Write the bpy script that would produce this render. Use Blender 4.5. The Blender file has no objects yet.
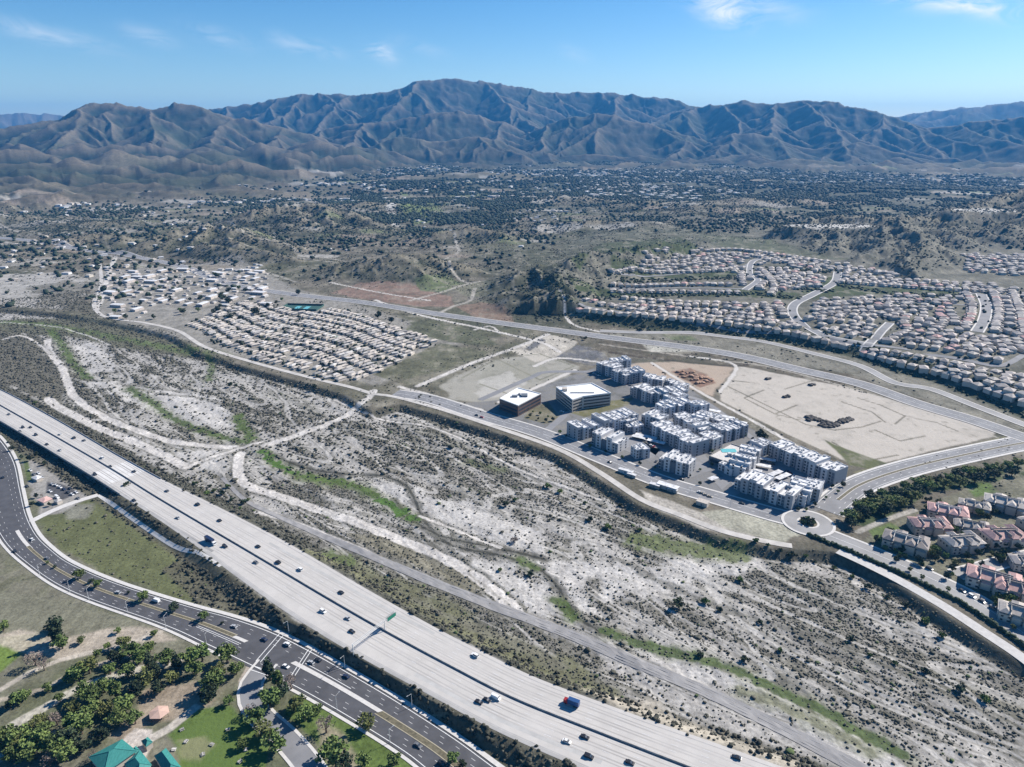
import bpy, math, random
import numpy as np
from mathutils import Vector, Matrix
random.seed(7); rng = np.random.default_rng(11)
R = math.radians
sc = bpy.context.scene; col = sc.collection
# ---------------------------------------------------------------- camera
F = 690.0; HOR = 128.0; H = 290.0
PIT = math.atan((383.5 - HOR) / F); CP, SP = math.cos(PIT), math.sin(PIT)
cd = bpy.data.cameras.new('camera'); cam = bpy.data.objects.new('camera', cd); col.objects.link(cam)
cam.location = (0, 0, H); cam.rotation_euler = (math.pi / 2 - PIT, 0, 0)
cd.sensor_width = 36; cd.lens = 36 * F / 1024; cd.clip_start = 1; cd.clip_end = 90000
sc.camera = cam
# ---------------------------------------------------------------- sky, sun, exposure
SUN_EL = R(37); SUN_AZ = math.atan2(.86, .50)
w = bpy.data.worlds.new('World'); sc.world = w; w.use_nodes = True
nt = w.node_tree; N = nt.nodes; L = nt.links
bg = N['Background']; sky = N.new('ShaderNodeTexSky'); sky.sky_type = 'NISHITA'; sky.sun_disc = False
sky.sun_elevation = SUN_EL; sky.sun_rotation = SUN_AZ; sky.altitude = 1800; sky.air_density = 1.0; sky.dust_density = 0.9; sky.ozone_density = 2.5
# thin cirrus wisps in the sky
tc = N.new('ShaderNodeTexCoord')
def wn(t, **k):
    n = N.new(t)
    for a, b in k.items(): setattr(n, a, b)
    return n
def wmath(op, a, b=None, c=None):
    n = N.new('ShaderNodeMath'); n.operation = op
    for i, v in enumerate((a, b, c)):
        if v is None: continue
        if isinstance(v, (int, float)): n.inputs[i].default_value = v
        else: L.new(v, n.inputs[i])
    return n.outputs[0]
def pixdir(x, y):
    u = (x - 512) / F; v = (383.5 - y) / F
    d = Vector((u, CP + v * SP, -SP + v * CP)); d.normalize(); return d
cl_sum = None
noi = wn('ShaderNodeTexNoise'); noi.inputs['Scale'].default_value = 16; noi.inputs['Detail'].default_value = 7; noi.inputs['Roughness'].default_value = .62; noi.inputs['Distortion'].default_value = 1.2
mp = wn('ShaderNodeMapping'); mp.inputs['Scale'].default_value = (1, 1, 2.6); L.new(tc.outputs['Generated'], mp.inputs[0]); L.new(mp.outputs[0], noi.inputs[0])
for (x, y, sx, sy, s) in [(722, 14, .032, .013, 1.0), (745, 2, .05, .012, .7), (965, 3, .045, .009, 1.0), (905, 2, .03, .008, .4), (380, 52, .018, .010, .55), (152, 38, .022, .009, .38), (30, 31, .05, .009, .28), (220, 37, .03, .010, .3), (293, 44, .025, .010, .32), (330, 51, .02, .008, .25), (420, 47, .03, .008, .2), (575, 54, .018, .008, .2), (80, 40, .04, .008, .15), (1010, 16, .03, .008, .3)]:
    d = pixdir(x, y)
    sub = wn('ShaderNodeVectorMath', operation='SUBTRACT'); L.new(tc.outputs['Generated'], sub.inputs[0]); sub.inputs[1].default_value = d
    sp = wn('ShaderNodeSeparateXYZ'); L.new(sub.outputs[0], sp.inputs[0])
    a = wmath('DIVIDE', sp.outputs[0], sx); b = wmath('DIVIDE', wmath('ADD', sp.outputs[2], wmath('MULTIPLY', sp.outputs[0], .25)), sy)
    g = wmath('EXPONENT', wmath('MULTIPLY', wmath('ADD', wmath('POWER', wmath('ABSOLUTE', a), 2.0), wmath('POWER', wmath('ABSOLUTE', b), 2.0)), -1.0))
    g = wmath('MULTIPLY', g, s); cl_sum = g if cl_sum is None else wmath('ADD', cl_sum, g)
nz = wmath('MULTIPLY', wmath('SUBTRACT', noi.outputs[0], .36), 3.6)
cl = wmath('MINIMUM', wmath('MAXIMUM', wmath('MULTIPLY', cl_sum, nz), 0.0), .95)
mixc = wn('ShaderNodeMixRGB'); L.new(cl, mixc.inputs[0]); mixc.inputs[2].default_value = (8.0, 8.3, 8.6, 1)
hsv = wn('ShaderNodeHueSaturation'); hsv.inputs['Saturation'].default_value = 1.36; L.new(sky.outputs[0], hsv.inputs['Color']); L.new(hsv.outputs[0], mixc.inputs[1])
L.new(mixc.outputs[0], bg.inputs[0]); bg.inputs[1].default_value = 0.08
sd = bpy.data.lights.new('sun', 'SUN'); so = bpy.data.objects.new('sun', sd); col.objects.link(so)
sd.energy = 5.0; sd.angle = R(.53); sd.color = (1, .935, .85)
sv = Vector((math.sin(SUN_AZ) * math.cos(SUN_EL), math.cos(SUN_AZ) * math.cos(SUN_EL), math.sin(SUN_EL)))
so.rotation_euler = sv.to_track_quat('Z', 'Y').to_euler(); so.location = (0, 0, 600)
vs = sc.view_settings; vs.view_transform = 'Standard'; vs.look = 'None'; vs.exposure = 0.72; vs.gamma = 1; vs.use_curve_mapping = False
cy = sc.cycles; cy.max_bounces = 4; cy.diffuse_bounces = 2; cy.glossy_bounces = 2; cy.volume_bounces = 0; cy.transparent_max_bounces = 6
cy.volume_step_rate = 5
try: cy.use_denoising = True
except Exception: pass

# ---------------------------------------------------------------- materials
def mat(name, c, rough=.85, var=.12, scale=.5, c2=None, objvar=0.0, spec=.3, detail=4, metal=0, uvstreak=None, stretch=(1, 1, 1), coord='Object', lo=.35, hi=.65):
    m = bpy.data.materials.new(name); m.use_nodes = True; n = m.node_tree.nodes; l = m.node_tree.links
    b = n['Principled BSDF']; b.inputs['Roughness'].default_value = rough; b.inputs['Metallic'].default_value = metal
    b.inputs['Specular IOR Level'].default_value = spec
    t = n.new('ShaderNodeTexCoord'); mpn = n.new('ShaderNodeMapping'); mpn.inputs['Scale'].default_value = stretch
    l.new(t.outputs[coord], mpn.inputs[0])
    no = n.new('ShaderNodeTexNoise'); no.inputs['Scale'].default_value = scale; no.inputs['Detail'].default_value = detail; no.inputs['Roughness'].default_value = .6
    l.new(mpn.outputs[0], no.inputs[0])
    rp = n.new('ShaderNodeValToRGB'); rp.color_ramp.elements[0].position = lo; rp.color_ramp.elements[1].position = hi
    a = c2 or tuple(x * (1 - var) for x in c); bb = c if c2 else tuple(min(1, x * (1 + var)) for x in c)
    rp.color_ramp.elements[0].color = (*a, 1); rp.color_ramp.elements[1].color = (*bb, 1)
    l.new(no.outputs[0], rp.inputs[0]); out = rp.outputs[0]
    if objvar:
        oi = n.new('ShaderNodeObjectInfo'); hs = n.new('ShaderNodeHueSaturation')
        mr = n.new('ShaderNodeMapRange'); mr.inputs[3].default_value = 1 - objvar; mr.inputs[4].default_value = 1 + objvar
        l.new(oi.outputs['Random'], mr.inputs[0]); l.new(mr.outputs[0], hs.inputs['Value'])
        mr2 = n.new('ShaderNodeMapRange'); mr2.inputs[3].default_value = .5 - objvar * .04; mr2.inputs[4].default_value = .5 + objvar * .04
        mu = n.new('ShaderNodeMath'); mu.operation = 'MULTIPLY'; mu.inputs[1].default_value = 17.3; fr = n.new('ShaderNodeMath'); fr.operation = 'FRACT'
        l.new(oi.outputs['Random'], mu.inputs[0]); l.new(mu.outputs[0], fr.inputs[0]); l.new(fr.outputs[0], mr2.inputs[0]); l.new(mr2.outputs[0], hs.inputs['Hue'])
        l.new(out, hs.inputs['Color']); out = hs.outputs[0]
    l.new(out, b.inputs['Base Color'])
    return m
M = {}
M['concrete'] = mat('concrete', (.47, .455, .435), var=.10, scale=.35, stretch=(1, 1, 1))
M['barrier'] = mat('barrier_concrete', (.30, .29, .28), var=.25, scale=.4)
M['asphalt'] = mat('asphalt', (.080, .080, .086), var=.18, scale=.12, detail=6)
M['asphalt_grey'] = mat('asphalt_grey', (.21, .21, .215), var=.14, scale=.06, detail=7)
M['asphalt_old'] = mat('asphalt_old', (.28, .275, .27), var=.14, scale=.05, detail=7)
M['gravel'] = mat('gravel', (.24, .232, .225), var=.16, scale=.12, detail=7)
M['dirt'] = mat('dirt', (.46, .435, .40), var=.16, scale=.12, detail=7)
M['sidewalk'] = mat('sidewalk', (.55, .53, .50), var=.08, scale=.5)
M['paint'] = mat('white_paint', (.74, .74, .72), var=.1, scale=1.)
M['paint_faint'] = mat('worn_white_paint', (.62, .615, .60), var=.12, scale=1.)
M['yellow'] = mat('yellow_paint', (.40, .36, .26), var=.1, scale=1.)
M['joint'] = mat('rubber_marks', (.36, .35, .338), var=.12, scale=.2)
M['median'] = mat('median_soil', (.13, .115, .075), var=.3, scale=.6)
M['wall_cream'] = mat('wall_cream', (.50, .45, .39), var=.05, objvar=.14)
M['roof_tan'] = mat('roof_tan', (.415, .37, .335), var=.14, scale=.5, objvar=.32)
M['roof_pink'] = mat('roof_pink', (.52, .335, .30), var=.14, scale=.6, objvar=.1)
M['roof_sand'] = mat('roof_sand', (.46, .415, .365), var=.14, scale=.6, objvar=.1)
M['roof_light'] = mat('roof_light', (.40, .38, .355), var=.12, scale=.5, objvar=.45)
M['roof_white'] = mat('roof_white', (.66, .66, .66), c2=(.42, .425, .43), scale=.28, objvar=.08, lo=.36, hi=.56)
M['roof_clean'] = mat('roof_membrane', (.72, .72, .71), var=.08, scale=.2)
M['apt_wall'] = mat('apartment_wall', (.53, .53, .54), var=.05, objvar=.10)
M['apt_accent'] = mat('apartment_accent', (.12, .14, .17), var=.1)
M['glass'] = mat('window_glass', (.035, .045, .06), rough=.15, var=.2, spec=.6)
M['brick'] = mat('brick_red', (.11, .07, .058), var=.15, scale=1.2)
M['metal'] = mat('grey_metal', (.42, .43, .44), rough=.5, var=.1, metal=.3)
M['pole'] = mat('pale_pole', (.62, .62, .60), rough=.5, var=.05)
M['sign_green'] = mat('sign_green', (.012, .17, .11), rough=.5, var=.05)
M['teal'] = mat('teal_roof', (.045, .22, .20), c2=(.03, .16, .145), rough=.6, scale=1.6, stretch=(1, .15, 1), spec=.2)
M['terracotta'] = mat('gazebo_roof', (.52, .36, .29), var=.06)
M['pool'] = mat('pool_water', (.16, .46, .47), rough=.1, var=.08)
M['court'] = mat('court_green', (.035, .09, .08), var=.08)
M['bark'] = mat('bark', (.12, .09, .07), var=.2)
M['leaf'] = mat('leaf', (.115, .16, .046), var=.35, scale=.6, objvar=.25, detail=2, lo=.3, hi=.7)
M['leaf_dark'] = mat('leaf_dark', (.034, .052, .026), var=.4, scale=.4, objvar=.25)
M['leaf_yellow'] = mat('leaf_yellow', (.14, .155, .05), var=.35, scale=.6, objvar=.15)
M['twig'] = mat('bare_twigs', (.20, .16, .135), var=.25, scale=.6, objvar=.12)
M['valley_tree'] = mat('valley_foliage', (.022, .034, .022), c2=(.036, .047, .028), scale=.02, objvar=.2)
M['bush'] = mat('bush', (.15, .14, .105), c2=(.040, .042, .030), scale=.35, detail=3, lo=.38, hi=.66)
M['bush_green'] = mat('bush_green', (.09, .125, .045), c2=(.05, .07, .028), scale=.1)
M['hedge'] = mat('hedge', (.035, .05, .024), var=.3, scale=.5)
M['tyre'] = mat('tyre', (.02, .02, .02), var=.1)
for k, c in dict(white=(.75, .75, .74), black=(.02, .02, .023), grey=(.16, .165, .17), silver=(.42, .43, .44), blue=(.03, .08, .20), red=(.30, .03, .03), navy=(.02, .03, .07), tan=(.38, .33, .25)).items():
    M['car_' + k] = mat('car_' + k, c, rough=.3, var=.02, spec=.5)
M['rust'] = mat('rusty_soil', (.30, .19, .13), var=.3, scale=.3)
M['stock'] = mat('stockpile', (.06, .055, .05), var=.3, scale=.4)

# ---------------------------------------------------------------- mesh helpers
def obj(name, V, Fc, m, parent=None, loc=None, rz=0, smooth=False):
    me = bpy.data.meshes.new(name)
    V = np.asarray(V, np.float32)
    if isinstance(Fc, np.ndarray) and Fc.ndim == 2:
        n, k = Fc.shape
        me.vertices.add(len(V)); me.vertices.foreach_set('co', V.ravel())
        me.loops.add(n * k); me.loops.foreach_set('vertex_index', Fc.astype(np.int32).ravel())
        me.polygons.add(n); me.polygons.foreach_set('loop_start', np.arange(0, n * k, k, dtype=np.int32)); me.polygons.foreach_set('loop_total', np.full(n, k, np.int32))
        me.update(calc_edges=True)
    else:
        me.from_pydata([tuple(map(float, v)) for v in V], [], [tuple(f) for f in Fc]); me.update()
    me.materials.append(m)
    if smooth: me.polygons.foreach_set('use_smooth', np.ones(len(me.polygons), bool))
    o = bpy.data.objects.new(name, me); col.objects.link(o)
    if parent is not None: o.parent = parent
    if loc is not None: o.location = loc
    if rz: o.rotation_euler = (0, 0, rz)
    return o
def tag(o, label=None, cat=None, group=None, kind=None):
    if label: o['label'] = label
    if cat: o['category'] = cat
    if group: o['group'] = group
    if kind: o['kind'] = kind
    return o
def empty(name, loc, rz=0):
    o = bpy.data.objects.new(name, None); col.objects.link(o); o.location = loc; o.rotation_euler = (0, 0, rz); return o
class MB:
    def __init__(s): s.v = []; s.f = []
    def box(s, x0, x1, y0, y1, z0, z1):
        i = len(s.v)
        s.v += [(x0, y0, z0), (x1, y0, z0), (x1, y1, z0), (x0, y1, z0), (x0, y0, z1), (x1, y0, z1), (x1, y1, z1), (x0, y1, z1)]
        s.f += [(i, i + 3, i + 2, i + 1), (i + 4, i + 5, i + 6, i + 7), (i, i + 1, i + 5, i + 4), (i + 1, i + 2, i + 6, i + 5), (i + 2, i + 3, i + 7, i + 6), (i + 3, i, i + 4, i + 7)]; return s
    def prism(s, poly, z0, z1, bottom=False):
        i = len(s.v); n = len(poly)
        z0s = z0 if hasattr(z0, '__len__') else [z0] * n
        s.v += [(p[0], p[1], z0s[k]) for k, p in enumerate(poly)] + [(p[0], p[1], z1) for p in poly]
        for k in range(n): s.f.append((i + k, i + (k + 1) % n, i + n + (k + 1) % n, i + n + k))
        s.f.append(tuple(i + n + k for k in range(n)))
        if bottom: s.f.append(tuple(i + n - 1 - k for k in range(n)))
        return s
    def hip(s, x0, x1, y0, y1, z, h, inset=None):
        i = len(s.v); w_ = x1 - x0; d = y1 - y0
        if w_ >= d: a = d / 2 if inset is None else inset; r = [(x0 + a, (y0 + y1) / 2, z + h), (x1 - a, (y0 + y1) / 2, z + h)]
        else: a = w_ / 2 if inset is None else inset; r = [((x0 + x1) / 2, y0 + a, z + h), ((x0 + x1) / 2, y1 - a, z + h)]
        s.v += [(x0, y0, z), (x1, y0, z), (x1, y1, z), (x0, y1, z)] + r
        if w_ >= d: s.f += [(i, i + 1, i + 5, i + 4), (i + 1, i + 2, i + 5), (i + 2, i + 3, i + 4, i + 5), (i + 3, i, i + 4)]
        else: s.f += [(i, i + 1, i + 4), (i + 1, i + 2, i + 5, i + 4), (i + 2, i + 3, i + 5), (i + 3, i, i + 4, i + 5)]
        s.f.append((i + 3, i + 2, i + 1, i)); return s
    def tube(s, a, b, r0, r1, n=6):
        a = Vector(a); b = Vector(b); q = (b - a).to_track_quat('Z', 'Y'); i = len(s.v)
        for p, r in ((a, r0), (b, r1)):
            for k in range(n):
                t = 2 * math.pi * k / n; s.v.append(tuple(p + q @ Vector((r * math.cos(t), r * math.sin(t), 0))))
        for k in range(n): s.f.append((i + k, i + (k + 1) % n, i + n + (k + 1) % n, i + n + k))
        s.f.append(tuple(i + n + k for k in range(n))); s.f.append(tuple(i + n - 1 - k for k in range(n))); return s
    def build(s, name, m, parent=None, loc=None, rz=0): return obj(name, s.v, s.f, m, parent, loc, rz)

# ---------------------------------------------------------------- noise
def pn(x, y, seed=0):
    xi = np.floor(x).astype(np.int64); yi = np.floor(y).astype(np.int64); xf = x - xi; yf = y - yi
    def g(ix, iy, dx, dy):
        h = (ix * 374761393 + iy * 668265263 + seed * 974634777) & 0xffffffff
        h = ((h ^ (h >> 13)) * 1274126177) & 0xffffffff; h = (h ^ (h >> 16)) & 0xffff
        a = h * (2 * math.pi / 65536); return np.cos(a) * dx + np.sin(a) * dy
    u = xf * xf * xf * (xf * (xf * 6 - 15) + 10); v = yf * yf * yf * (yf * (yf * 6 - 15) + 10)
    a = g(xi, yi, xf, yf); b = g(xi + 1, yi, xf - 1, yf); c = g(xi, yi + 1, xf, yf - 1); d = g(xi + 1, yi + 1, xf - 1, yf - 1)
    return (a + u * (b - a) + v * (c + u * (d - c) - (a + u * (b - a)))) * 1.5
def fbm(x, y, sc_, oct=4, seed=0, gain=.5):
    s = 0; a = 1; t = 0; f = 1 / sc_
    for k in range(oct): s = s + a * pn(x * f + 17 * k, y * f - 9 * k, seed + k); t += a; a *= gain; f *= 2.03
    return s / t
def ridge(x, y, oct=5, seed=0, gain=.5):      # 0 valley floor .. 1 crest; x,y already scaled
    s = 0; a = 1; t = 0; wgt = 1
    for k in range(oct):
        n = 1 - np.abs(pn(x + 31 * k, y + 7 * k, seed + k)) * 1.6; n = np.clip(n, 0, 1) ** 1.6 * wgt
        wgt = np.clip(n * 1.8, 0, 1); s = s + a * n; t += a; a *= gain; x = x * 2.07; y = y * 2.07
    return s / t
def sstep(a, b, x):
    t = np.clip((x - a) / (b - a), 0, 1); return t * t * (3 - 2 * t)

# ---------------------------------------------------------------- pixel of the reference -> point on the real ground
def W(x, y, z=0.0):
    u = (x - 512) / F; v = (383.5 - y) / F
    dy = CP + v * SP; dz = -SP + v * CP
    if dz > -1e-4: dz = -1e-4
    t = (z - H) / dz
    return (u * t, dy * t)
def Wl(pts, z=0.0): return [W(p[0], p[1], z) for p in pts]
def smooth_line(P, step):
    P = [np.array(p, float) for p in P]; out = []
    Q = [2 * P[0] - P[1]] + P + [2 * P[-1] - P[-2]]
    for i in range(1, len(Q) - 2):
        a, b, c, d = Q[i - 1], Q[i], Q[i + 1], Q[i + 2]; n = max(1, int(np.linalg.norm(c - b) / step))
        for k in range(n):
            t = k / n; out.append(.5 * (2 * b + (c - a) * t + (2 * a - 5 * b + 4 * c - d) * t * t + (3 * b - a - 3 * c + d) * t ** 3))
    out.append(P[-1]); return np.array(out)
def poly_sd(X, Y, P):                          # signed distance, inside positive
    P = np.array(P, float); d = np.full(X.shape, 1e18); ins = np.zeros(X.shape, bool); n = len(P)
    for i in range(n):
        x0, y0 = P[i]; x1, y1 = P[(i + 1) % n]; ex, ey = x1 - x0, y1 - y0; l2 = ex * ex + ey * ey + 1e-9
        t = np.clip(((X - x0) * ex + (Y - y0) * ey) / l2, 0, 1); dd = (X - x0 - t * ex) ** 2 + (Y - y0 - t * ey) ** 2; np.minimum(d, dd, out=d)
        if y0 != y1: ins ^= ((y0 > Y) != (y1 > Y)) & (X < (x1 - x0) * (Y - y0) / (y1 - y0) + x0)
    d = np.sqrt(d); return np.where(ins, d, -d)
def line_d(X, Y, P):
    P = np.array(P, float); d = np.full(X.shape, 1e18)
    for i in range(len(P) - 1):
        x0, y0 = P[i]; x1, y1 = P[i + 1]; ex, ey = x1 - x0, y1 - y0; l2 = ex * ex + ey * ey + 1e-9
        t = np.clip(((X - x0) * ex + (Y - y0) * ey) / l2, 0, 1); np.minimum(d, (X - x0 - t * ex) ** 2 + (Y - y0 - t * ey) ** 2, out=d)
    return np.sqrt(d)
# ================================================================ TERRAIN
ry = np.arange(800, 166, -.72)
rr = np.array([math.hypot(*W(512, y)) for y in ry])
rr = np.concatenate([[2, 20, 45, 75, 110, 145, 175, 200, 215, 226], rr[rr > 232]])
r_ = [rr[-1]]
while r_[-1] < 12500: r_.append(r_[-1] + 21)
while r_[-1] < 19500: r_.append(r_[-1] + max(80, (r_[-1] - 12500) * .06))
rr = np.concatenate([rr, r_[1:]]); NR = len(rr)
az = np.concatenate([np.linspace(-86, -44, 50)[:-1], np.linspace(-44, 44, 1640), np.linspace(44, 86, 50)[1:]]) * math.pi / 180; NA = len(az)
RR, AZ = np.meshgrid(rr, az, indexing='ij'); X = RR * np.sin(AZ); Y = RR * np.cos(AZ); Z = np.zeros_like(X)
FLOW = (0.75, -0.66)
def flow(Xx, Yy): return Xx * FLOW[0] + Yy * FLOW[1], -Xx * FLOW[1] + Yy * FLOW[0]
def sub(P, pad):
    P = np.array(P); return (X > P[:, 0].min() - pad) & (X < P[:, 0].max() + pad) & (Y > P[:, 1].min() - pad) & (Y < P[:, 1].max() + pad)
# --- reference polylines (image coordinates of the survey photo, converted to ground coordinates)
FW_UP = [(-80, 351), (-30, 375), (0, 389), (62, 422), (110, 451), (157, 477), (252, 523), (318, 560), (370, 591), (429, 625), (480, 649), (534, 679), (599, 699), (642, 719), (723, 746), (790, 768), (880, 800)]
FW_LO = [(-80, 376), (-30, 404), (0, 421), (50, 451), (97, 480), (160, 520), (200, 547), (240, 581), (294, 620), (353, 652), (429, 695), (515, 738), (547, 752), (588, 770), (680, 815)]
FW_MID = [(-80, 362), (-30, 389), (0, 405), (100, 462), (160, 499), (255, 555), (324, 596), (385, 631), (450, 666), (515, 699), (600, 733), (688, 767), (780, 802)]
FZ = 5.0
AR_R = [(-40, 395), (-14, 425), (3, 442), (15, 462), (21, 490), (27, 515), (37, 535), (52, 550), (72, 564), (119, 584), (189, 606), (240, 620), (291, 640), (375, 687), (448, 733), (490, 763), (540, 800)]
AR_L = [(-90, 410), (-50, 440), (-28, 465), (-16, 495), (-9, 520), (0, 537), (10, 550), (26, 564), (54, 584), (89, 600), (162, 626), (205, 646), (251, 668), (297, 690), (356, 724), (402, 753), (430, 775), (480, 812)]
LEVEE = [(-500, 300), (-60, 306), (0, 309), (60, 314), (96, 320), (140, 328), (172, 336), (200, 353), (250, 369), (310, 385), (345, 396), (372, 412), (400, 405), (440, 416), (500, 435), (560, 456), (600, 481), (640, 507), (680, 522), (720, 538), (770, 549), (830, 552), (860, 562), (905, 590), (960, 626), (1024, 666), (1200, 775)]
TRACT = [(548, 300), (566, 316), (640, 329), (700, 333), (750, 337), (790, 343), (860, 357), (900, 372), (930, 379), (975, 396), (1024, 416), (1200, 480)]
LV = Wl(LEVEE, 4.0)
PLAT = LV + [W(1500, 400, 4), (30000, 40000), (-40000, 40000), W(-900, 200, 4)]
sdP = poly_sd(X[:1100], Y[:1100], PLAT) if NR > 1100 else poly_sd(X, Y, PLAT)
sdP = np.vstack([sdP, np.full((NR - sdP.shape[0], NA), 500.)]) if sdP.shape[0] < NR else sdP
Z += 5.0 * sstep(-9, 1.5, sdP)
wash = sstep(2, -10, sdP)
# wash relief: braided bars and hollows
fa, fb = flow(X, Y)
near = RR < 1900
bar = np.zeros_like(X); bar[near] = fbm(fa[near] / 3.2, fb[near], 26, 5, 5)
# freeway embankment
mu = smooth_line(Wl(FW_UP, FZ), 20); ml = smooth_line(Wl(FW_LO, FZ), 20)
FWP = [tuple(p) for p in mu] + [tuple(p) for p in ml[::-1]]
s_ = sub(FWP, 60); sdF = np.full_like(X, -999.); sdF[s_] = poly_sd(X[s_], Y[s_], FWP)
bx, by = W(128, 487, FZ); along = (X - bx) * .8 - (Y - by) * .6
emb = sstep(-13, -1, sdF) * sstep(-14, 14, along)
ARP = [tuple(p) for p in smooth_line(Wl(AR_R, 0), 8)] + [tuple(p) for p in smooth_line(Wl(AR_L, 0), 8)[::-1]]
sdA = np.full_like(X, -999.); s_ = RR < 1000; sdA[s_] = poly_sd(X[s_], Y[s_], ARP); emb = emb * sstep(3.2, 7.5, -sdA)
flatF = sstep(-30, -6, sdF)
# tract slope
TP = Wl(TRACT, 5) + [(9000, 1500), (9000, 3600), (1500, 3700), (600, 2600), W(560, 240, 8)]
s_ = (RR > 500) & (RR < 6000) & (X > -200)
sdT = np.full_like(X, -9999.); sdT[s_] = poly_sd(X[s_], Y[s_], TP); dTr = np.full_like(X, 999.); dTr[s_] = line_d(X[s_], Y[s_], Wl(TRACT, 5))
Z += 11 * sstep(-2, 30, np.minimum(sdT, np.where(dTr < 60, sdT, sdT * .25))) + np.clip(sdT - 30, 0, 1500) * .014 * sstep(4500, 2600, RR)
# low rolling relief of the valley
vm = sstep(1400, 2600, RR)
Z += vm * (fbm(X, Y, 900, 4, 21) * 26 + 8 * sstep(2000, 6000, RR))
# hills: (x, y of crest in the image, distance, half width, half depth, height, rotation)
hillmask = np.zeros_like(X)
def hill(px, r0, wx, wy, h, seed=3, rot=0, amp=.5, sc_=None):
    global Z
    a0 = math.atan2((px - 512) / F, CP); cx, cyy = r0 * math.sin(a0), r0 * math.cos(a0)
    s = (np.abs(X - cx) < 2.2 * max(wx, wy)) & (np.abs(Y - cyy) < 2.2 * max(wx, wy))
    dx, dy = X[s] - cx, Y[s] - cyy; c, q = math.cos(rot), math.sin(rot); u = (dx * c + dy * q) / wx; v = (-dx * q + dy * c) / wy
    u = u + .35 * fbm(X[s], Y[s], wx * 1.2, 3, seed + 50); v = v + .35 * fbm(X[s], Y[s], wx * 1.2, 3, seed + 60)
    e = np.clip(1 - np.sqrt(u * u + v * v) / 1.5, 0, 1); k = sc_ or max(wx, wy) * .75
    rg = ridge(X[s] / k, Y[s] / k, 5, seed, .42)
    e2 = e ** 1.1 * (1 - amp + amp * rg * 1.25)
    Z[s] = Z[s] + h * e2; hillmask[s] = np.maximum(hillmask[s], sstep(.02, .2, e))
for q_ in [(60, 2600, 300, 140, 24, 11), (0, 2900, 300, 150, 40, 12), (680, 2600, 220, 120, 30, 17), (740, 2900, 300, 120, 30, 25), (640, 2700, 200, 90, 30, 26), (560, 2900, 200, 90, 34, 27), (480, 4300, 400, 160, 45, 28), (380, 2700, 260, 120, 30, 29), (450, 1950, 160, 90, 22, 39), (330, 2150, 200, 100, 26, 40), (580, 2100, 200, 110, 30, 42)]: hill(*q_[:5], seed=q_[5])
def slope_of(px, py):
    u = (px - 512) / F; v = (383.5 - py) / F; return (-SP + v * CP) / math.hypot(u, CP + v * SP), math.atan2(u, CP + v * SP)
mount = np.zeros_like(X)
nr_ = (RR <= 3200); Xw = X + (RR > 1000) * (fbm(X, Y, 320, 3, 301) * 62 + nr_ * fbm(X, Y, 70, 3, 303) * 9); Yw = Y + (RR > 1000) * (fbm(X, Y, 320, 3, 302) * 62 + nr_ * fbm(X, Y, 70, 3, 304) * 9)
HM = np.full_like(X, -1e9)
def seg(p, q, m_, floor):
    """one piece of ridge: the ground falls away from it on both sides"""
    top = max(p[2], q[2]); rad = (top - floor) / m_ + 80
    if rad < 30: return
    rp, rq = math.hypot(p[0], p[1]), math.hypot(q[0], q[1]); r0, r1 = min(rp, rq) - rad, max(rp, rq) + rad; ap, aq = math.atan2(p[0], p[1]), math.atan2(q[0], q[1]); da = rad / max(min(rp, rq), 500)
    i0, i1 = np.searchsorted(rr, r0), np.searchsorted(rr, r1); j0, j1 = np.searchsorted(az, min(ap, aq) - da), np.searchsorted(az, max(ap, aq) + da)
    if i1 <= i0 or j1 <= j0: return
    x = Xw[i0:i1, j0:j1]; y = Yw[i0:i1, j0:j1]; ex, ey = q[0] - p[0], q[1] - p[1]; l2 = ex * ex + ey * ey + 1e-6
    t = np.clip(((x - p[0]) * ex + (y - p[1]) * ey) / l2, 0, 1); d = np.hypot(x - p[0] - t * ex, y - p[1] - t * ey)
    h = p[2] + (q[2] - p[2]) * t - m_ * d * (1 - .22 * np.clip(d / (rad + 1), 0, 1)); v = HM[i0:i1, j0:j1]; np.maximum(v, h, out=v)
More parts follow.
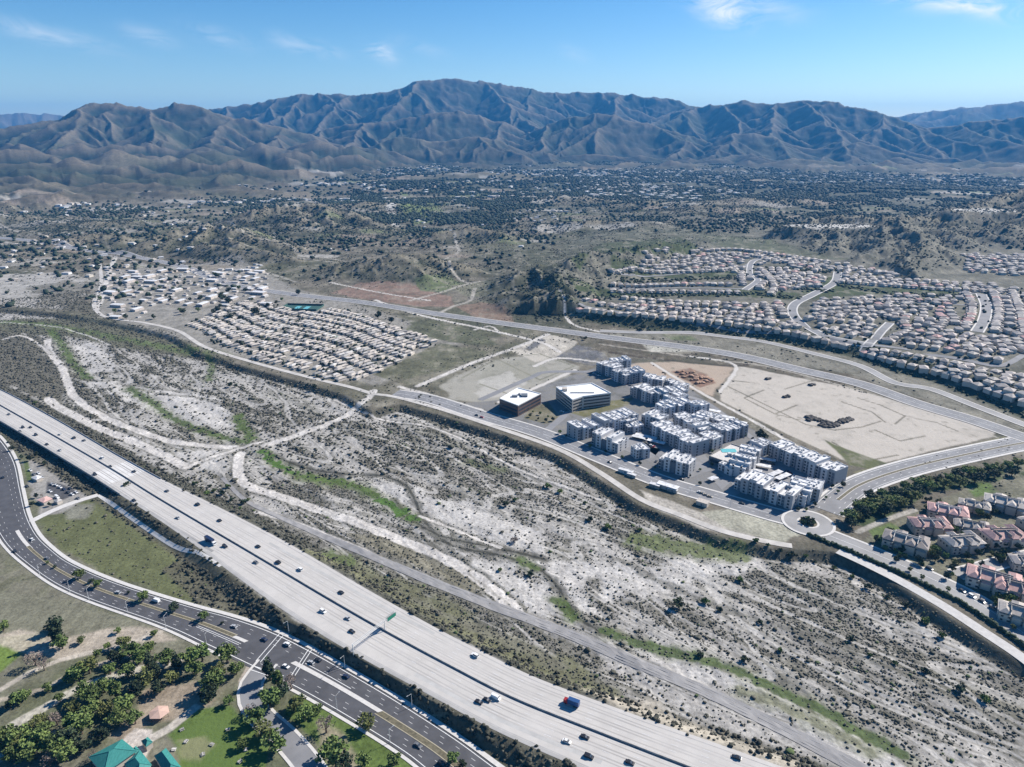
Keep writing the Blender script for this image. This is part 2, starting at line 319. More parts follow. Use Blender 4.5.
def massif(pts, D, L_, sp, m_=.62, base=8, seed=1, wav=200, side=True, lean=0.0, conv=1.3, spread=.38, brk=0.0):
    g = np.random.default_rng(seed); a = np.array([slope_of(*q) for q in pts]); a = a[np.argsort(a[:, 1])]
    A0, A1 = a[0, 1], a[-1, 1]; n = max(4, int((A1 - A0) * D / (sp * .5))); AA = np.linspace(A0, A1, n + 1); cr = []
    for k, A in enumerate(AA):
        r = D + wav * float(pn(np.array([A * D / (sp * 5)]), np.array([seed * 1.0]), seed)[0]); sl = float(np.interp(A, a[:, 1], a[:, 0])); zz_ = H + r * sl; zz_ = base + (zz_ - base) * (1 - brk * g.uniform(0, 1) * (k % 2)); cr.append((r * math.sin(A), r * math.cos(A), zz_, A, sl))
    for k in range(n): seg(cr[k], cr[k + 1], m_, base)
    lim = lambda x, y, z: min(z, H + math.hypot(x, y) * float(np.interp(math.atan2(x, y), a[:, 1], a[:, 0])) - 12)
    for k in range(0, n + 1):
        if g.random() < .25: continue
        x, y, z0, A, _ = cr[k]; hgt = z0 - base
        if hgt < 12: continue
        for back in ((0,) if g.random() < .75 else (0, 1)):
            th = math.atan2(-y, -x) + lean + g.normal(0, spread) + (math.pi if back else 0); Ls = L_ * g.uniform(.5, 1.15) * min(1, (hgt / 120) ** .5) if hgt < 120 else L_ * g.uniform(.55, 1.15); ns = 7; P = [(x, y, z0)]; cx, cyy = x, y
            for i in range(1, ns + 1):
                t = i / ns; th += g.normal(0, .16); cx += math.cos(th) * Ls / ns; cyy += math.sin(th) * Ls / ns; z = base + hgt * (1 - t) ** conv + (g.uniform(-.02, .06) * hgt if i < ns else -4); P.append((cx, cyy, lim(cx, cyy, z) if not back else z))
            for i in range(ns):
                seg(P[i], P[i + 1], m_, base)
                if side and i > 0:
                    for sgn_ in (-1, 1):
                        if g.random() < .2: continue
                        b = th + sgn_ * g.uniform(.7, 1.15); h2 = P[i][2] - base; l2 = min(h2 / .42, sp * 1.3) * g.uniform(.6, 1.0); q = P[i]; zz = q[2]
                        for w_ in range(3):
                            b += g.normal(0, .15); q2 = (q[0] + math.cos(b) * l2 / 3, q[1] + math.sin(b) * l2 / 3, zz - l2 / 3 * (.34 + .06 * w_)); seg(q, q2, m_ * 1.12, base - 30); q = q2; zz = q2[2]
massif([(-260, 104), (-60, 108), (0, 115), (30, 110), (60, 113), (110, 120), (200, 128)], 17000, 4000, 900, .5, seed=101)
massif([(840, 124), (880, 118), (905, 114), (940, 108), (1000, 103), (1024, 99), (1100, 95), (1300, 96)], 13500, 3400, 800, .5, seed=102)
massif([(150, 114), (180, 110), (215, 108), (260, 101), (300, 93), (340, 92), (370, 94), (400, 85), (425, 79), (440, 77), (480, 79), (520, 86), (560, 92), (600, 91), (625, 92), (652, 97), (664, 94), (674, 100), (700, 106), (780, 120), (860, 150)], 9600, 2700, 560, .70, seed=103, wav=420)
massif([(620, 140), (650, 122), (680, 108), (710, 103), (740, 100), (757, 98), (772, 102), (800, 98), (815, 95), (840, 102), (880, 112), (910, 120), (950, 132), (1000, 152)], 8700, 2300, 520, .72, seed=104, wav=350)
massif([(810, 168), (850, 148), (880, 136), (920, 128), (960, 123), (1000, 117), (1060, 113), (1150, 108), (1300, 105)], 8400, 2300, 480, .68, seed=105, wav=350)
massif([(690, 164), (715, 140), (740, 130), (770, 134), (800, 146), (830, 150), (860, 140), (890, 150), (930, 160)], 7000, 900, 330, .6, seed=112, wav=200)
massif([(480, 165), (510, 140), (545, 124), (575, 114), (600, 111), (630, 117), (660, 126), (700, 138), (740, 150), (780, 166)], 7300, 1500, 430, .72, seed=108, wav=160)
massif([(250, 165), (275, 146), (300, 136), (330, 126), (365, 121), (400, 117), (430, 112), (460, 109), (480, 113), (500, 120), (525, 130), (560, 148), (590, 166)], 7500, 1700, 430, .72, seed=106, wav=200)
massif([(330, 168), (360, 150), (385, 138), (410, 135), (440, 142), (470, 134), (500, 138), (530, 152), (560, 168)], 6300, 800, 280, .58, seed=113, wav=150)
massif([(-300, 125), (-60, 128), (0, 126), (40, 118), (75, 104), (103, 98), (130, 101), (150, 107), (175, 100), (200, 104), (240, 113), (280, 124), (330, 138), (380, 152), (430, 168)], 6900, 2000, 430, .64, seed=107, wav=420, spread=.5, brk=.12)
gf = np.random.default_rng(77)
for _ in range(430):                                             # badland foothills on the left: many short crossing ridges
    r = gf.uniform(3350, 6000); px = gf.uniform(-330, 460); A = math.atan2((px - 512) / F, CP + .3 * SP)
    py = np.interp(r, [3300, 3900, 4600, 5400, 6000], [192, 178, 159, 143, 138]) + gf.uniform(-3, 5); sl = slope_of(px, py)[0]
    fd = float(sstep(np.interp(r, [3400, 6000], [330, 500]), np.interp(r, [3400, 6000], [190, 330]), px)); z = (H + r * sl) * fd * gf.uniform(.62, 1.0)
    if z < 14: continue
    x, y = r * math.sin(A), r * math.cos(A); L1 = gf.uniform(160, 420); th = gf.uniform(0, math.pi)
    for s1 in (0, math.pi):
        b = th + s1; p = (x, y, z)
        for i in range(4):
            b += gf.normal(0, .3); q = (p[0] + math.cos(b) * L1 / 4, p[1] + math.sin(b) * L1 / 4, p[2] - z * gf.uniform(.05, .24)); seg(p, q, .5, 6)
            for sg_ in (-1, 1):
                if gf.random() < .55: b2 = b + sg_ * gf.uniform(.7, 1.2); l3 = min(z / .5, 190) * gf.uniform(.5, 1); seg(q, (q[0] + math.cos(b2) * l3, q[1] + math.sin(b2) * l3, q[2] - l3 * .44), .6, 6)
            p = q
for _ in range(170):                                             # low knobs and spurs stepping out from the foot of the range
    r = gf.uniform(4700, 6500); px = gf.uniform(330, 1100); A = math.atan2((px - 512) / F, CP + .3 * SP); z = gf.uniform(20, 75) * float(sstep(4600, 6200, r)) + 14
    x, y = r * math.sin(A), r * math.cos(A); L1 = gf.uniform(200, 520); b = math.pi / 2 + A * -1 + gf.normal(0, .7); p = (x, y, z)
    for s1 in (0, math.pi):
        p = (x, y, z)
        for i in range(3): b += gf.normal(0, .25); q = (p[0] + math.cos(b + s1) * L1 / 3, p[1] + math.sin(b + s1) * L1 / 3, p[2] - z * gf.uniform(.1, .3)); seg(p, q, .42, 5); p = q
mfar = sstep(2, 22, HM - 8) * (RR > 3200)
# nearer hills
for P in ([(860, 212, 80), (880, 215, 82), (905, 213, 85), (912, 228, 75), (918, 245, 62), (926, 262, 48), (930, 280, 30)], [(905, 213, 85), (885, 225, 72), (872, 240, 58), (862, 255, 42), (850, 266, 25)], [(880, 215, 82), (850, 212, 78), (825, 214, 70), (800, 222, 55), (780, 232, 42), (765, 240, 30)], [(850, 212, 78), (838, 228, 60), (826, 244, 45), (812, 256, 28)],
          [(912, 228, 75), (935, 240, 60), (955, 255, 42), (965, 270, 25)], [(905, 213, 85), (925, 212, 70), (945, 222, 62), (965, 236, 55), (985, 248, 35)], [(945, 222, 62), (975, 226, 60), (1005, 232, 58), (1060, 236, 50)], [(900, 235, 60), (890, 252, 45), (885, 266, 28)], [(1050, 182, 125), (1030, 188, 120), (1000, 192, 110), (975, 203, 95), (955, 215, 75), (940, 222, 60)], [(1000, 192, 110), (990, 210, 80), (985, 222, 60)], [(1030, 188, 120), (1020, 210, 85), (1010, 228, 60)],
          [(918, 245, 62), (905, 256, 48), (900, 270, 30)], [(825, 214, 70), (812, 232, 52), (800, 246, 34)], [(926, 262, 48), (940, 272, 34)], [(560, 258, 60), (590, 250, 66), (620, 246, 62), (650, 240, 60), (690, 238, 52), (720, 240, 40)], [(590, 250, 66), (600, 262, 48), (606, 275, 28)], [(620, 246, 62), (640, 256, 42), (655, 262, 25)], [(560, 258, 60), (568, 275, 45), (574, 292, 26)], [(560, 258, 60), (540, 262, 50), (520, 272, 40), (505, 285, 24)], [(540, 262, 50), (546, 276, 38)], [(690, 238, 52), (700, 250, 30)],
          [(515, 290, 30), (540, 282, 40), (560, 284, 42), (578, 292, 34), (590, 304, 18)], [(560, 284, 42), (564, 300, 30), (568, 314, 14)], [(540, 282, 40), (534, 298, 26), (530, 312, 11)], [(402, 250, 54), (412, 262, 40), (424, 274, 24), (432, 282, 10)], [(402, 250, 54), (392, 262, 36), (384, 276, 16)], [(402, 250, 54), (425, 253, 46), (445, 260, 36), (470, 270, 18)], [(402, 250, 54), (380, 256, 42), (355, 258, 38), (335, 262, 30), (310, 270, 14)], [(425, 253, 46), (440, 270, 24), (447, 280, 9)], [(355, 258, 38), (350, 274, 16)], [(335, 262, 30), (326, 276, 12)], [(380, 256, 42), (370, 272, 20)],
          [(140, 238, 36), (170, 228, 50), (200, 222, 58), (230, 224, 54), (255, 232, 42), (285, 240, 26)], [(200, 222, 58), (195, 236, 38), (190, 250, 16)], [(230, 224, 54), (238, 240, 34), (240, 255, 14)], [(170, 228, 50), (160, 244, 24)], [(215, 240, 38), (235, 246, 34), (262, 250, 30), (290, 258, 16)], [(60, 236, 30), (90, 230, 36), (120, 234, 30)], [(255, 206, 60), (290, 200, 68), (320, 203, 62), (350, 212, 44), (375, 218, 30)], [(290, 200, 68), (300, 215, 42)], [(320, 203, 62), (335, 220, 36)], [(440, 232, 30), (470, 226, 40), (500, 230, 34)]):
    Q = [(*W(px, py, z), z) for px, py, z in P]
    for i in range(len(Q) - 1): seg(Q[i], Q[i + 1], .46, 6)
gul = ridge(Xw / 260, Yw / 260, 3, 341, .5); gul2 = ridge(Xw / 60, Yw / 60, 4, 342, .55)
HM -= np.where(RR > 3200, (1 - gul) * np.clip(HM * .075, 0, 24), (1 - gul2) * np.clip(HM * .22, 0, 13))
HM += np.where(RR > 3200, fbm(X, Y, 190, 3, 330, .6) * 19, fbm(X, Y, 40, 4, 331) * 3.5) * sstep(0, 60, HM)
k_ = np.clip((HM - Z) / 14 + .5, 0, 1); Zn = np.where(RR > 3200, np.maximum(Z, HM), Z * (1 - k_) + HM * k_ + 7 * k_ * (1 - k_)); hillmask = np.maximum(hillmask, sstep(0, 8, HM - Z) * (RR <= 3200)); Z = np.where(RR > 1100, Zn, Z)
def boxb(A, a, b):
    def f(A, n, ax):
        c = np.cumsum(np.concatenate([np.repeat(np.take(A, [0], ax), n + 1, ax), A, np.repeat(np.take(A, [-1], ax), n, ax)], ax), ax)
        return (np.take(c, range(2 * n + 1, c.shape[ax]), ax) - np.take(c, range(0, c.shape[ax] - 2 * n - 1), ax)) / (2 * n + 1)
    return f(f(A, a, 0), b, 1)
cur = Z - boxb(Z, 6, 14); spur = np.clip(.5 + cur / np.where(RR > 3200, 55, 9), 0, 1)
# graded flat pads on the right-hand hills
PADS = []
for (px, py, zz, ra, rb) in [(832, 224, 60, 120, 45), (985, 213, 70, 100, 45)]:
    a_, b_ = W(px, py, zz); s = (np.abs(X - a_) < 400) & (np.abs(Y - b_) < 400)
    e = np.sqrt(((X[s] - a_) / ra) ** 2 + ((Y[s] - b_) / rb) ** 2); k = sstep(1.5, 1.0, e); zz = float(np.median(Z[s][e < 1])) + 6; Z[s] = Z[s] * (1 - k) + zz * k; PADS.append((a_, b_, ra, rb))
# combine wash relief and freeway
wm = wash * (1 - flatF) * near
parkd = sstep(-2, 6, poly_sd(X, Y, Wl([(-300, 420), (0, 430), (100, 505), (240, 600), (360, 680), (560, 800), (600, 1400), (-900, 1400)], 0))) if False else 0
P_IN = [tuple(p) for p in ml] + [(40, 100), (0, 0), (-900, 0), (-900, 500)]
s_ = (RR < 1500); sdI = np.full_like(X, -999.); sdI[s_] = poly_sd(X[s_], Y[s_], P_IN)   # the side of the freeway with park and arterial road
inpark = sstep(-2, 4, sdI)
Z += wm * (1 - inpark) * (bar * 1.7 + .25 * np.where(near, pn(X * .25, Y * .25, 77), 0))
Z = Z * (1 - emb) + (FZ - .12) * emb

# ================================================================ ground albedo map (soil and herbs, plus sun and shade contrast painted on the mountains)
C = np.zeros(X.shape + (3,)); BD = np.zeros_like(X)          # BD: density of scrub bushes
def lerp3(m, c):
    global C
    C = C * (1 - m[..., None]) + np.array(c) * m[..., None]
nA = fbm(X, Y, 420, 5, 41); nB = fbm(X, Y, 90, 5, 42); nC = np.zeros_like(X); q = RR < 2600; nC[q] = fbm(X[q], Y[q], 14, 4, 43)
C[:] = (.15, .135, .105)
lerp3(sstep(-.1, .35, nA), (.115, .115, .075)); lerp3(sstep(.05, .4, nB) * .7, (.23, .205, .165)); lerp3(sstep(.0, .4, -nB) * .5, (.07, .075, .05))
lerp3(sstep(2100, 2700, RR) * sstep(R(-16), R(-4), AZ) * .6, (.065, .075, .05))
# hills + mountains
gx = np.gradient(Z, axis=1) / (RR * np.gradient(AZ, axis=1)); gr = np.gradient(Z, axis=0) / np.gradient(RR, axis=0); slp = np.hypot(gx, gr)
lerp3(hillmask, (.125, .12, .085)); lerp3(hillmask * sstep(.0, .35, nB), (.075, .08, .055)); lerp3(hillmask * sstep(.02, .3, -nB + nA) * .7, (.20, .18, .135))
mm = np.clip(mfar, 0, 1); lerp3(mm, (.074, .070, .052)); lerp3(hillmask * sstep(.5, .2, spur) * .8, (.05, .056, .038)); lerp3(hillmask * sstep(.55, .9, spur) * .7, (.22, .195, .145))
lerp3(mm * sstep(.45, .75, 1 - spur) * .9, (.020, .032, .024)); lerp3(mm * sstep(.55, .95, spur) * .8, (.165, .138, .10))  # gully brush and ridge soil, contrast deepened as painted shade and sun
lerp3(mm * sstep(.0, .35, fbm(X, Y, 700, 5, 55)) * .6, (.058, .07, .042)); lerp3(mm * sstep(.1, .35, fbm(X, Y, 500, 5, 56)) * .5 * sstep(7500, 5500, RR), (.21, .185, .13))
def paint(px, c, soft=2.0, z=5.0, amp=0.0, bush=None, a=1.0, ns=25, world=False):
    P = px if world else Wl(px, z); s = sub(P, soft * 3 + amp * 2)
    if not s.any(): return
    x, y = X[s], Y[s]; d = poly_sd(x, y, P)
    if amp: d = d + amp * fbm(x, y, ns, 4, int(px[0][0] * 7 + px[0][1]) % 997) * 1.8
    m = sstep(-soft, soft, d) * a; C[s] = C[s] * (1 - m[:, None]) + np.array(c) * m[:, None]
    if bush is not None: BD[s] = BD[s] * (1 - m) + bush * m
def stroke(px, c, w_, soft=1.2, z=5.0, a=1.0, bush=None, amp=0.0, ns=12):
    P = smooth_line(Wl(px, z), 12); s = sub(P, w_ + soft * 3 + amp)
    if not s.any(): return
    x, y = X[s], Y[s]; d = line_d(x, y, P)
    if amp: d = d - amp * fbm(x, y, ns, 4, int(px[0][0] * 5 + px[0][1]) % 991) * 1.8
    m = sstep(w_ / 2 + soft, w_ / 2 - soft * .3, d) * a; C[s] = C[s] * (1 - m[:, None]) + np.array(c) * m[:, None]
    if bush is not None: BD[s] = BD[s] * (1 - m) + bush * m
SAND = (.40, .382, .352); SANDB = (.49, .47, .44); GREYV = (.185, .175, .15); OLIVE = (.135, .135, .085); GRASS = (.055, .10, .025); TAN = (.46, .425, .365); DRY = (.20, .18, .145)
DARKV = (.065, .066, .048)
# ---- the wash
wcol = wash * (RR < 2600)
lerp3(wcol, SAND)
st = np.zeros_like(X); st[near] = fbm(fa[near] / 5.5, fb[near], 13, 5, 61, .6); st2 = np.zeros_like(X); st2[near] = fbm(fa[near] / 2.5, fb[near], 70, 4, 62)
veg = sstep(-.16, .24, st * .85 + st2 * .7 + .02)
lerp3(wcol * veg * .86, GREYV); lerp3(wcol * sstep(.1, .45, fbm(fa / 3, fb, 45, 4, 63)) * .5 * (RR < 2600), (.15, .145, .105))
hf = np.zeros_like(X); hf[near] = fbm(fa[near] / 1.9, fb[near], 3.4, 3, 64, .7); lerp3(wcol * sstep(.05, .5, hf + (veg - .5) * .5) * .7, (.13, .125, .10))
BD = wcol * (.36 + 1.15 * veg) * near
wf, wg = fa + 10 * st2, fb + 8 * st2
for sc_a, sc_b, wd_, sd_ in ((170, 32, .04, 71), (110, 19, .045, 72), (320, 60, .028, 73)):
    th_ = np.ones_like(X); th_[near] = np.abs(pn(wf[near] / sc_a, wg[near] / sc_b, sd_)); lerp3(wcol * sstep(wd_ * 2.6, wd_ * 1.3, th_) * .45, (.12, .115, .09)); m_ = wcol * sstep(wd_ * 1.2, wd_ * .6, th_); lerp3(m_ * .65, SANDB); BD = BD * (1 - .8 * m_)
# park side and banks
s_in = inpark; lerp3(s_in, (.15, .148, .10)); BD = BD * (1 - s_in)
# slope of the levee: dark scrub
lv = sstep(-10, -7.5, sdP) * sstep(1.5, -1, sdP) * (RR < 1900); lerp3(lv * .9, (.10, .095, .07)); BD = BD * (1 - lv) + .8 * lv
# freeway slopes
fs = sstep(-17, -12, sdF) * sstep(1, -1.5, sdF); lerp3(fs * .85, DARKV); BD = BD * (1 - fs) + 1.3 * fs * (sdF < -2)
# left part: dark vegetated wash by the first bend
paint([(-60, 318), (0, 320), (60, 318), (96, 316), (140, 326), (172, 336), (200, 352), (235, 366), (180, 356), (120, 348), (80, 338), (0, 332), (-60, 330)], (.13, .128, .09), 6, 0, 6, .5)
paint([(-60, 334), (0, 332), (30, 336), (44, 350), (60, 372), (66, 392), (62, 404), (30, 396), (0, 380), (-60, 350)], (.14, .132, .105), 5, 0, 5, .7)
paint([(50, 290), (88, 280), (84, 300), (92, 316), (50, 312)], (.15, .14, .11), 8, 0, 8, .6)
stroke([(-60, 321), (0, 322), (40, 324), (90, 333), (150, 344), (190, 352), (240, 358)], (.11, .15, .055), 12, 9, 0, .75, .4, 6)
stroke([(0, 322), (50, 326), (80, 333), (110, 345)], (.50, .48, .45), 2.2, 1.5, 0, .8, 0)
paint([(-120, 276), (0, 276), (60, 273), (86, 279), (84, 297), (60, 308), (0, 306), (-120, 303)], SAND, 6, 5, 14, .6, .85); paint([(30, 288), (70, 280), (86, 286), (80, 305), (40, 306)], (.15, .14, .11), 8, 5, 12, .8, .7)
# bright bars of clean sand
for P in ([(74, 345), (95, 342), (112, 356), (118, 372), (92, 373), (80, 360)], [(86, 380), (120, 381), (160, 392), (195, 399), (222, 408), (236, 425), (216, 430), (185, 424), (150, 409), (110, 394)], [(135, 388), (205, 393), (225, 405), (233, 418), (215, 417), (180, 402)],
          [(350, 486), (395, 480), (420, 488), (432, 510), (415, 512), (390, 500)], [(422, 497), (450, 497), (490, 512), (530, 528), (548, 540), (545, 555), (505, 545), (460, 530), (432, 518)],
          [(455, 548), (490, 562), (530, 575), (555, 590), (572, 612), (545, 612), (510, 595), (470, 570)], [(545, 566), (575, 560), (600, 565), (585, 590), (600, 612), (578, 612), (560, 590)],
          [(590, 568), (640, 562), (700, 560), (745, 556), (770, 566), (700, 582), (640, 596), (600, 600)],
          [(640, 652), (700, 662), (760, 688), (830, 722), (880, 752), (905, 775), (850, 762), (790, 722), (720, 688), (660, 668)], [(175, 452), (200, 450), (230, 458), (228, 470), (190, 470)]):
    paint(P, SANDB, 4, 0, 7, .07, .85)
paint([(210, 428), (300, 425), (345, 402), (372, 408), (300, 445), (268, 455)], SAND, 5, 0, 7, .5, .35)
paint([(420, 545), (480, 575), (500, 600), (470, 590), (400, 560), (350, 535), (380, 535)], (.19, .175, .12), 4, 0, 5, .6, .8)
paint([(640, 700), (720, 735), (800, 765), (850, 790), (760, 790), (700, 765), (640, 727), (598, 705), (560, 682)], (.42, .38, .31), 4, 0, 5, .15, .85)
paint([(300, 550), (345, 552), (420, 585), (500, 625), (570, 655), (615, 690), (600, 697), (530, 674), (460, 636), (380, 590)], (.155, .155, .09), 4, 3, 5, .8, .9)
paint([(400, 590), (470, 615), (545, 645), (560, 660), (470, 630)], (.19, .18, .145), 4, 3, 6, .7, .6)
# creek channels
for P in ([(262, 450), (300, 466), (345, 474), (385, 476), (408, 488), (418, 508), (430, 530), (452, 546), (500, 556), (540, 570), (560, 590), (572, 612), (600, 632)], [(395, 500), (412, 520), (440, 536), (500, 549), (545, 560)]):
    stroke(P, (.15, .145, .125), 6, 2, 0, .85, .3, 3)
    stroke(P, (.055, .055, .045), 1.6, 1, 0, .9, .2, 1)
for P in ([(60, 380), (110, 382), (160, 394), (200, 398), (228, 408), (250, 424), (262, 446)], [(96, 374), (140, 386), (185, 392)], [(300, 492), (380, 520), (470, 562)], [(440, 586), (520, 622), (600, 660)], [(620, 560), (700, 600), (820, 640), (960, 700), (1040, 740)]):
    stroke(P, (.14, .135, .11), 4, 2, 0, .6, .6, 3)
# green herb strips
for P, w_, a, c in ([(50, 330), (62, 345), (72, 362), (88, 378)], 10, .9, GRASS), ([(128, 388), (152, 402), (172, 417), (205, 432), (246, 442)], 9, .9, GRASS), ([(238, 416), (243, 428), (252, 438)], 10, .95, GRASS), ([(209, 358), (212, 368), (209, 380)], 6, .8, GRASS), \
        ([(262, 452), (280, 466), (300, 475), (330, 480), (358, 486), (385, 502), (414, 520)], 8.5, 1, (.045, .13, .018)), ([(300, 478), (345, 484), (372, 494)], 11, .6, GRASS), ([(605, 632), (660, 650), (715, 663), (770, 686), (830, 715), (870, 738), (905, 756)], 4.5, .9, (.05, .095, .027)), \
        ([(740, 690), (800, 715), (870, 752)], 4, .7, OLIVE), ([(640, 541), (680, 547), (735, 554)], 22, .8, (.10, .135, .045)), ([(556, 600), (572, 616)], 5, .9, GRASS), ([(520, 560), (532, 568)], 5, .8, GRASS), ([(330, 555), (350, 562)], 10, .8, (.10, .14, .05)), ([(470, 462), (500, 470)], 8, .5, GRASS):
    stroke(P, c, w_ * (.85 if w_ > 5 else 1.35), 1.8, 0, a, .2, min(5, w_ * .55), 8)
    stroke(P, (.14, .155, .07), w_ + 5, 4, 0, .35, None, 4)
# ---- park side
lerp3(s_in * sstep(-.1, .25, nC + nB) * .8, (.19, .18, .135)); lerp3(s_in * sstep(0, .3, -nB) * .5, (.10, .115, .06))
paint([(35, 520), (50, 512), (100, 497), (140, 528), (185, 560), (196, 585), (196, 604), (150, 590), (100, 572), (60, 548)], (.125, .135, .065), 2.5, 0, 3, .1)
paint([(60, 505), (95, 503), (85, 518), (66, 520)], (.24, .23, .2), 3, 0, 3, .0, .7)
paint([(22, 462), (45, 455), (62, 478), (92, 497), (60, 512), (40, 516)], (.30, .285, .26), 2, 0, 3, 0)
paint([(47, 482), (62, 484), (80, 493), (62, 500), (46, 492)], (.09, .09, .095), 1, 0, 0, 0)
paint([(23, 462), (28, 461), (33, 480), (27, 481)], (.11, .14, .06), 1, 0, 0, 0)
fs2 = sstep(2, 4, sdI) * sstep(30, 25, sdI) * sstep(-10, 10, along) * sstep(3.5, 5, -sdA) * ((X - W(180, 560)[0]) * .8 - (Y - W(180, 560)[1]) * .6 > 0); fs2 = np.maximum(fs2, fs * (sdI > 0) * sstep(3.5, 5, -sdA)); lerp3(fs2 * .8, (.115, .108, .078)); lerp3(fs2 * sstep(.0, .35, nC) * .6, (.17, .16, .12)); BD = np.where(fs2 > .5, .6, BD)
BK = (fs2 * .42 + .20 * fs * (sdI < 0)) * (.12 + 1.2 * sstep(-.2, .35, nC + .5 * nB))
paint([(0, 590), (60, 600), (140, 622), (205, 655), (175, 660), (90, 640), (40, 632), (0, 640), (-60, 640), (-60, 575)], (.185, .18, .13), 3, 0, 3, 0)
paint([(0, 637), (40, 634), (45, 640), (20, 655), (0, 672), (-40, 690), (-40, 640)], (.14, .20, .05), 1.5, 0, 1, 0)
paint([(20, 628), (60, 640), (110, 628), (160, 628), (175, 640), (120, 645), (60, 662), (40, 655), (10, 648), (-20, 640)], (.44, .38, .31), 2, 0, 2.5, 0, .8)
stroke([(0, 690), (30, 672), (60, 660), (110, 648), (160, 632)], (.50, .45, .38), 3, 1, 0, .8)
stroke([(0, 700), (40, 690), (80, 670), (130, 655)], (.40, .35, .28), 3, 1, 0, .8, None, 1)
stroke([(12, 726), (40, 710), (75, 690), (105, 678), (180, 660)], (.48, .45, .38), 5, 1.2, 0, .9, None, 1)
paint([(140, 690), (200, 680), (215, 700), (180, 720), (150, 725), (120, 745), (110, 735), (140, 712)], (.30, .25, .19), 2, 0, 2, 0)
paint([(165, 735), (195, 712), (225, 705), (255, 725), (268, 745), (262, 800), (190, 800), (178, 760)], (.105, .155, .042), 1.5, 0, 2, 0)
paint([(180, 740), (205, 735), (215, 745), (200, 760), (185, 755)], (.25, .24, .14), 2, 0, 4, 0, .7)
stroke([(0, 758), (25, 745), (50, 735)], (.40, .38, .35), 5, 1, 0, .9)
stroke([(152, 738), (170, 728), (195, 708)], (.50, .46, .40), 4.5, .8, 0, .95)
paint([(120, 742), (135, 728), (152, 730), (152, 745), (140, 770), (118, 770)], (.52, .47, .42), 1, 0, .5, 0)
paint([(300, 690), (345, 715), (400, 752), (425, 775), (440, 800), (300, 800), (322, 770), (322, 750), (285, 712)], (.105, .15, .042), 1.5, 0, 1.5, 0)
paint([(318, 722), (345, 735), (360, 765), (340, 790), (322, 755)], (.30, .26, .19), 2, 0, 2.5, 0, .85)
stroke([(255, 660), (243, 680), (243, 700), (262, 722)], (.44, .38, .33), 4, 1.0, 0, .9)
# ---- north plateau: dirt lots, fields
paint([(86, 272), (240, 260), (300, 290), (345, 300), (470, 340), (380, 385), (300, 375), (200, 345), (100, 316)], (.27, .255, .225), 8, 5, 6)
paint([(372, 375), (440, 343), (492, 352), (470, 372), (455, 384), (408, 384)], (.135, .135, .09), 2.5, 5, 3)
paint([(395, 380), (440, 372), (475, 360), (490, 372), (440, 388)], (.21, .195, .15), 3, 5, 5, None, .8)
paint([(440, 384), (490, 360), (540, 354), (580, 366), (560, 385), (520, 395), (490, 404), (450, 400)], (.33, .315, .27), 3, 5, 5)
paint([(490, 362), (535, 358), (550, 372), (520, 385), (478, 380)], (.29, .28, .23), 2, 5, 4, None, .8)
paint([(480, 380), (510, 372), (530, 385), (500, 398), (480, 398)], (.47, .45, .41), 3, 5, 7, None, .7)
paint([(510, 350), (548, 334), (580, 342), (556, 358), (535, 362)], TAN, 2, 5, 3)
paint([(556, 357), (577, 345), (600, 349), (611, 360), (592, 366)], (.15, .15, .155), 1.2, 5)
paint([(524, 349), (540, 338), (546, 340), (530, 351)], (.17, .17, .175), 1, 5)
paint([(385, 340), (420, 320), (470, 332), (490, 345), (450, 342), (410, 330)], (.115, .12, .08), 3, 5, 4)
paint([(410, 322), (440, 320), (480, 333), (500, 345), (470, 345), (430, 338)], (.12, .125, .08), 3, 5, 3)
paint([(330, 292), (360, 283), (410, 284), (450, 296), (455, 306), (420, 306), (370, 300)], (.235, .165, .13), 3, 6, 4)
paint([(455, 306), (480, 302), (510, 312), (515, 322), (480, 318)], (.22, .16, .12), 3, 6, 4)
paint([(415, 283), (445, 278), (465, 283), (445, 292), (420, 290)], (.14, .165, .085), 3, 6, 2)
paint([(450, 285), (490, 280), (510, 292), (500, 300), (465, 296)], (.19, .185, .13), 4, 6, 4)
for P in ([(410, 300), (440, 292), (470, 283), (500, 280), (510, 290), (518, 300)], [(455, 265), (450, 275), (470, 283)], [(440, 312), (455, 305), (470, 300), (475, 288)], [(455, 240), (458, 252), (440, 262), (455, 270)]):
    stroke(P, (.42, .39, .34), 6, 2, 6, .85)
paint([(390, 196), (400, 193), (402, 200), (394, 208), (400, 222), (392, 222), (386, 208)], (.50, .48, .44), 4, 15, 2, None, .9)
paint([(400, 190), (420, 195), (440, 205), (445, 215), (415, 220), (400, 208)], (.16, .20, .08), 15, 15, 12)
# residue around the developments
paint([(440, 405), (500, 400), (600, 366), (652, 362), (735, 420), (830, 470), (838, 500), (800, 520), (700, 495), (600, 455), (500, 420)], (.20, .198, .195), 2, 5, 0)
paint([(566, 412), (600, 402), (632, 398), (628, 405), (585, 417)], (.155, .15, .08), 1.5, 5, 1)
paint([(530, 408), (548, 402), (562, 420), (545, 424), (524, 418)], (.16, .15, .10), 1, 5, .5)
paint([(652, 362), (700, 362), (735, 368), (712, 396), (700, 392), (665, 378), (620, 366)], (.40, .325, .255), 2.5, 5, 3)
paint([(672, 372), (690, 368), (705, 374), (716, 383), (700, 388), (685, 380)], (.24, .15, .11), 2, 5, 4)
paint([(737, 366), (765, 363), (850, 381), (1000, 427), (992, 437), (930, 451), (868, 468), (838, 458), (790, 436), (722, 402), (718, 392)], (.47, .43, .375), 1.5, 5, 1.5)
def berm(px, w_=1.5, c=(.15, .135, .10), a=.85):
    for p, q in zip(px[:-1], px[1:]): stroke([p, q], c, w_, .8, 5, a, None, .35, 6)
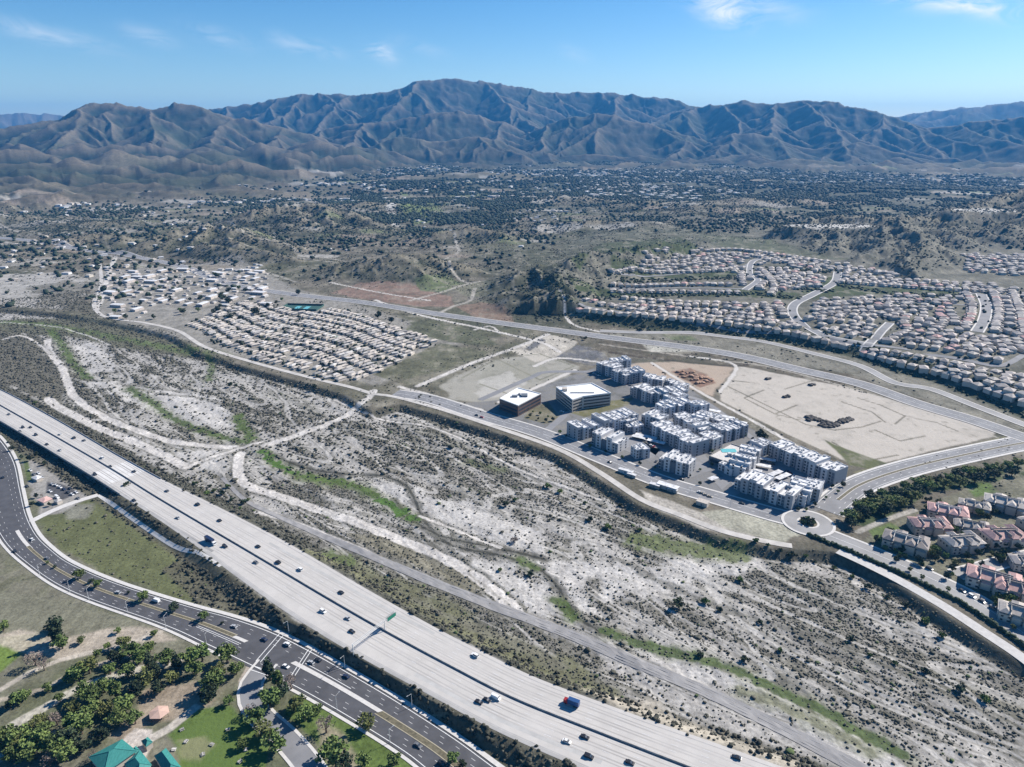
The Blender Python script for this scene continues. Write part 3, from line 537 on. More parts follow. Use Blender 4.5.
for P in ([(727, 386), (807, 425), (835, 430), (862, 427), (881, 421)], [(730, 380), (760, 384)], [(785, 389), (815, 380)], [(842, 402), (872, 412), (885, 422)], [(875, 430), (900, 441), (925, 436)], [(832, 442), (866, 461), (898, 455)], [(744, 398), (775, 414), (800, 420)], [(744, 398), (764, 390)], [(775, 414), (797, 405)], [(858, 398), (880, 405), (905, 416), (895, 424)], [(905, 416), (935, 422), (960, 432)], [(700, 396), (722, 402), (790, 436), (838, 458)]): berm(P)
for P in ([(495, 358), (540, 354), (574, 366), (540, 380), (495, 358)], [(462, 378), (495, 360)], [(480, 384), (520, 398)]): berm(P, 2.2, (.21, .205, .15), .8)
paint([(640, 490), (700, 512), (745, 530), (760, 540), (700, 528), (655, 508)], (.42, .39, .34), 2, 5, 1.5)
paint([(735, 508), (790, 522), (800, 535), (780, 545), (730, 528), (700, 512)], (.36, .35, .28), 2, 5, 3)
paint([(600, 335), (700, 348), (800, 368), (900, 402), (1024, 440), (1200, 500), (1200, 440), (1024, 400), (930, 374), (860, 358), (760, 342), (640, 330)], (.20, .19, .155), 4, 5, 4)
paint([(590, 350), (680, 362), (740, 366), (850, 388), (1000, 430), (990, 424), (850, 374), (700, 350), (600, 340)], (.115, .10, .075), 2, 5, 2)
paint([(640, 342), (690, 348), (700, 352), (650, 352)], (.40, .385, .33), 3, 5, 2)
paint([(660, 333), (690, 336), (700, 341), (672, 340)], (.10, .13, .055), 3, 5, 3, None, .7)
paint([(825, 440), (835, 445), (905, 470), (895, 474), (850, 465)], (.12, .13, .065), 1.5, 5, 1.5)
paint([(478, 250), (520, 240), (590, 246), (640, 244), (600, 262), (600, 300), (570, 322), (520, 312), (490, 290)], (.05, .056, .04), 8, 25, 10, None, .6)
stroke([(590, 349), (640, 357), (700, 363.5), (740, 366), (765, 362.5), (850, 380.5), (925, 404), (1000, 428)], (.06, .05, .04), 5.5, 1.5, 5, .9)
stroke([(600, 344), (700, 358), (770, 367), (860, 391), (930, 414), (1010, 442)], (.42, .39, .34), 3, 1.2, 5, .8)
stroke([(858, 473), (900, 463), (940, 454), (985, 443), (1024, 433)], (.21, .20, .12), 5, 1.5, 5, .9)
# green corridor by the avenue and condo gardens
paint([(842, 516), (862, 500), (900, 487), (960, 475), (1024, 462), (1100, 450), (1100, 470), (1024, 478), (970, 488), (930, 492), (900, 510), (870, 530)], (.06, .08, .035), 2, 5, 2)
paint([(855, 545), (900, 520), (960, 490), (1010, 478), (1200, 470), (1200, 700), (1040, 640), (960, 600), (900, 570)], (.17, .165, .12), 2, 5, 2)
paint([(868, 530), (890, 522), (905, 530), (880, 545)], (.12, .16, .06), 2, 5, 1.5)
paint([(965, 485), (990, 483), (1000, 492), (975, 497)], (.11, .16, .055), 2, 5, 1)
stroke([(858, 532), (885, 520), (915, 510)], (.40, .38, .34), 4, 1, 5, .9)
# ---- tract: yards, dark slopes between terraces
tr = sstep(0, 20, sdT) * (RR < 3600)
lerp3(tr * sstep(0, 15, sdT) * sstep(2300, 1900, RR), (.155, .15, .12))
bl = sstep(-14, -4, sdT) * sstep(34, 24, sdT) * (dTr < 40) * (RR < 2200); lerp3(bl * .9, (.055, .065, .038))
for P in ([(565, 290), (640, 294), (740, 292), (800, 296), (800, 303), (740, 299), (640, 298), (575, 298)], [(610, 273), (740, 273), (760, 278), (700, 281), (610, 280)], [(830, 280), (860, 290), (960, 290), (960, 298), (870, 298), (810, 302), (800, 296)], [(600, 245), (680, 240), (700, 258), (640, 268), (590, 272), (580, 285), (570, 280), (585, 255)], [(870, 305), (950, 300), (960, 306), (880, 309)]):
    paint(P, (.065, .085, .04), 4, 14, 3)
paint([(480, 240), (560, 230), (700, 232), (800, 252), (780, 262), (700, 250), (640, 245), (600, 262), (560, 285), (540, 290), (520, 262)], (.10, .108, .066), 14, 12, 14, None, .5)
paint([(700, 238), (760, 242), (830, 262), (880, 268), (800, 262), (720, 250)], (.095, .115, .06), 10, 14, 8, None, .5)
for a_, b_, ra, rb in PADS: paint([(a_ + ra * .95 * math.cos(t) * (1 + .15 * math.sin(3 * t)), b_ + rb * .95 * math.sin(t)) for t in np.linspace(0, 6.28, 17)[:-1]], (.50, .48, .44), 6, 0, 8, 0, 1.0, 25, True)
# ---- town upper left and valley floor patches
for k in range(420):
    px = rng.uniform(-100, 1120); py = 168 + 110 * rng.beta(1.3, 2.2)
    if (px > 540 and py > 232): continue
    if px < 300 and py < 198: continue
    a_, b_ = W(px, py, 12); wd = rng.uniform(15, 60) * (1 + (py < 200)); c = [(.34, .32, .28), (.17, .19, .10), (.24, .21, .165), (.42, .40, .36), (.30, .25, .20)][rng.integers(5)]
    r1 = rng.uniform(-.5, .5); P = [(a_ + wd * math.cos(t + r1) * 1.5, b_ + wd * math.sin(t + r1) * rng.uniform(.5, 1.1)) for t in (0.4, 1.6, 2.6, 3.7, 4.6, 5.7)]
    paint(P, c, 6, 0, 8, None, .75, 30, True)
for k in range(40):
    px = rng.uniform(-60, 300); py = rng.uniform(212, 276); l = rng.uniform(20, 90)
    stroke([(px, py), (px + l / 2, py + rng.uniform(-2, 4)), (px + l, py + rng.uniform(-1, 9))], (.40, .375, .33), 5, 3, 6, .7, None, 3)
stroke([(0, 262), (60, 258), (110, 256), (150, 266), (180, 268)], (.36, .34, .31), 12, 6, 5, .8, None, 4)
# mottled soil of the open fields: bare pale scars, dry grass and dark weeds
s_ = (RR > 640) & (RR < 3300) & (sdP > 4); na = fbm(X[s_], Y[s_], 38, 5, 501, .62); nb_ = fbm(X[s_], Y[s_], 11, 4, 502, .6); ls_ = np.clip((C[s_].sum(1) - .30) / .7, 0, 1)
def mixs(m, c): C[s_] = C[s_] * (1 - m[:, None]) + np.array(c) * m[:, None]
mixs(sstep(.0, .42, na + .5 * nb_) * .75 * (1 - ls_), (.27, .25, .20)); mixs(sstep(.02, .4, -na + .6 * nb_) * .65 * (1 - ls_ * .8), (.07, .072, .05)); mixs(sstep(.25, .5, nb_) * .5, (.19, .175, .135))
# dirt tracks on the plateau and in the wash
for P, w_, zz in (([(47, 340), (50, 352), (62, 368), (68, 384), (76, 398), (100, 415), (135, 430), (180, 443), (235, 447)], 8, 0), ([(48, 398), (60, 408), (95, 426), (130, 440), (165, 456), (186, 468)], 9, 0), ([(0, 340), (20, 336), (36, 342), (50, 354)], 3, 0), ([(185, 468), (210, 458), (240, 448), (262, 442)], 4, 0),
                 ([(240, 453), (238, 470), (246, 485), (290, 500), (350, 520), (400, 540), (442, 557), (480, 580), (505, 602), (515, 612)], 8.5, 0), ([(256, 512), (300, 524), (350, 545), (420, 575), (475, 600)], 3, 0), ([(420, 516), (455, 530), (500, 548)], 2.5, 0),
                 ([(472, 572), (490, 585), (512, 602), (520, 612)], 4, 0), ([(265, 445), (300, 433), (335, 420), (368, 402), (374, 394)], 8, 1), ([(335, 400), (375, 418), (440, 430), (520, 470), (600, 500)], 1.8, 0),
                 ([(400, 387), (440, 398), (480, 410)], 6, 5), ([(418, 386), (470, 364), (520, 346), (548, 334)], 7, 5), ([(474, 330), (490, 326), (500, 333)], 3, 5), ([(500, 402), (535, 388), (575, 370)], 5, 5), ([(375, 300), (420, 315), (480, 328), (540, 342), (560, 352)], 6, 5),
                 ([(535, 366), (558, 358), (600, 362)], 5, 5), ([(690, 356), (735, 365), (720, 392)], 4, 5), ([(652, 363), (700, 392), (760, 425), (838, 470)], 4, 5),
                 ([(560, 300), (572, 318), (600, 326)], 4, 14), ([(115, 258), (108, 275), (103, 295), (96, 310)], 9, 5), ([(330, 282), (380, 292), (430, 300)], 4, 6)):
    stroke(P, (.13, .125, .10), w_ + 4, 2.0, zz, .5 if zz == 0 else .2, .5, 2); stroke(P, (.56, .53, .49), w_, 1.2, zz, .95, 0, 1.0)
SPK = np.ones_like(X)
for P in ([(737, 366), (765, 363), (850, 381), (1000, 427), (992, 437), (930, 451), (868, 468), (838, 458), (790, 436), (722, 402), (718, 392)], [(652, 362), (700, 362), (735, 368), (712, 396), (700, 392), (665, 378), (620, 366)], [(440, 384), (490, 360), (540, 354), (580, 366), (700, 360), (740, 420), (838, 480), (800, 520), (560, 450), (440, 405)], [(165, 735), (195, 712), (225, 705), (255, 725), (268, 745), (262, 800), (190, 800)]):
    PP = Wl(P, 5); s = sub(PP, 10); SPK[s] = np.minimum(SPK[s], 1 - .8 * sstep(-3, 3, poly_sd(X[s], Y[s], PP)))
BD = BD * (sdA < -3.6); BD = np.clip(BD, 0, 1.5) * (1 - emb * (sdF > -2)) * near
# ================================================================ queries
def _idx(x, y):
    x = np.asarray(x, float); y = np.asarray(y, float); r = np.hypot(x, y); a = np.arctan2(x, y)
    i = np.clip(np.searchsorted(rr, r) - 1, 0, NR - 2); j = np.clip(np.searchsorted(az, a) - 1, 0, NA - 2)
    return i, j, np.clip((r - rr[i]) / (rr[i + 1] - rr[i]), 0, 1), np.clip((a - az[j]) / (az[j + 1] - az[j]), 0, 1)
def samp(A, x, y):
    i, j, u, v = _idx(x, y); return A[i, j] * (1 - u) * (1 - v) + A[i + 1, j] * u * (1 - v) + A[i, j + 1] * (1 - u) * v + A[i + 1, j + 1] * u * v
def hz(x, y): return float(samp(Z, x, y))
def at(px, py, dz=0.0):
    """ground point seen at an image position (first hit of the terrain; dz: height of the seen point above the ground)"""
    s, a = slope_of(px, py); j = int(np.clip(np.searchsorted(az, a) - 1, 0, NA - 2)); t = (a - az[j]) / (az[j + 1] - az[j])
    zc = Z[:, j] * (1 - t) + Z[:, j + 1] * t + dz; d = H + rr * s - zc
    k = np.argmax(d < 0) if (d < 0).any() else NR - 1
    k = max(k, 1); u = d[k - 1] / (d[k - 1] - d[k] + 1e-9); r = rr[k - 1] + u * (rr[k] - rr[k - 1])
    x, y = r * math.sin(a), r * math.cos(a); return x, y, hz(x, y)
if 0: pass
# ================================================================ the ground mesh
V = np.stack([X.ravel(), Y.ravel(), Z.ravel()], 1)
ii = np.arange(NR - 1)[:, None] * NA + np.arange(NA - 1)[None, :]
Fq = np.stack([ii, ii + 1, ii + NA + 1, ii + NA], -1).reshape(-1, 4)[:, ::-1]
gm = bpy.data.materials.new('ground'); gm.use_nodes = True
gn, gl = gm.node_tree.nodes, gm.node_tree.links; gb = gn['Principled BSDF']; gb.inputs['Roughness'].default_value = .95; gb.inputs['Specular IOR Level'].default_value = .1
at_ = gn.new('ShaderNodeAttribute'); at_.attribute_name = 'soil'
tcg = gn.new('ShaderNodeTexCoord')
def gnoise(s, d, lo, hi, a, b, st=(1, 1, 1)):
    m_ = gn.new('ShaderNodeMapping'); m_.inputs['Scale'].default_value = st; m_.inputs['Rotation'].default_value = (0, 0, R(41)) if st != (1, 1, 1) else (0, 0, 0); gl.new(tcg.outputs['Object'], m_.inputs[0])
    n_ = gn.new('ShaderNodeTexNoise'); n_.inputs['Scale'].default_value = s; n_.inputs['Detail'].default_value = d; n_.inputs['Roughness'].default_value = .65; gl.new(m_.outputs[0], n_.inputs[0])
    r_ = gn.new('ShaderNodeMapRange'); r_.inputs[1].default_value = lo; r_.inputs[2].default_value = hi; r_.inputs[3].default_value = a; r_.inputs[4].default_value = b; gl.new(n_.outputs[0], r_.inputs[0]); return r_.outputs[0]
def gmul(a, b):
    m_ = gn.new('ShaderNodeMath'); m_.operation = 'MULTIPLY'; gl.new(a, m_.inputs[0]); gl.new(b, m_.inputs[1]); return m_.outputs[0]
f1 = gnoise(.45, 5, .32, .62, .66, 1.12); f2 = gnoise(.055, 6, .35, .65, .80, 1.14); f3 = gnoise(.16, 5, .36, .6, .84, 1.08, (1, .28, 1))
mul0 = gmul(gmul(f1, f2), f3)
mxs = gn.new('ShaderNodeMix'); mxs.data_type = 'FLOAT'; gl.new(at_.outputs['Alpha'], mxs.inputs[0]); mxs.inputs[2].default_value = .93; gl.new(mul0, mxs.inputs[3]); mulv = mxs.outputs[0]
vm_ = gn.new('ShaderNodeVectorMath'); vm_.operation = 'SCALE'; gl.new(at_.outputs['Color'], vm_.inputs[0]); gl.new(mulv, vm_.inputs['Scale']); gl.new(vm_.outputs[0], gb.inputs['Base Color'])
bmp = gn.new('ShaderNodeBump'); bmp.inputs['Strength'].default_value = .5; bmp.inputs['Distance'].default_value = .5; gl.new(f1, bmp.inputs['Height']); gl.new(bmp.outputs[0], gb.inputs['Normal'])
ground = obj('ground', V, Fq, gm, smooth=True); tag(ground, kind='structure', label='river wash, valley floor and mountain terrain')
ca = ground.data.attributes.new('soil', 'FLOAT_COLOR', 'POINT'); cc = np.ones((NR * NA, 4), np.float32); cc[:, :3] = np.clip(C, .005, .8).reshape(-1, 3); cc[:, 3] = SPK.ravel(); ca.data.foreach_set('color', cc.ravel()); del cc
# ================================================================ haze
hb = MB(); zt = float(Z.max()) + 30
hb.box(-20500, 20500, -200, 20500, float(Z.min()) - 1, max(zt, 600))
hm = bpy.data.materials.new('haze'); hm.use_nodes = True; hn = hm.node_tree.nodes; hl = hm.node_tree.links; hn.remove(hn['Principled BSDF'])
pv = hn.new('ShaderNodeVolumePrincipled'); pv.inputs['Color'].default_value = (.09, .44, 1.0, 1); pv.inputs['Density'].default_value = 4.6e-5; pv.inputs['Anisotropy'].default_value = .1
hl.new(pv.outputs[0], hn['Material Output'].inputs['Volume'])
haze = hb.build('haze', hm); tag(haze, kind='stuff', label='thin blue haze over the far valley and mountains')
# ================================================================ road ribbons
def ribbon(name, P, w_, m, lift=.10, parent=None, wid=None, zfix=None, step=6, nx=2, off=0.0, tagk=None, label=None, smooth_=True):
    P = smooth_line(P, step) if smooth_ else np.array(P)
    T = np.gradient(P, axis=0); T /= np.linalg.norm(T, axis=1)[:, None] + 1e-9; Nn = np.stack([-T[:, 1], T[:, 0]], 1)
    n = len(P); us = np.linspace(-.5, .5, nx + 1); Vv = []
    for k in range(n):
        ww = w_ if wid is None else np.interp(k / (n - 1), np.linspace(0, 1, len(wid)), wid)
        for u in us:
            p = P[k] + Nn[k] * (u * ww + off); z = (hz(*p) if zfix is None else zfix) + lift; Vv.append((p[0], p[1], z))
    Fv = [(k * (nx + 1) + q, k * (nx + 1) + q + 1, (k + 1) * (nx + 1) + q + 1, (k + 1) * (nx + 1) + q) for k in range(n - 1) for q in range(nx)]
    Fv = [f[::-1] for f in Fv]
    if parent is False: return Vv, Fv
    o = obj(name, Vv, Fv, m, parent)
    if tagk: tag(o, kind=tagk, label=label)
    return o
def dashes(P, off, ln, gap, wd, zfix=None, lift=.16, start=0, end=1):
    """painted dashes as one marking mesh"""
    P = smooth_line(P, 2); T = np.gradient(P, axis=0); T /= np.linalg.norm(T, axis=1)[:, None] + 1e-9; Nn = np.stack([-T[:, 1], T[:, 0]], 1)
    s = np.concatenate([[0], np.cumsum(np.linalg.norm(np.diff(P, axis=0), axis=1))]); q = s[-1] * start; V_, F_ = [], []
    while q < s[-1] * end:
        segs = np.arange(q, min(q + ln, s[-1]) + .01, 6 if ln > 8 else ln)
        if len(segs) < 2: break
        pts = [(np.interp(t, s, P[:, 0]) + np.interp(t, s, Nn[:, 0]) * off, np.interp(t, s, P[:, 1]) + np.interp(t, s, Nn[:, 1]) * off, np.interp(t, s, Nn[:, 0]), np.interp(t, s, Nn[:, 1])) for t in segs]
        i0 = len(V_)
        for (x, y, nx_, ny_) in pts:
            z = (hz(x, y) if zfix is None else zfix) + lift
            V_ += [(x + nx_ * wd / 2, y + ny_ * wd / 2, z), (x - nx_ * wd / 2, y - ny_ * wd / 2, z)]
        for k in range(len(pts) - 1): F_.append((i0 + 2 * k + 1, i0 + 2 * k, i0 + 2 * k + 2, i0 + 2 * k + 3)[::-1])
        q += ln + gap
    return V_, F_
def mergeVF(L_):
    V_, F_ = [], []
    for v, f in L_:
        i = len(V_); V_ += v; F_ += [tuple(a + i for a in q) for q in f]
    return V_, F_
def resample(P, n):
    P = smooth_line(P, 3); s = np.concatenate([[0], np.cumsum(np.linalg.norm(np.diff(P, axis=0), axis=1))]); t = np.linspace(0, s[-1], n)
    return np.stack([np.interp(t, s, P[:, 0]), np.interp(t, s, P[:, 1])], 1)
# freeway: the carriageways follow the median line; each side keeps its own measured width
MID = smooth_line(Wl(FW_MID, FZ), 6); Tm = np.gradient(MID, axis=0); Tm /= np.linalg.norm(Tm, axis=1)[:, None]; Nm = np.stack([-Tm[:, 1], Tm[:, 0]], 1)   # left of travel = far side
def side_w(line):
    L_ = smooth_line(Wl(line, FZ), 3); out = []
    for p, nn in zip(MID, Nm):
        d = L_ - p; al = d @ np.array([-nn[1], nn[0]]) ; k = np.argmin(np.abs(al)); out.append(abs(float(d[k] @ nn)))
    out = np.array(out); k = np.ones(25) / 25; return np.convolve(np.pad(out, 12, mode='edge'), k, 'valid')
WU = side_w(FW_UP); WLo = side_w(FW_LO)
def strip_side(o0, o1, z): # offsets as arrays
    V_ = []; n = len(MID)
    for k in range(n): V_ += [tuple(MID[k] + Nm[k] * o0[k]) + (z,), tuple(MID[k] + Nm[k] * o1[k]) + (z,)]
    F_ = [(2 * k, 2 * k + 1, 2 * k + 3, 2 * k + 2) for k in range(n - 1)]
    return V_, F_
n_ = len(MID); one = np.ones(n_)
fwm = mat('freeway_concrete', (.475, .452, .42), var=.08, scale=.10, detail=8, lo=.3, hi=.7)
def flipped(vf): return vf[0], [f[::-1] for f in vf[1]]
fr = obj('freeway', *strip_side(WU, -WLo, FZ), fwm); tag(fr, kind='structure', label='wide pale concrete freeway crossing the wash')
shade_l = []
for o_, wd_ in [(3.2, .35), (6.9, .5), (8.6, .4), (12.2, .5), (14.0, .4), (-3.4, .35), (-7.0, .5), (-8.8, .4), (-12.4, .5), (-14.2, .4)]:
    shade_l.append(strip_side(one * (o_ + wd_ * .8), one * (o_ - wd_ * .8), FZ + .02))
so_ = obj('worn_wheel_tracks', *mergeVF(shade_l), mat('tyre_polish', (.405, .385, .36), var=.16, scale=.03, detail=8), fr)
lv_, lf_ = [], []
for o_ in (5.6, 9.4, 13.2, -5.6, -9.4, -13.2): lv_.append(dashes(MID, o_, 3.6, 11, .25, FZ, .045))
for o_ in (1.8, -1.8): lv_.append(dashes(MID, o_, 60, .1, .18, FZ, .045))
obj('lane_markings', *mergeVF(lv_), M['paint_faint'], fr)
sh = [strip_side(WU - 2.2, WU - 2.6, FZ + .03), strip_side(-WLo + 2.8, -WLo + 2.3, FZ + .03)]
obj('shoulder_line', *mergeVF(sh), M['joint'], fr)
obj('shoulder_patch', *strip_side(-WLo + 2.0, -WLo + .2, FZ + .035), mat('shoulder', (.36, .35, .335), var=.12, scale=.1, detail=6), fr)
obj('median_strip', *strip_side(one * .75, one * -.75, FZ + .05), mat('median_dark', (.15, .145, .14), var=.25, scale=.3), fr)
def fpatch(px0, px1, o0, o1, c, nm='repair_patch'):
    k0 = int(np.argmin(np.linalg.norm(MID - np.array(W(*px0, FZ)), axis=1))); k1 = int(np.argmin(np.linalg.norm(MID - np.array(W(*px1, FZ)), axis=1))); k0, k1 = min(k0, k1), max(k0, k1) + 1
    v, f = strip_side(one * o0, one * o1, FZ + .012); V_ = v[2 * k0:2 * k1]; obj(nm, V_, [(2 * k, 2 * k + 1, 2 * k + 3, 2 * k + 2) for k in range(k1 - k0 - 1)], mat(nm, c, var=.1, scale=.15, detail=7), fr)
fpatch((130, 480), (235, 543), -13.8, -16.6, (.27, .265, .255)); fpatch((112, 468), (128, 478), 17, .9, (.60, .585, .56), 'bridge_deck_slab'); fpatch((112, 468), (128, 478), -.9, -16, (.60, .585, .56), 'bridge_deck_slab')
fpatch((250, 552), (420, 650), 14.5, 16.4, (.42, .41, .39)); fpatch((430, 655), (610, 737), -14.6, -17, (.42, .41, .39)); fpatch((380, 628), (560, 717), 5.0, 5.2, (.30, .295, .285)); fpatch((40, 428), (180, 512), 9.0, 9.25, (.32, .31, .30)); fpatch((300, 582), (480, 682), -9.3, -9.1, (.30, .295, .285))
# median barrier with sloped sides
bv, bf = [], []
for k in range(n_):
    for (o_, z_) in ((.30, FZ + .055), (.12, FZ + .95), (-.12, FZ + .95), (-.30, FZ + .055)): bv.append(tuple(MID[k] + Nm[k] * o_) + (z_,))
for k in range(n_ - 1):
    for q in range(3): bf.append((4 * k + q, 4 * k + q + 1, 4 * k + q + 5, 4 * k + q + 4))
tag(obj('median_barrier', bv, bf, M['barrier']), 'long grey concrete barrier down the middle of the freeway', 'barrier')
# bridge over the wash: girders, parapets, piers
kb = [k for k in range(n_) if (MID[k][0] - bx) * .8 - (MID[k][1] - by) * .6 < 8]
br = empty('freeway_bridge', (MID[kb[-1]][0], MID[kb[-1]][1], 0)); tag(br, 'long low concrete bridge carrying the freeway over the sandy wash', 'bridge'); bo = Vector(br.location)
def loftside(o_list, ks, name, m):
    V_, F_ = [], []
    for k in ks:
        for (o_, z_) in o_list(k): p = MID[k] + Nm[k] * o_; V_.append((p[0] - bo.x, p[1] - bo.y, z_))
    q = len(o_list(ks[0]))
    for k in range(len(ks) - 1):
        for a in range(q): F_.append((k * q + a, k * q + (a + 1) % q, (k + 1) * q + (a + 1) % q, (k + 1) * q + a))
    F_.append(tuple(range(q))); F_.append(tuple(range((len(ks) - 1) * q, len(ks) * q))[::-1])
    return obj(name, V_, F_, m, br)
loftside(lambda k: [(WU[k] - .2, FZ - .05), (-WLo[k] + .2, FZ - .05), (-WLo[k] + .2, FZ - 1.0), (-WLo[k] + 2.5, FZ - 2.0), (WU[k] - 2.5, FZ - 2.0), (WU[k] - .2, FZ - 1.0)], kb, 'girder', M['barrier'])
for s_n, w__ in ((1, WU), (-1, WLo)):
    loftside(lambda k: [(s_n * (w__[k]), FZ - 1.0), (s_n * (w__[k] - .3), FZ - 1.0), (s_n * (w__[k] - .3), FZ + .85), (s_n * (w__[k]), FZ + .85)][::s_n], kb, 'parapet', mat('parapet_concrete', (.33, .325, .315), var=.15, scale=.5))
for c_, k in enumerate(kb[2:-2:6]):
    for o_ in (-12, -4, 4, 12):
        p = MID[k] + Nm[k] * o_; MB().tube((p[0] - bo.x, p[1] - bo.y, -2), (p[0] - bo.x, p[1] - bo.y, FZ - 2.003), .8, .8, 8).build('pier', M['barrier'], br)
# ------- arterial road (dark asphalt, planted median)
ar, al_ = resample(Wl(AR_R, 0), 160), resample(Wl(AR_L, 0), 160); ctr = (ar + al_) / 2
wAR = np.linalg.norm(ar - al_, axis=1)
def between(a, b, name, m, lift, parent=None, k0=0, k1=160, A=None, B=None, zf=None):
    A = ar if A is None else A; B = al_ if B is None else B; V_ = []; n = k1 - k0
    for k in range(k0, k1):
        for t in (a, b): p = A[k] * (1 - t) + B[k] * t; V_.append((p[0], p[1], (hz(*p) if zf is None else zf) + lift))
    F_ = [(2 * k, 2 * k + 1, 2 * k + 3, 2 * k + 2) for k in range(n - 1)]
    return obj(name, V_, [f[::-1] for f in F_] if (Vector((*(B[k0] - A[k0]), 0)).cross(Vector((*(A[k0 + 1] - A[k0]), 0))).z > 0) else F_, m, parent)
arterial = between(0, 1, 'arterial_road', M['asphalt'], .14); tag(arterial, kind='structure', label='dark asphalt arterial road with planted median')
for a, b in ((.035, .05), (.93, .945)): between(a, b, 'edge_line', M['paint'], .19, arterial)
for fr_ in (.165, .29): obj('lane_markings', *dashes(ar[5:] * (1 - fr_) + al_[5:] * fr_, 0, 2.6, 8, .2, None, .19), M['paint_faint'], arterial)
for fr_ in (.69, .82): obj('lane_markings', *dashes(ar[5:] * (1 - fr_) + al_[5:] * fr_, 0, 2.6, 8, .2, None, .19), M['paint_faint'], arterial)
def kof(px, py):
    p = np.array(W(px, py)); return int(np.argmin(np.linalg.norm(ctr - p, axis=1)))
for (p0, p1, a, b, mm_, nm) in (((28, 528), (40, 545), .40, .52, 'sidewalk', 'median_kerb'), ((36, 545), (225, 640), .44, .52, 'median', 'planted_median'), ((225, 640), (240, 646), .46, .54, 'sidewalk', 'median_kerb'), ((296, 662), (384, 704), .40, .50, 'sidewalk', 'median_kerb'), ((386, 706), (500, 790), .42, .55, 'median', 'planted_median')):
    k0, k1 = sorted((kof(*p0), kof(*p1))); k1 += 1
    if mm_ == 'median':
        between(a - .018, a, 'median_kerb', M['yellow'], .26, arterial, k0, k1); between(b, b + .018, 'median_kerb', M['yellow'], .26, arterial, k0, k1)
        between(a, b, nm, M[mm_], .27, arterial, k0, k1)
    else: between(a, b, nm, M[mm_], .26, arterial, k0, k1)
k0, k1 = kof(200, 628), kof(252, 652)
for fr_ in (.60, .645): obj('turn_lane_line', *dashes(ar[k0:k1] * (1 - fr_) + al_[k0:k1] * fr_, 0, 30, .1, .28, None, .20), M['paint'], arterial)
k0, k1 = kof(305, 662), kof(365, 695)
obj('turn_lane_line', *dashes(ar[k0:k1] * .66 + al_[k0:k1] * .34, 0, 60, .1, .35, None, .20), M['paint'], arterial)
def crosswalk(p0, p1, wd, parent, mt='paint'):
    a = np.array(W(*p0)); b = np.array(W(*p1)); t = (b - a) / np.linalg.norm(b - a); n = np.array([-t[1], t[0]])
    for s in (-wd / 2, wd / 2):
        q = [a + n * (s - .2), b + n * (s - .2), b + n * (s + .2), a + n * (s + .2)]; z = .205
        P = [(v[0], v[1], hz(*v) + z) for v in q]
        obj('crosswalk_line', P, [(0, 1, 2, 3)], M[mt], parent)
crosswalk((282, 634), (258, 662), 3, arterial); crosswalk((310, 650), (293, 676), 2, arterial)
crosswalk((252, 668), (282, 678), 3, arterial)
def sidewalk_strip(P, w_, m='sidewalk', lift=.22, name='sidewalk', step=6): return tag(ribbon(name, P, w_, M[m], lift, step=step), kind='structure', label='pale concrete pavement beside the road')
def offset_line(P, o_):
    P = np.array(P); T = np.gradient(P, axis=0); T /= np.linalg.norm(T, axis=1)[:, None]; return P + np.stack([-T[:, 1], T[:, 0]], 1) * o_
sg = 1 if np.dot(offset_line(ar, 1)[60] - ar[60], ar[60] - al_[60]) > 0 else -1
sidewalk_strip(offset_line(ar, sg * 1.7)[::3], 2.6); sidewalk_strip(offset_line(al_, -sg * 1.3)[:kof(255, 660)][::3], 1.8); sidewalk_strip(offset_line(al_, -sg * 1.3)[kof(300, 680):][::3], 1.8)
# park street
def road(px, w_, m, label, lift=.10, z=0, walk=None, name='road', lines=None, step=6, nx=2):
    P = [at(*p)[:2] for p in px]; o = tag(ribbon(name, P, w_, M[m], lift, step=step, nx=nx), kind='structure', label=label)
    if walk:
        for s in (-1, 1): sidewalk_strip(offset_line(smooth_line(P, step), s * (w_ / 2 + walk / 2)), walk, lift=lift + .1)
    if lines:
        for of, ln, gp in lines: obj('lane_markings', *dashes(P, of, ln, gp, .3, None, lift + .05), M['paint'], o)
    return o
road([(268, 662), (252, 682), (251, 700), (262, 717), (285, 738), (308, 765), (330, 800)], 10.5, 'asphalt_grey', 'grey park entrance street leaving the arterial road', .12, walk=1.6)
tag(ribbon('pavement', Wl([(30, 522), (52, 511), (75, 502), (98, 495)], 0), 6, M['sidewalk'], .12), kind='structure', label='pale concrete access track under the freeway bridge')
tag(ribbon('pavement', Wl([(98, 495), (130, 518), (175, 548), (200, 558), (222, 572)], 0), 3.0, M['sidewalk'], .12), kind='structure', label='pale access path between field and freeway bank')
# gravel road by the river
GRV = [(222, 478), (245, 500), (275, 515), (340, 543), (400, 568), (480, 601), (560, 631), (640, 664), (720, 698), (800, 738), (870, 775), (940, 815)]
grm = mat('gravel_road', (.27, .262, .255), var=.13, scale=.15, detail=7)
gr_o = tag(ribbon('gravel_road', [at(*p)[:2] for p in GRV], 0, grm, .22, wid=[3, 4, 5, 6, 8, 8, 8, 8.5, 8.5, 8.5], nx=4, step=4), kind='structure', label='grey gravel service road along the river bank')
obj('wheel_tracks', *mergeVF([dashes([at(*p)[:2] for p in GRV[4:]], o_, 40, 1, .5, None, .27) for o_ in (-2.2, -.4, 2.4)]), M['asphalt_old'], gr_o)
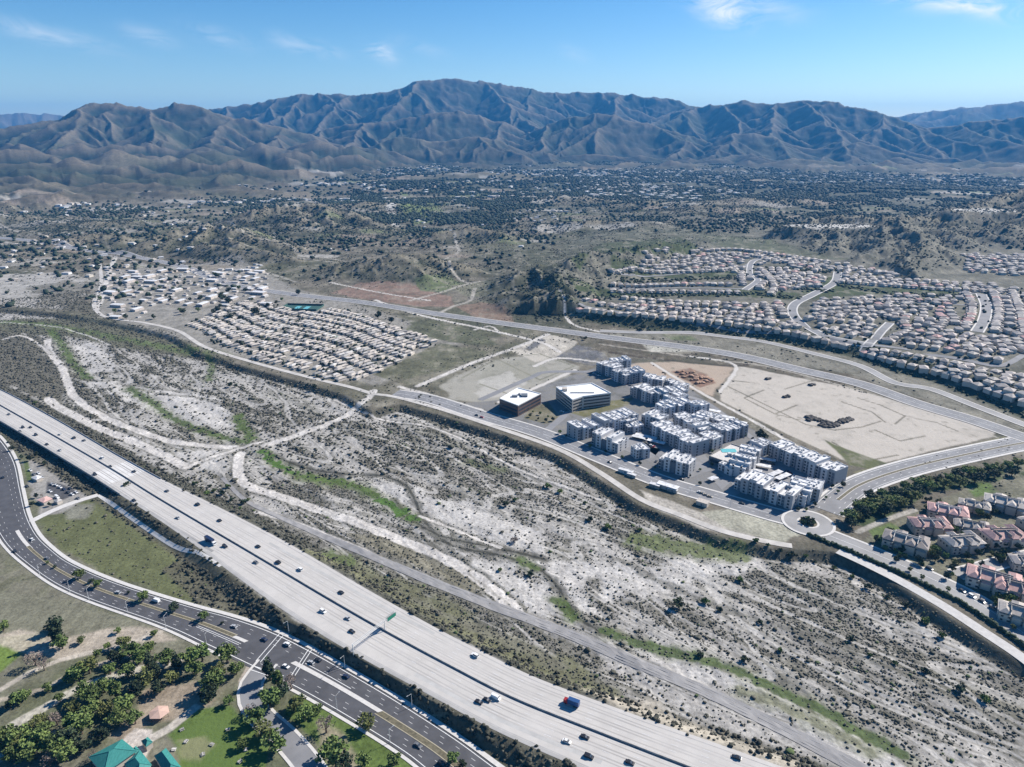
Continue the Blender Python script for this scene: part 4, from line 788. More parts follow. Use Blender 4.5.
# levee roads
road([(100, 262), (101, 285), (94, 303), (100, 314), (115, 319), (145, 323), (178, 331), (205, 347), (252, 362), (312, 378), (350, 387), (373, 394)], 6.5, 'dirt', 'pale dirt road on the levee beside the mobile homes', .25, name='dirt_road', step=8)
tag(ribbon('dirt_road', Wl([(373, 394), (395, 397), (440, 409), (500, 428.5), (560, 450), (602, 474), (642, 500), (680, 515), (722, 531), (768, 542), (792, 546)], 5), 6.2, M['dirt'], 0, zfix=5.25, step=8), kind='structure', label='pale dirt road on the levee in front of the apartments')
DR = [(395, 393), (430, 399), (480, 415), (540, 433), (600, 457), (660, 481), (720, 499), (775, 515), (800, 521)]
dro = road(DR, 19, 'asphalt_grey', 'wide grey street between the levee and the apartments', .18, name='street', walk=2.0, step=8, lines=[(0, 200, 1), (4.5, 3, 8), (-4.5, 3, 8)])
# expressway and parallel road
road([(-80, 236), (0, 238), (60, 243), (125, 254), (180, 266), (230, 284), (290, 294), (360, 302), (430, 313), (500, 323), (560, 331), (620, 339), (680, 346.5), (740, 356), (800, 370), (860, 384), (918, 404), (975, 421), (1030, 440), (1120, 470)], 21, 'asphalt_grey', 'grey valley highway curving behind the building lots', .35, name='highway', walk=1.6, step=14, nx=3, lines=[(0, 400, 1), (5, 3, 9), (-5, 3, 9)])
road([(600, 331), (640, 332.5), (690, 333), (727, 337), (765, 342), (815, 354), (860, 366), (895, 383), (930, 389), (975, 406), (1030, 427), (1120, 460)], 10, 'asphalt_old', 'pale upper road running below the hillside houses', .3, name='road', walk=1.5, step=12)
# avenue to the roundabout
AV = [(826, 511), (838, 500), (856, 487), (880, 477), (915, 466.5), (960, 456), (1024, 443), (1100, 425)]
av_ = road(AV, 23, 'asphalt_grey', 'grey divided avenue curving from the roundabout', .2, name='avenue', walk=2.4, step=6, lines=[(9.8, 300, 1), (-9.8, 300, 1), (6, 3, 8), (-6, 3, 8)])
ribbon('median_kerb', [at(*p)[:2] for p in AV[1:]], 2.4, M['median'], .32, av_); 
for o_ in (-1.5, 1.5): ribbon('kerb_line', [at(*p)[:2] for p in AV[1:]], .5, M['sidewalk'], .34, av_, off=o_)
rx, ry_, rz_ = at(808, 523)
def disc(name, r0, r1, z, m, parent=None, n=48, sy=1):
    V_, F_ = [], []
    for k in range(n):
        t = 2 * math.pi * k / n; V_ += [(r0 * math.cos(t), r0 * math.sin(t), z), (r1 * math.cos(t), r1 * math.sin(t), z)]
    for k in range(n): q = (k + 1) % n; F_.append((2 * k, 2 * k + 1, 2 * q + 1, 2 * q))
    if r0 == 0: V_ = [(0, 0, z)] + [(r1 * math.cos(2 * math.pi * k / n), r1 * math.sin(2 * math.pi * k / n), z) for k in range(n)]; F_ = [(0, 1 + k, 1 + (k + 1) % n) for k in range(n)]
    return obj(name, V_, F_, m, parent)
rb = empty('roundabout', (rx, ry_, rz_)); tag(rb, kind='structure', label='pale concrete roundabout')
disc('circular_road', 8.2, 17.5, .42, M['asphalt_old'], rb); disc('outer_kerb', 17.5, 19.6, .50, M['sidewalk'], rb); disc('inner_kerb', 6.6, 8.2, .50, M['sidewalk'], rb); disc('planted_island', 0, 6.6, .53, M['median'], rb)
S2 = [(815, 530), (835, 538), (870, 552), (905, 567), (940, 583), (975, 601), (1010, 624), (1040, 645), (1100, 690)]
st2_ = road(S2, 15, 'asphalt_old', 'pale street beside the tile roofed condominiums', .2, name='street', walk=2.2, lines=[(0, 300, 1)])
road([(955, 575), (985, 567), (1024, 557), (1100, 540)], 10, 'asphalt_old', 'short pale street between the condominiums', .24, name='street', walk=1.5)
chn = tag(ribbon('concrete_channel', Wl([(838, 551), (860, 561), (900, 581), (945, 607), (985, 633), (1024, 659), (1080, 703)], 5), 8, M['concrete'], 0, zfix=5.22, nx=1), kind='structure', label='pale concrete flood channel lining beside the street')
# apartment streets
for P, w_, nm in (([(640, 392), (668, 408), (690, 412), (700, 425)], 9, 'a'), ([(612, 372), (640, 392), (655, 408), (640, 418), (600, 428)], 9, 'b'), ([(722, 500), (738, 485), (720, 470), (700, 455), (712, 440)], 10, 'c'), ([(545, 432), (565, 415), (575, 404)], 8, 'd'), ([(480, 400), (530, 378), (548, 372), (600, 372)], 8, 'e'), ([(650, 396), (700, 400), (752, 438), (800, 466), (835, 490)], 7, 'f')):
    road(P, w_, 'asphalt_grey', {'a': 'grey lane between the apartment clusters', 'b': 'grey street looping round the white roofed parking garage', 'c': 'grey apartment driveway off the wide street', 'd': 'grey driveway beside the brick office block', 'e': 'grey lane crossing the empty dirt lots', 'f': 'grey lane behind the apartments along the bare lot'}[nm], .14, name='lane')
# parking courts between apartments
for P in ([(598, 438), (640, 425), (668, 440), (650, 462)], [(640, 445), (700, 456), (712, 470), (690, 478)], [(752, 470), (790, 452), (815, 475), (800, 490)], [(735, 478), (745, 470), (712, 480), (722, 490)], [(655, 412), (690, 410), (740, 425), (700, 440)], [(612, 376), (640, 378), (650, 392), (635, 392)]):
    V_ = [at(*p) for p in P]; V_ = [(v[0], v[1], v[2] + .08) for v in V_]; tag(obj('parking_court', V_, [tuple(range(len(P)))], M['asphalt_grey']), kind='structure', label='grey asphalt parking court between apartments')
# tract streets
for P, w_ in (([(838, 272), (834, 283), (812, 295), (795, 304), (793, 314), (803, 326), (825, 336), (852, 342), (872, 345)], 12), ([(981, 294), (986, 306), (984, 320), (977, 332)], 13), ([(890, 323), (880, 333), (868, 345), (864, 352)], 9), ([(872, 345), (905, 349), (960, 359), (1000, 366), (1024, 355)], 8), ([(823, 340), (780, 333), (740, 331), (690, 322), (620, 312), (578, 303)], 7), ([(916, 326), (925, 320), (920, 314)], 9), ([(765, 258), (752, 262), (750, 275), (758, 280), (745, 290)], 9), ([(610, 272), (700, 272), (735, 270), (752, 262)], 7), ([(610, 288), (680, 288), (742, 289)], 6), ([(830, 310), (870, 305), (930, 303), (975, 306)], 7), ([(838, 275), (890, 282), (960, 292), (981, 294)], 7)):
    road(P, w_, 'asphalt_grey', 'grey street among the hillside houses', .35, name='street', walk=2.0 if w_ > 8 else None, step=10)
# ================================================================ OBJECTS
def ordn(n):
    return f"{n}{'th' if 10 <= n % 100 <= 20 else {1: 'st', 2: 'nd', 3: 'rd'}.get(n % 10, 'th')}"
def copy_tree(o, parent=None):
    c = o.copy(); col.objects.link(c)
    if parent is not None: c.parent = parent
    for ch in kids.get(o.name, []): 
        d = copy_tree(ch, c)
    return c
kids = {}
def reg(root):            # remember the children of a template once
    def walk(o):
        kids[o.name] = [c for c in bpy.data.objects if c.parent == o]
        for c in kids[o.name]: walk(c)
    walk(root); return root
used_t = set()
def place(t, x, y, z=None, rz=0, s=1, label=None, group=None, cat=None):
    if t.name in used_t: o = copy_tree(t)
    else: o = t; used_t.add(t.name)
    o.location = (x, y, hz(x, y) if z is None else z); o.rotation_euler = (0, 0, rz)
    o.scale = (s, s, s) if not hasattr(s, '__len__') else s
    if label: o['label'] = label
    if group: o['group'] = group
    if cat: o['category'] = cat
    return o
# the proto of a template must not stay at the origin unless used: every template below is used at least once
def ico(sub):
    t = (1 + 5 ** .5) / 2
    v = [(-1, t, 0), (1, t, 0), (-1, -t, 0), (1, -t, 0), (0, -1, t), (0, 1, t), (0, -1, -t), (0, 1, -t), (t, 0, -1), (t, 0, 1), (-t, 0, -1), (-t, 0, 1)]
    f = [(0, 11, 5), (0, 5, 1), (0, 1, 7), (0, 7, 10), (0, 10, 11), (1, 5, 9), (5, 11, 4), (11, 10, 2), (10, 7, 6), (7, 1, 8), (3, 9, 4), (3, 4, 2), (3, 2, 6), (3, 6, 8), (3, 8, 9), (4, 9, 5), (2, 4, 11), (6, 2, 10), (8, 6, 7), (9, 8, 1)]
    v = [np.array(p) / np.linalg.norm(p) for p in v]
    for _ in range(sub):
        c = {}; nf = []
        def m_(a, b):
            k = (min(a, b), max(a, b))
            if k not in c: q = v[a] + v[b]; v.append(q / np.linalg.norm(q)); c[k] = len(v) - 1
            return c[k]
        for a, b, d in f: ab, bd, da = m_(a, b), m_(b, d), m_(d, a); nf += [(a, ab, da), (b, bd, ab), (d, da, bd), (ab, bd, da)]
        f = nf
    return np.array(v), np.array(f)
I0 = ico(0); I1 = ico(1)
def scatter_blobs(name, xy, rad, hgt, m, base=I0, jit=.28, nvar=8, sink=.15, zs=None):
    Vb, Fb = base; n = len(xy); nv = len(Vb)
    var = [Vb * (1 + rng.uniform(-jit, jit, (nv, 1))) for _ in range(nvar)]; var = np.array(var)
    k = rng.integers(0, nvar, n); a = rng.uniform(0, 6.28, n); P = var[k]
    c, s = np.cos(a)[:, None], np.sin(a)[:, None]; el = rng.uniform(.75, 1.3, n)[:, None]
    x = (P[:, :, 0] * c - P[:, :, 1] * s * el) * rad[:, None]; y = (P[:, :, 0] * s + P[:, :, 1] * c * el) * rad[:, None]; z = (P[:, :, 2] + 1 - sink * 2) * .5 * hgt[:, None]
    zz = samp(Z, xy[:, 0], xy[:, 1]) if zs is None else zs
    Vv = np.stack([x + xy[:, 0:1], y + xy[:, 1:2], z + zz[:, None]], -1).reshape(-1, 3)
    Fv = (Fb[None] + (np.arange(n) * nv)[:, None, None]).reshape(-1, 3)
    return obj(name, Vv, Fv, m)
# ---- scrub over the wash and banks
def density_pick(n, r0, r1, lim):
    a = rng.uniform(R(-44), R(44), n); r = np.sqrt(rng.uniform(r0 * r0, r1 * r1, n)); x, y = r * np.sin(a), r * np.cos(a)
    d = samp(BD, x, y); k = rng.uniform(0, lim, n) < d; return np.stack([x[k], y[k]], 1)
def road_clear(xy, lines):
    keep = np.ones(len(xy), bool)
    for P, w_ in lines: keep &= line_d(xy[:, 0], xy[:, 1], smooth_line([at(*p)[:2] for p in P], 25)) > w_
    return keep
CLEAR = [(GRV, 5.5), ([(100, 262), (101, 285), (94, 303), (115, 319), (178, 331), (252, 362), (312, 378), (373, 394)], 4.5), ([(373, 394), (440, 409), (500, 428.5), (560, 450), (602, 474), (642, 500), (722, 532), (770, 545), (800, 547)], 4.5), ([(838, 553), (860, 563), (900, 583), (945, 609), (985, 635), (1024, 661), (1080, 705)], 6), ([(30, 522), (75, 502), (98, 495)], 4), ([(98, 495), (175, 548), (222, 572)], 2.5)]
def scrub(name, n, r0, r1, base, lo, hi, m, lim=1.5):
    xy = density_pick(n, r0, r1, lim); xy = xy[road_clear(xy, CLEAR)]
    f0, f1_ = flow(xy[:, 0], xy[:, 1]); cl_ = fbm(f0 / 2.6, f1_, 6, 3, 90); xy = xy[cl_ > -.32 + .25 * rng.standard_normal(len(xy))]
    rad = lo + (hi - lo) * rng.beta(1.2, 3.8, len(xy)); h = rad * rng.uniform(.8, 1.3, len(xy))
    big = rng.uniform(0, 1, len(xy)) < .035; rad = np.where(big, rad * 1.9, rad); o = scatter_blobs(name, xy, rad, h * np.where(big, 1.5, 1), m, base, .34); return o
def area(r0, r1): return (r1 * r1 - r0 * r0) * R(88) / 2
tag(scrub('scrub', int(area(240, 560) / 1.7), 240, 560, I0, .22, 1.3, M['bush']), kind='stuff', label='low grey brown desert scrub dotted over the sand')
tag(scrub('scrub', int(area(560, 1500) / 4.6), 560, 1500, I0, .5, 2.2, M['bush']), kind='stuff', label='distant desert scrub dotted over the sand')
tag(scrub('green_scrub', int(area(240, 900) / 160), 240, 900, I1, .4, 1.7, M['bush_green']), kind='stuff', label='greener bushes scattered in the wash')

def bkpick(n):
    a = rng.uniform(R(-44), R(44), n); r = np.sqrt(rng.uniform(235 ** 2, 800 ** 2, n)); x, y = r * np.sin(a), r * np.cos(a); k = rng.uniform(0, 1, n) < samp(BK, x, y); return np.stack([x[k], y[k]], 1)
bk = bkpick(int(area(235, 800) / 2.0)); bk = bk[road_clear(bk, CLEAR)]; rbk = rng.uniform(.45, 1.35, len(bk)); tag(scatter_blobs('bank_shrubs', bk, rbk, rbk * rng.uniform(1, 1.7, len(bk)), mat('bank_bush', (.075, .072, .052), c2=(.024, .027, .02), scale=.4, detail=3, lo=.38, hi=.66), I1, .34), kind='stuff', label='dense dark shrubs covering the freeway bank')
# ---- individual leafy tree templates
def crown_mesh(rx_, rz, zc, n_cl, n_lf, lf, seed, cone=False, hollow=.35):
    g = np.random.default_rng(seed); Vv = []; Fv = []
    cl_ = []
    while len(cl_) < n_cl:
        p = g.uniform(-1, 1, 3)
        if hollow < np.linalg.norm(p) < 1:
            if cone: p[:2] *= (1 - (p[2] + 1) / 2 * .85)
            cl_.append(p)
    for p in cl_:
        cr = g.uniform(.26, .42)
        for _ in range(n_lf):
            d = g.normal(size=3); d /= np.linalg.norm(d); d *= cr * g.uniform(.55, 1.05); q = (p * .85 + d)
            c = np.array([q[0] * rx_, q[1] * rx_, q[2] * rz + zc])
            a = g.normal(size=3); a /= np.linalg.norm(a); b = np.cross(a, g.normal(size=3)); b /= np.linalg.norm(b) + 1e-6; l = lf * g.uniform(.6, 1.2)
            i = len(Vv); Vv += [c - a * l - b * l * .6, c + a * l - b * l * .5, c + a * l * .8 + b * l * .6, c - a * l * .7 + b * l * .6]; Fv.append((i, i + 1, i + 2, i + 3))
    return np.array(Vv), np.array(Fv)
def tree_tmpl(name, r, h, m, seed, cone=False, n_cl=16, n_lf=30, lf=.42, trunk=True, bark='bark', cat='tree', hollow=.3):
    t = empty(name, (0, 0, 0)); tag(t, 'leafy tree', cat)
    zb = h * (.24 if not cone else .1); Vv, Fv = crown_mesh(r, (h - zb) / 2, zb + (h - zb) / 2, n_cl, n_lf, lf, seed, cone, hollow)
    obj('crown', Vv, Fv, M[m], t)
    g = random.Random(seed); tb = MB().tube((0, 0, -.3), (g.uniform(-.2, .2), g.uniform(-.2, .2), h * .55), .05 * h, .02 * h, 6)
    for k in range(4):
        a = k * 1.7 + g.random(); tb.tube((0, 0, h * (.22 + .06 * k)), (r * .55 * math.cos(a), r * .55 * math.sin(a), h * (.5 + .08 * k)), .018 * h, .007 * h, 5)
    tb.build('trunk', M[bark], t); return reg(t)
ROUND = [tree_tmpl('leafy_tree', 3.4, 7.5, m, 100 + i, n_cl=20, n_lf=34) for i, m in enumerate(['leaf', 'leaf', 'leaf_dark', 'leaf_yellow'])]
TALL = [tree_tmpl('pine_tree', 2.8, 10.5, m, 120 + i, cone=True, n_cl=26, n_lf=30) for i, m in enumerate(['leaf_dark', 'leaf'])]
BARE = [tree_tmpl('bare_tree', 2.8, 6.5, 'twig', 130, n_cl=16, n_lf=22, lf=.22)]
SHR = [tree_tmpl('round_shrub', 1.7, 2.4, m, 140 + i, n_cl=12, n_lf=30, lf=.3, cat='shrub') for i, m in enumerate(['leaf_dark', 'leaf'])]
park = [(58, 638, 'T', 1.25), (54, 628, 'R', .9), (62, 646, 'R', .9), (81, 642, 'R', .45), (35, 662, 'B', 1.1), (44, 668, 'B', .8), (78, 676, 'R', 1.), (89, 670, 'R', 1.05), (70, 682, 'R', .6), (124, 645, 'R', .75), (118, 632, 'R', .4), (154, 635, 'R', .42), (118, 660, 'R', .85), (132, 655, 'R', 1.), (151, 670, 'T', .95), (146, 682, 'R', 1.), (157, 676, 'T', .8), (167, 662, 'R', 1.), (178, 668, 'T', .85), (189, 662, 'R', 1.05), (202, 658, 'R', 1.1), (227, 659, 'R', 1.15), (213, 688, 'R', 1.25), (208, 699, 'R', 1.05), (218, 676, 'R', .9), (229, 703, 'R', .55), (236, 672, 'R', .8), (94, 700, 'R', .95), (116, 695, 'T', .95), (104, 690, 'R', .8), (86, 694, 'R', 1.), (124, 709, 'R', 1.), (119, 722, 'R', 1.), (81, 730, 'R', 1.15), (73, 725, 'R', .9), (92, 714, 'R', .9), (40, 727, 'R', .85), (57, 722, 'B', .9), (19, 702, 'R', .8), (26, 697, 'R', .6), (10, 706, 'R', .6), (8, 738, 'R', .9), (22, 741, 'R', 1.05), (38, 746, 'R', 1.1), (54, 749, 'R', 1.1), (67, 746, 'R', 1.1), (66, 757, 'R', 1.), (49, 762, 'B', .9), (4, 747, 'R', .8), (3, 629, 'R', .7), (73, 710, 'R', .7), (135, 721, 'R', .8), (102, 738, 'R', .7), (30, 758, 'R', .9), (84, 748, 'R', .7), (13, 757, 'R', .8),
        (270, 677, 'T', 1.05), (278, 685, 'T', .9), (280, 696, 'R', .9), (270, 704, 'R', 1.15), (291, 686, 'B', 1.), (297, 708, 'R', .9), (305, 718, 'R', .9), (366, 726, 'R', .85), (333, 758, 'R', 1.35), (326, 729, 'B', 1.1), (256, 722, 'R', 1.), (264, 735, 'R', .95), (275, 748, 'R', 1.05), (250, 712, 'B', .8), (364, 764, 'R', .7), (394, 763, 'R', .7), (243, 746, 'R', .6), (318, 712, 'R', .6), (345, 766, 'R', .8), (106, 712, 'R', .8), (140, 660, 'R', .9), (98, 655, 'R', .5), (108, 648, 'R', .45), (172, 680, 'R', .7), (196, 672, 'R', .85), (48, 690, 'R', .5), (60, 700, 'R', .5), (150, 650, 'R', .7), (110, 672, 'R', .7), (128, 675, 'R', .85), (136, 694, 'R', .9), (160, 690, 'R', .75), (18, 748, 'R', .9), (44, 735, 'R', .9), (92, 758, 'B', .6)]
park = sorted(park)
for i, (px, py, k, s) in enumerate(park):
    t = {'R': ROUND, 'T': TALL, 'B': BARE}[k]; t = t[(i * 7) % len(t)] if k != 'R' else ROUND[[0, 1, 0, 2, 1, 3, 0][i % 7]]
    x, y, z = at(px, py, 2.2 * s)
    nm = {'R': 'round leafy tree', 'T': 'tall pointed evergreen tree', 'B': 'bare brown leafless tree'}[k]
    sz = 'small' if s < .65 else 'large' if s > 1.1 else 'medium'
    place(t, x, y, None, i * 1.3, (s * 1.65, s * 1.65, s * 1.35), f'{sz} {nm} in the park, {ordn(i + 1)} park tree from the left', 'trees in the park below the arterial road', 'tree')
for i, (px, py, s) in enumerate(sorted([(80, 577, 1.2), (98, 585, .95), (91, 581, .6), (143, 599, 1.2), (175, 609, 1.05), (204, 618, 1.0), (453, 760, 1.), (462, 766, .7), (47, 562, .4), (55, 566, .4), (128, 592, .35), (222, 622, .35)])):
    x, y, z = at(px, py, 1.5); place(ROUND[2] if i % 2 else ROUND[0], x, y, None, i, (s, s, s * .8), f'{"small shrubby" if s < .5 else "round dark"} tree in the median of the arterial road, {ordn(i + 1)} from the left', 'trees in the median of the arterial road')
# hand-placed trees elsewhere
misc = [(679, 606, 1.1, 'big dark round bush standing alone in the wash'), (762, 440, 1.9, 'large dark tree at the corner of the pool apartments'), (643, 329, 1.4, 'dark lone tree above the valley highway'), (585, 339, .9, 'small dark tree beside the highway lots'), (378, 318, 2.0, 'wide dark tree at the edge of the mobile home park'), (391, 322, 1.5, 'round dark tree near the lot behind the mobile homes'), (256, 314, 2.0, 'large dark tree beside the tennis court corner'), (223, 300, 2.4, 'biggest dark tree in the workshop district'), (229, 303, 1.9, 'dark tree next to the biggest workshop tree'), (230, 318, 1.6, 'dark tree in front of the first mobile homes'), (230, 386, 1.0, 'lone green bush below the levee bend'), (314, 388, 1.0, 'round bush in the wash below the levee'), (236, 386, .6, 'small bush below the levee bend'), (128, 487, 1.0, 'dark shrub by the dirt crossing under the bank')]
for i, (px, py, s, lb) in enumerate(misc): x, y, z = at(px, py, 1.5); place(ROUND[2], x, y, None, i, (s, s, s * .85), lb)
tw = [(115, 284), (126, 280), (134, 289), (137, 284), (120, 286), (184, 284), (173, 289), (178, 284), (195, 284), (207, 286), (228, 292), (180, 311), (183, 313), (198, 311), (214, 313), (218, 311), (100, 300), (92, 289), (239, 289), (246, 291), (252, 300), (115, 312), (126, 318), (154, 318), (190, 300), (200, 300), (170, 300), (150, 296), (140, 305), (160, 288), (166, 296), (105, 290), (282, 300), (276, 303), (268, 306), (298, 294), (240, 318), (90, 270), (75, 272), (60, 276), (85, 262), (150, 268), (175, 272), (140, 264), (200, 270), (215, 276), (205, 262), (120, 268), (96, 262), (190, 268)]
for i, (px, py) in enumerate(sorted(tw)): x, y, z = at(px, py, 2); s = rng.uniform(.8, 1.5); place(ROUND[2] if i % 3 else ROUND[0], x, y, None, i, s, f'dark tree among the workshops, {ordn(i + 1)} from the left there', 'trees among the workshop yards')
# big wash shrubs
ws = [(200, 490), (207, 494), (214, 491), (222, 494), (228, 487), (243, 503), (248, 500), (240, 508), (232, 500), (210, 486), (195, 484), (500, 570), (505, 505), (515, 500), (560, 492), (575, 497), (585, 503), (548, 487), (470, 490), (480, 493), (460, 485), (35, 403), (28, 400), (40, 407), (530, 575), (745, 660), (960, 690), (985, 700), (895, 663), (925, 672), (780, 650), (700, 655), (768, 545), (780, 551), (792, 556), (806, 556), (756, 541), (815, 562), (834, 568), (852, 577), (868, 588), (888, 597), (905, 606), (925, 622), (942, 636), (590, 520), (608, 528), (620, 505), (640, 530), (740, 580), (720, 610), (705, 602), (760, 622), (850, 640), (870, 655), (550, 520)]
for i, (px, py) in enumerate(sorted(ws)): x, y, z = at(px, py, .8); s = rng.uniform(.8, 1.7); place(SHR[i % 2], x, y, None, i, (s * 1.2, s, s), f'large {"dark" if i % 2 == 0 else "green"} shrub in the wash, {ordn(i + 1)} of the big ones from the left', 'big shrubs in the river wash')
x, y, z = at(514, 541, 1); place(tree_tmpl('bare_shrub', 2.8, 3.0, 'twig', 150, n_cl=16, n_lf=26, lf=.25, cat='shrub'), x, y, None, 0, 1.2, 'reddish brown dry shrub on the bare sand bar')
# green corridor
gc = [(848, 520), (856, 518), (863, 515), (870, 511), (878, 508), (886, 506), (893, 503), (900, 505), (872, 500), (882, 496), (866, 505), (858, 508), (896, 497), (905, 497), (912, 500), (885, 513), (905, 488), (916, 485), (926, 483), (937, 481), (948, 479), (958, 477), (968, 475), (978, 473), (988, 471), (998, 469), (1008, 467), (1018, 465), (930, 488), (944, 486), (960, 484), (975, 481), (995, 477), (1012, 474), (852, 525), (920, 492)]
for i, (px, py) in enumerate(sorted(gc)): x, y, z = at(px, py, 1.5); s = rng.uniform(1.1, 1.75); place(ROUND[[0, 2, 3][i % 3]], x, y, None, i, (s * 1.2, s * 1.2, s * .8), f'green tree in the belt below the avenue, {ordn(i + 1)} from the roundabout', 'trees in the green belt below the avenue')
SPL = smooth_line([at(*p)[:2] for p in S2], 8); hedge = offset_line(SPL, -10.5 if offset_line(SPL, 1)[3][1] > SPL[3][1] else 10.5)
hx = np.repeat(smooth_line(hedge, 1.6), 2, axis=0) + rng.normal(0, .5, (len(smooth_line(hedge, 1.6)) * 2, 2))
tag(scatter_blobs('hedge', hx, rng.uniform(1.0, 1.7, len(hx)), rng.uniform(1.8, 3.4, len(hx)), M['hedge'], I1, .3), 'long dark clipped hedge between the pale street and the flood channel', 'hedge')
# ================================================================ VALLEY WOODS AND SCATTERED HOUSES
def vdens(x, y):
    r = np.hypot(x, y); a = np.arctan2(x, y); n = fbm(x, y, 330, 4, 201); n2 = fbm(x, y, 120, 3, 202)
    right = sstep(R(-16), R(0), a); base = .13 + .95 * right * sstep(2300, 2900, r) + .5 * sstep(R(-24), R(-12), a) * sstep(R(8), R(-4), a) * sstep(1800, 2050, r) * sstep(3600, 2600, r)
    n3 = fbm(x, y, 800, 3, 203); d = base * sstep(-.22, .16, n + n2 * .6 + n3 * .5) * 1.75 + .05
    d *= (1 - .9 * sstep(.1, .5, samp(hillmask, x, y))) * (1 - sstep(.02, .3, samp(mfar, x, y))) * ((samp(sdT, x, y) < -12) | (r > 1980))
    return d * np.maximum(sstep(1750, 2000, r), .45 * sstep(1340, 1450, r) * (fbm(x, y, 150, 3, 209) > .02)) * sstep(6600, 5600, r)
def vpick(n, r0, r1, f=vdens):
    a = rng.uniform(R(-39.5), R(39.5), n); r = np.sqrt(rng.uniform(r0 * r0, r1 * r1, n)); x, y = r * np.sin(a), r * np.cos(a); k = rng.uniform(0, 1, n) < f(x, y); return np.stack([x[k], y[k]], 1)
far1 = vpick(66000, 1340, 3400); rr1 = rng.uniform(2.8, 6.5, len(far1))
tag(scatter_blobs('woodland', far1, rr1, rr1 * 1.5, M['valley_tree'], I0, .3), kind='stuff', label='dark green woods and gardens filling the far valley')
far2 = vpick(75000, 3400, 6600); rr2 = rng.uniform(5, 11, len(far2))
tag(scatter_blobs('woodland', far2, rr2, rr2 * 1.2, M['valley_tree'], I0, .3), kind='stuff', label='farthest woods at the foot of the mountains')
# chaparral clumps on hills
hs_ = vpick(110000, 1050, 3300, lambda x, y: samp(hillmask, x, y) * (.25 + .75 * sstep(-.1, .3, fbm(x, y, 90, 4, 205)))); rr3 = rng.uniform(1.2, 3.2, len(hs_))
tag(scatter_blobs('chaparral', hs_, rr3, rr3 * .9, M['valley_tree'], I0, .3), kind='stuff', label='dark chaparral scrub covering the rolling hills')
HW = [at(*p)[:2] for p in [(0, 238), (60, 243), (125, 254), (180, 266), (230, 284), (290, 294), (360, 302), (430, 313), (500, 323), (560, 331), (620, 339), (680, 346.5), (740, 356), (800, 370), (860, 384), (918, 404), (975, 421), (1030, 440)]]
UR = [at(*p)[:2] for p in [(600, 331), (640, 332.5), (690, 333), (727, 337), (765, 342), (815, 354), (860, 366), (895, 383), (930, 389), (975, 406), (1030, 427)]]
NO = [[at(*p)[:2] for p in P] for P in ([(105, 262), (262, 268), (300, 300), (470, 340), (372, 386), (300, 378), (200, 348), (100, 318)], [(440, 384), (540, 352), (610, 342), (652, 358), (740, 362), (1005, 428), (990, 440), (868, 474), (820, 522), (600, 470), (430, 400)], [(330, 290), (410, 284), (450, 296), (515, 318), (480, 322), (370, 300)], [(575, 296), (606, 282), (604, 264), (690, 246), (745, 244), (800, 252), (900, 268), (955, 252), (1100, 250), (1200, 500), (1030, 408), (930, 378), (790, 342), (640, 329), (572, 314)])]
NO[-1] = [W(p[0], p[1], 16)[:2] for p in [(575, 296), (606, 282), (604, 264), (690, 246), (745, 244), (800, 252), (900, 268), (955, 252), (1100, 250), (1200, 500), (1030, 408), (930, 378), (790, 342), (640, 329), (572, 314)]]
def fden(x, y):
    n = fbm(x, y, 70, 4, 401) + .6 * fbm(x, y, 22, 3, 402); d = .10 + .9 * sstep(-.05, .35, n)
    k = (samp(sdP, x, y) > 5) & (line_d(x, y, HW) > 15) & (line_d(x, y, UR) > 9)
    for P in NO: k &= poly_sd(x, y, P) < 0
    return d * k
fsx = vpick(130000, 640, 2600, fden); rfs = .4 + 2.2 * rng.beta(1.3, 3.5, len(fsx)) * np.interp(np.hypot(fsx[:, 0], fsx[:, 1]), [700, 2400], [.7, 1.5])
tag(scatter_blobs('field_scrub', fsx, rfs, rfs * .9, mat('field_bush', (.085, .085, .058), c2=(.03, .034, .024), scale=.3, detail=3, lo=.38, hi=.66), I0, .32), kind='stuff', label='dark scrub dotted over the open fields of the valley floor')
BLOBT = []
for i in range(3):
    t = empty('valley_tree', (0, 0, 0)); tag(t, 'tree', 'tree'); vv = I1[0] * (1 + rng.uniform(-.3, .3, (len(I1[0]), 1))) * np.array([1, 1, .75]) + np.array([0, 0, 1.0])
    obj('crown', vv * 5, I1[1], M['valley_tree'], t); MB().tube((0, 0, -.5), (0, 0, 4), .5, .3, 6).build('trunk', M['bark'], t); BLOBT.append(reg(t))
vt = far1[np.argsort(np.hypot(far1[:, 0], far1[:, 1]))][:0]
vt = vpick(2600, 1500, 2300, lambda x, y: np.maximum(vdens(x, y), .12)); vt = vt[np.argsort(np.arctan2(vt[:, 0], vt[:, 1]))]
vt = vt[(samp(sdT, vt[:, 0], vt[:, 1]) < -20)][:260]
for i, (x, y) in enumerate(vt): place(BLOBT[i % 3], x, y, None, i, rng.uniform(.6, 1.15), f'dark round tree at the near edge of the valley woods, {ordn(i + 1)} from the left', 'trees at the near edge of the valley woods')
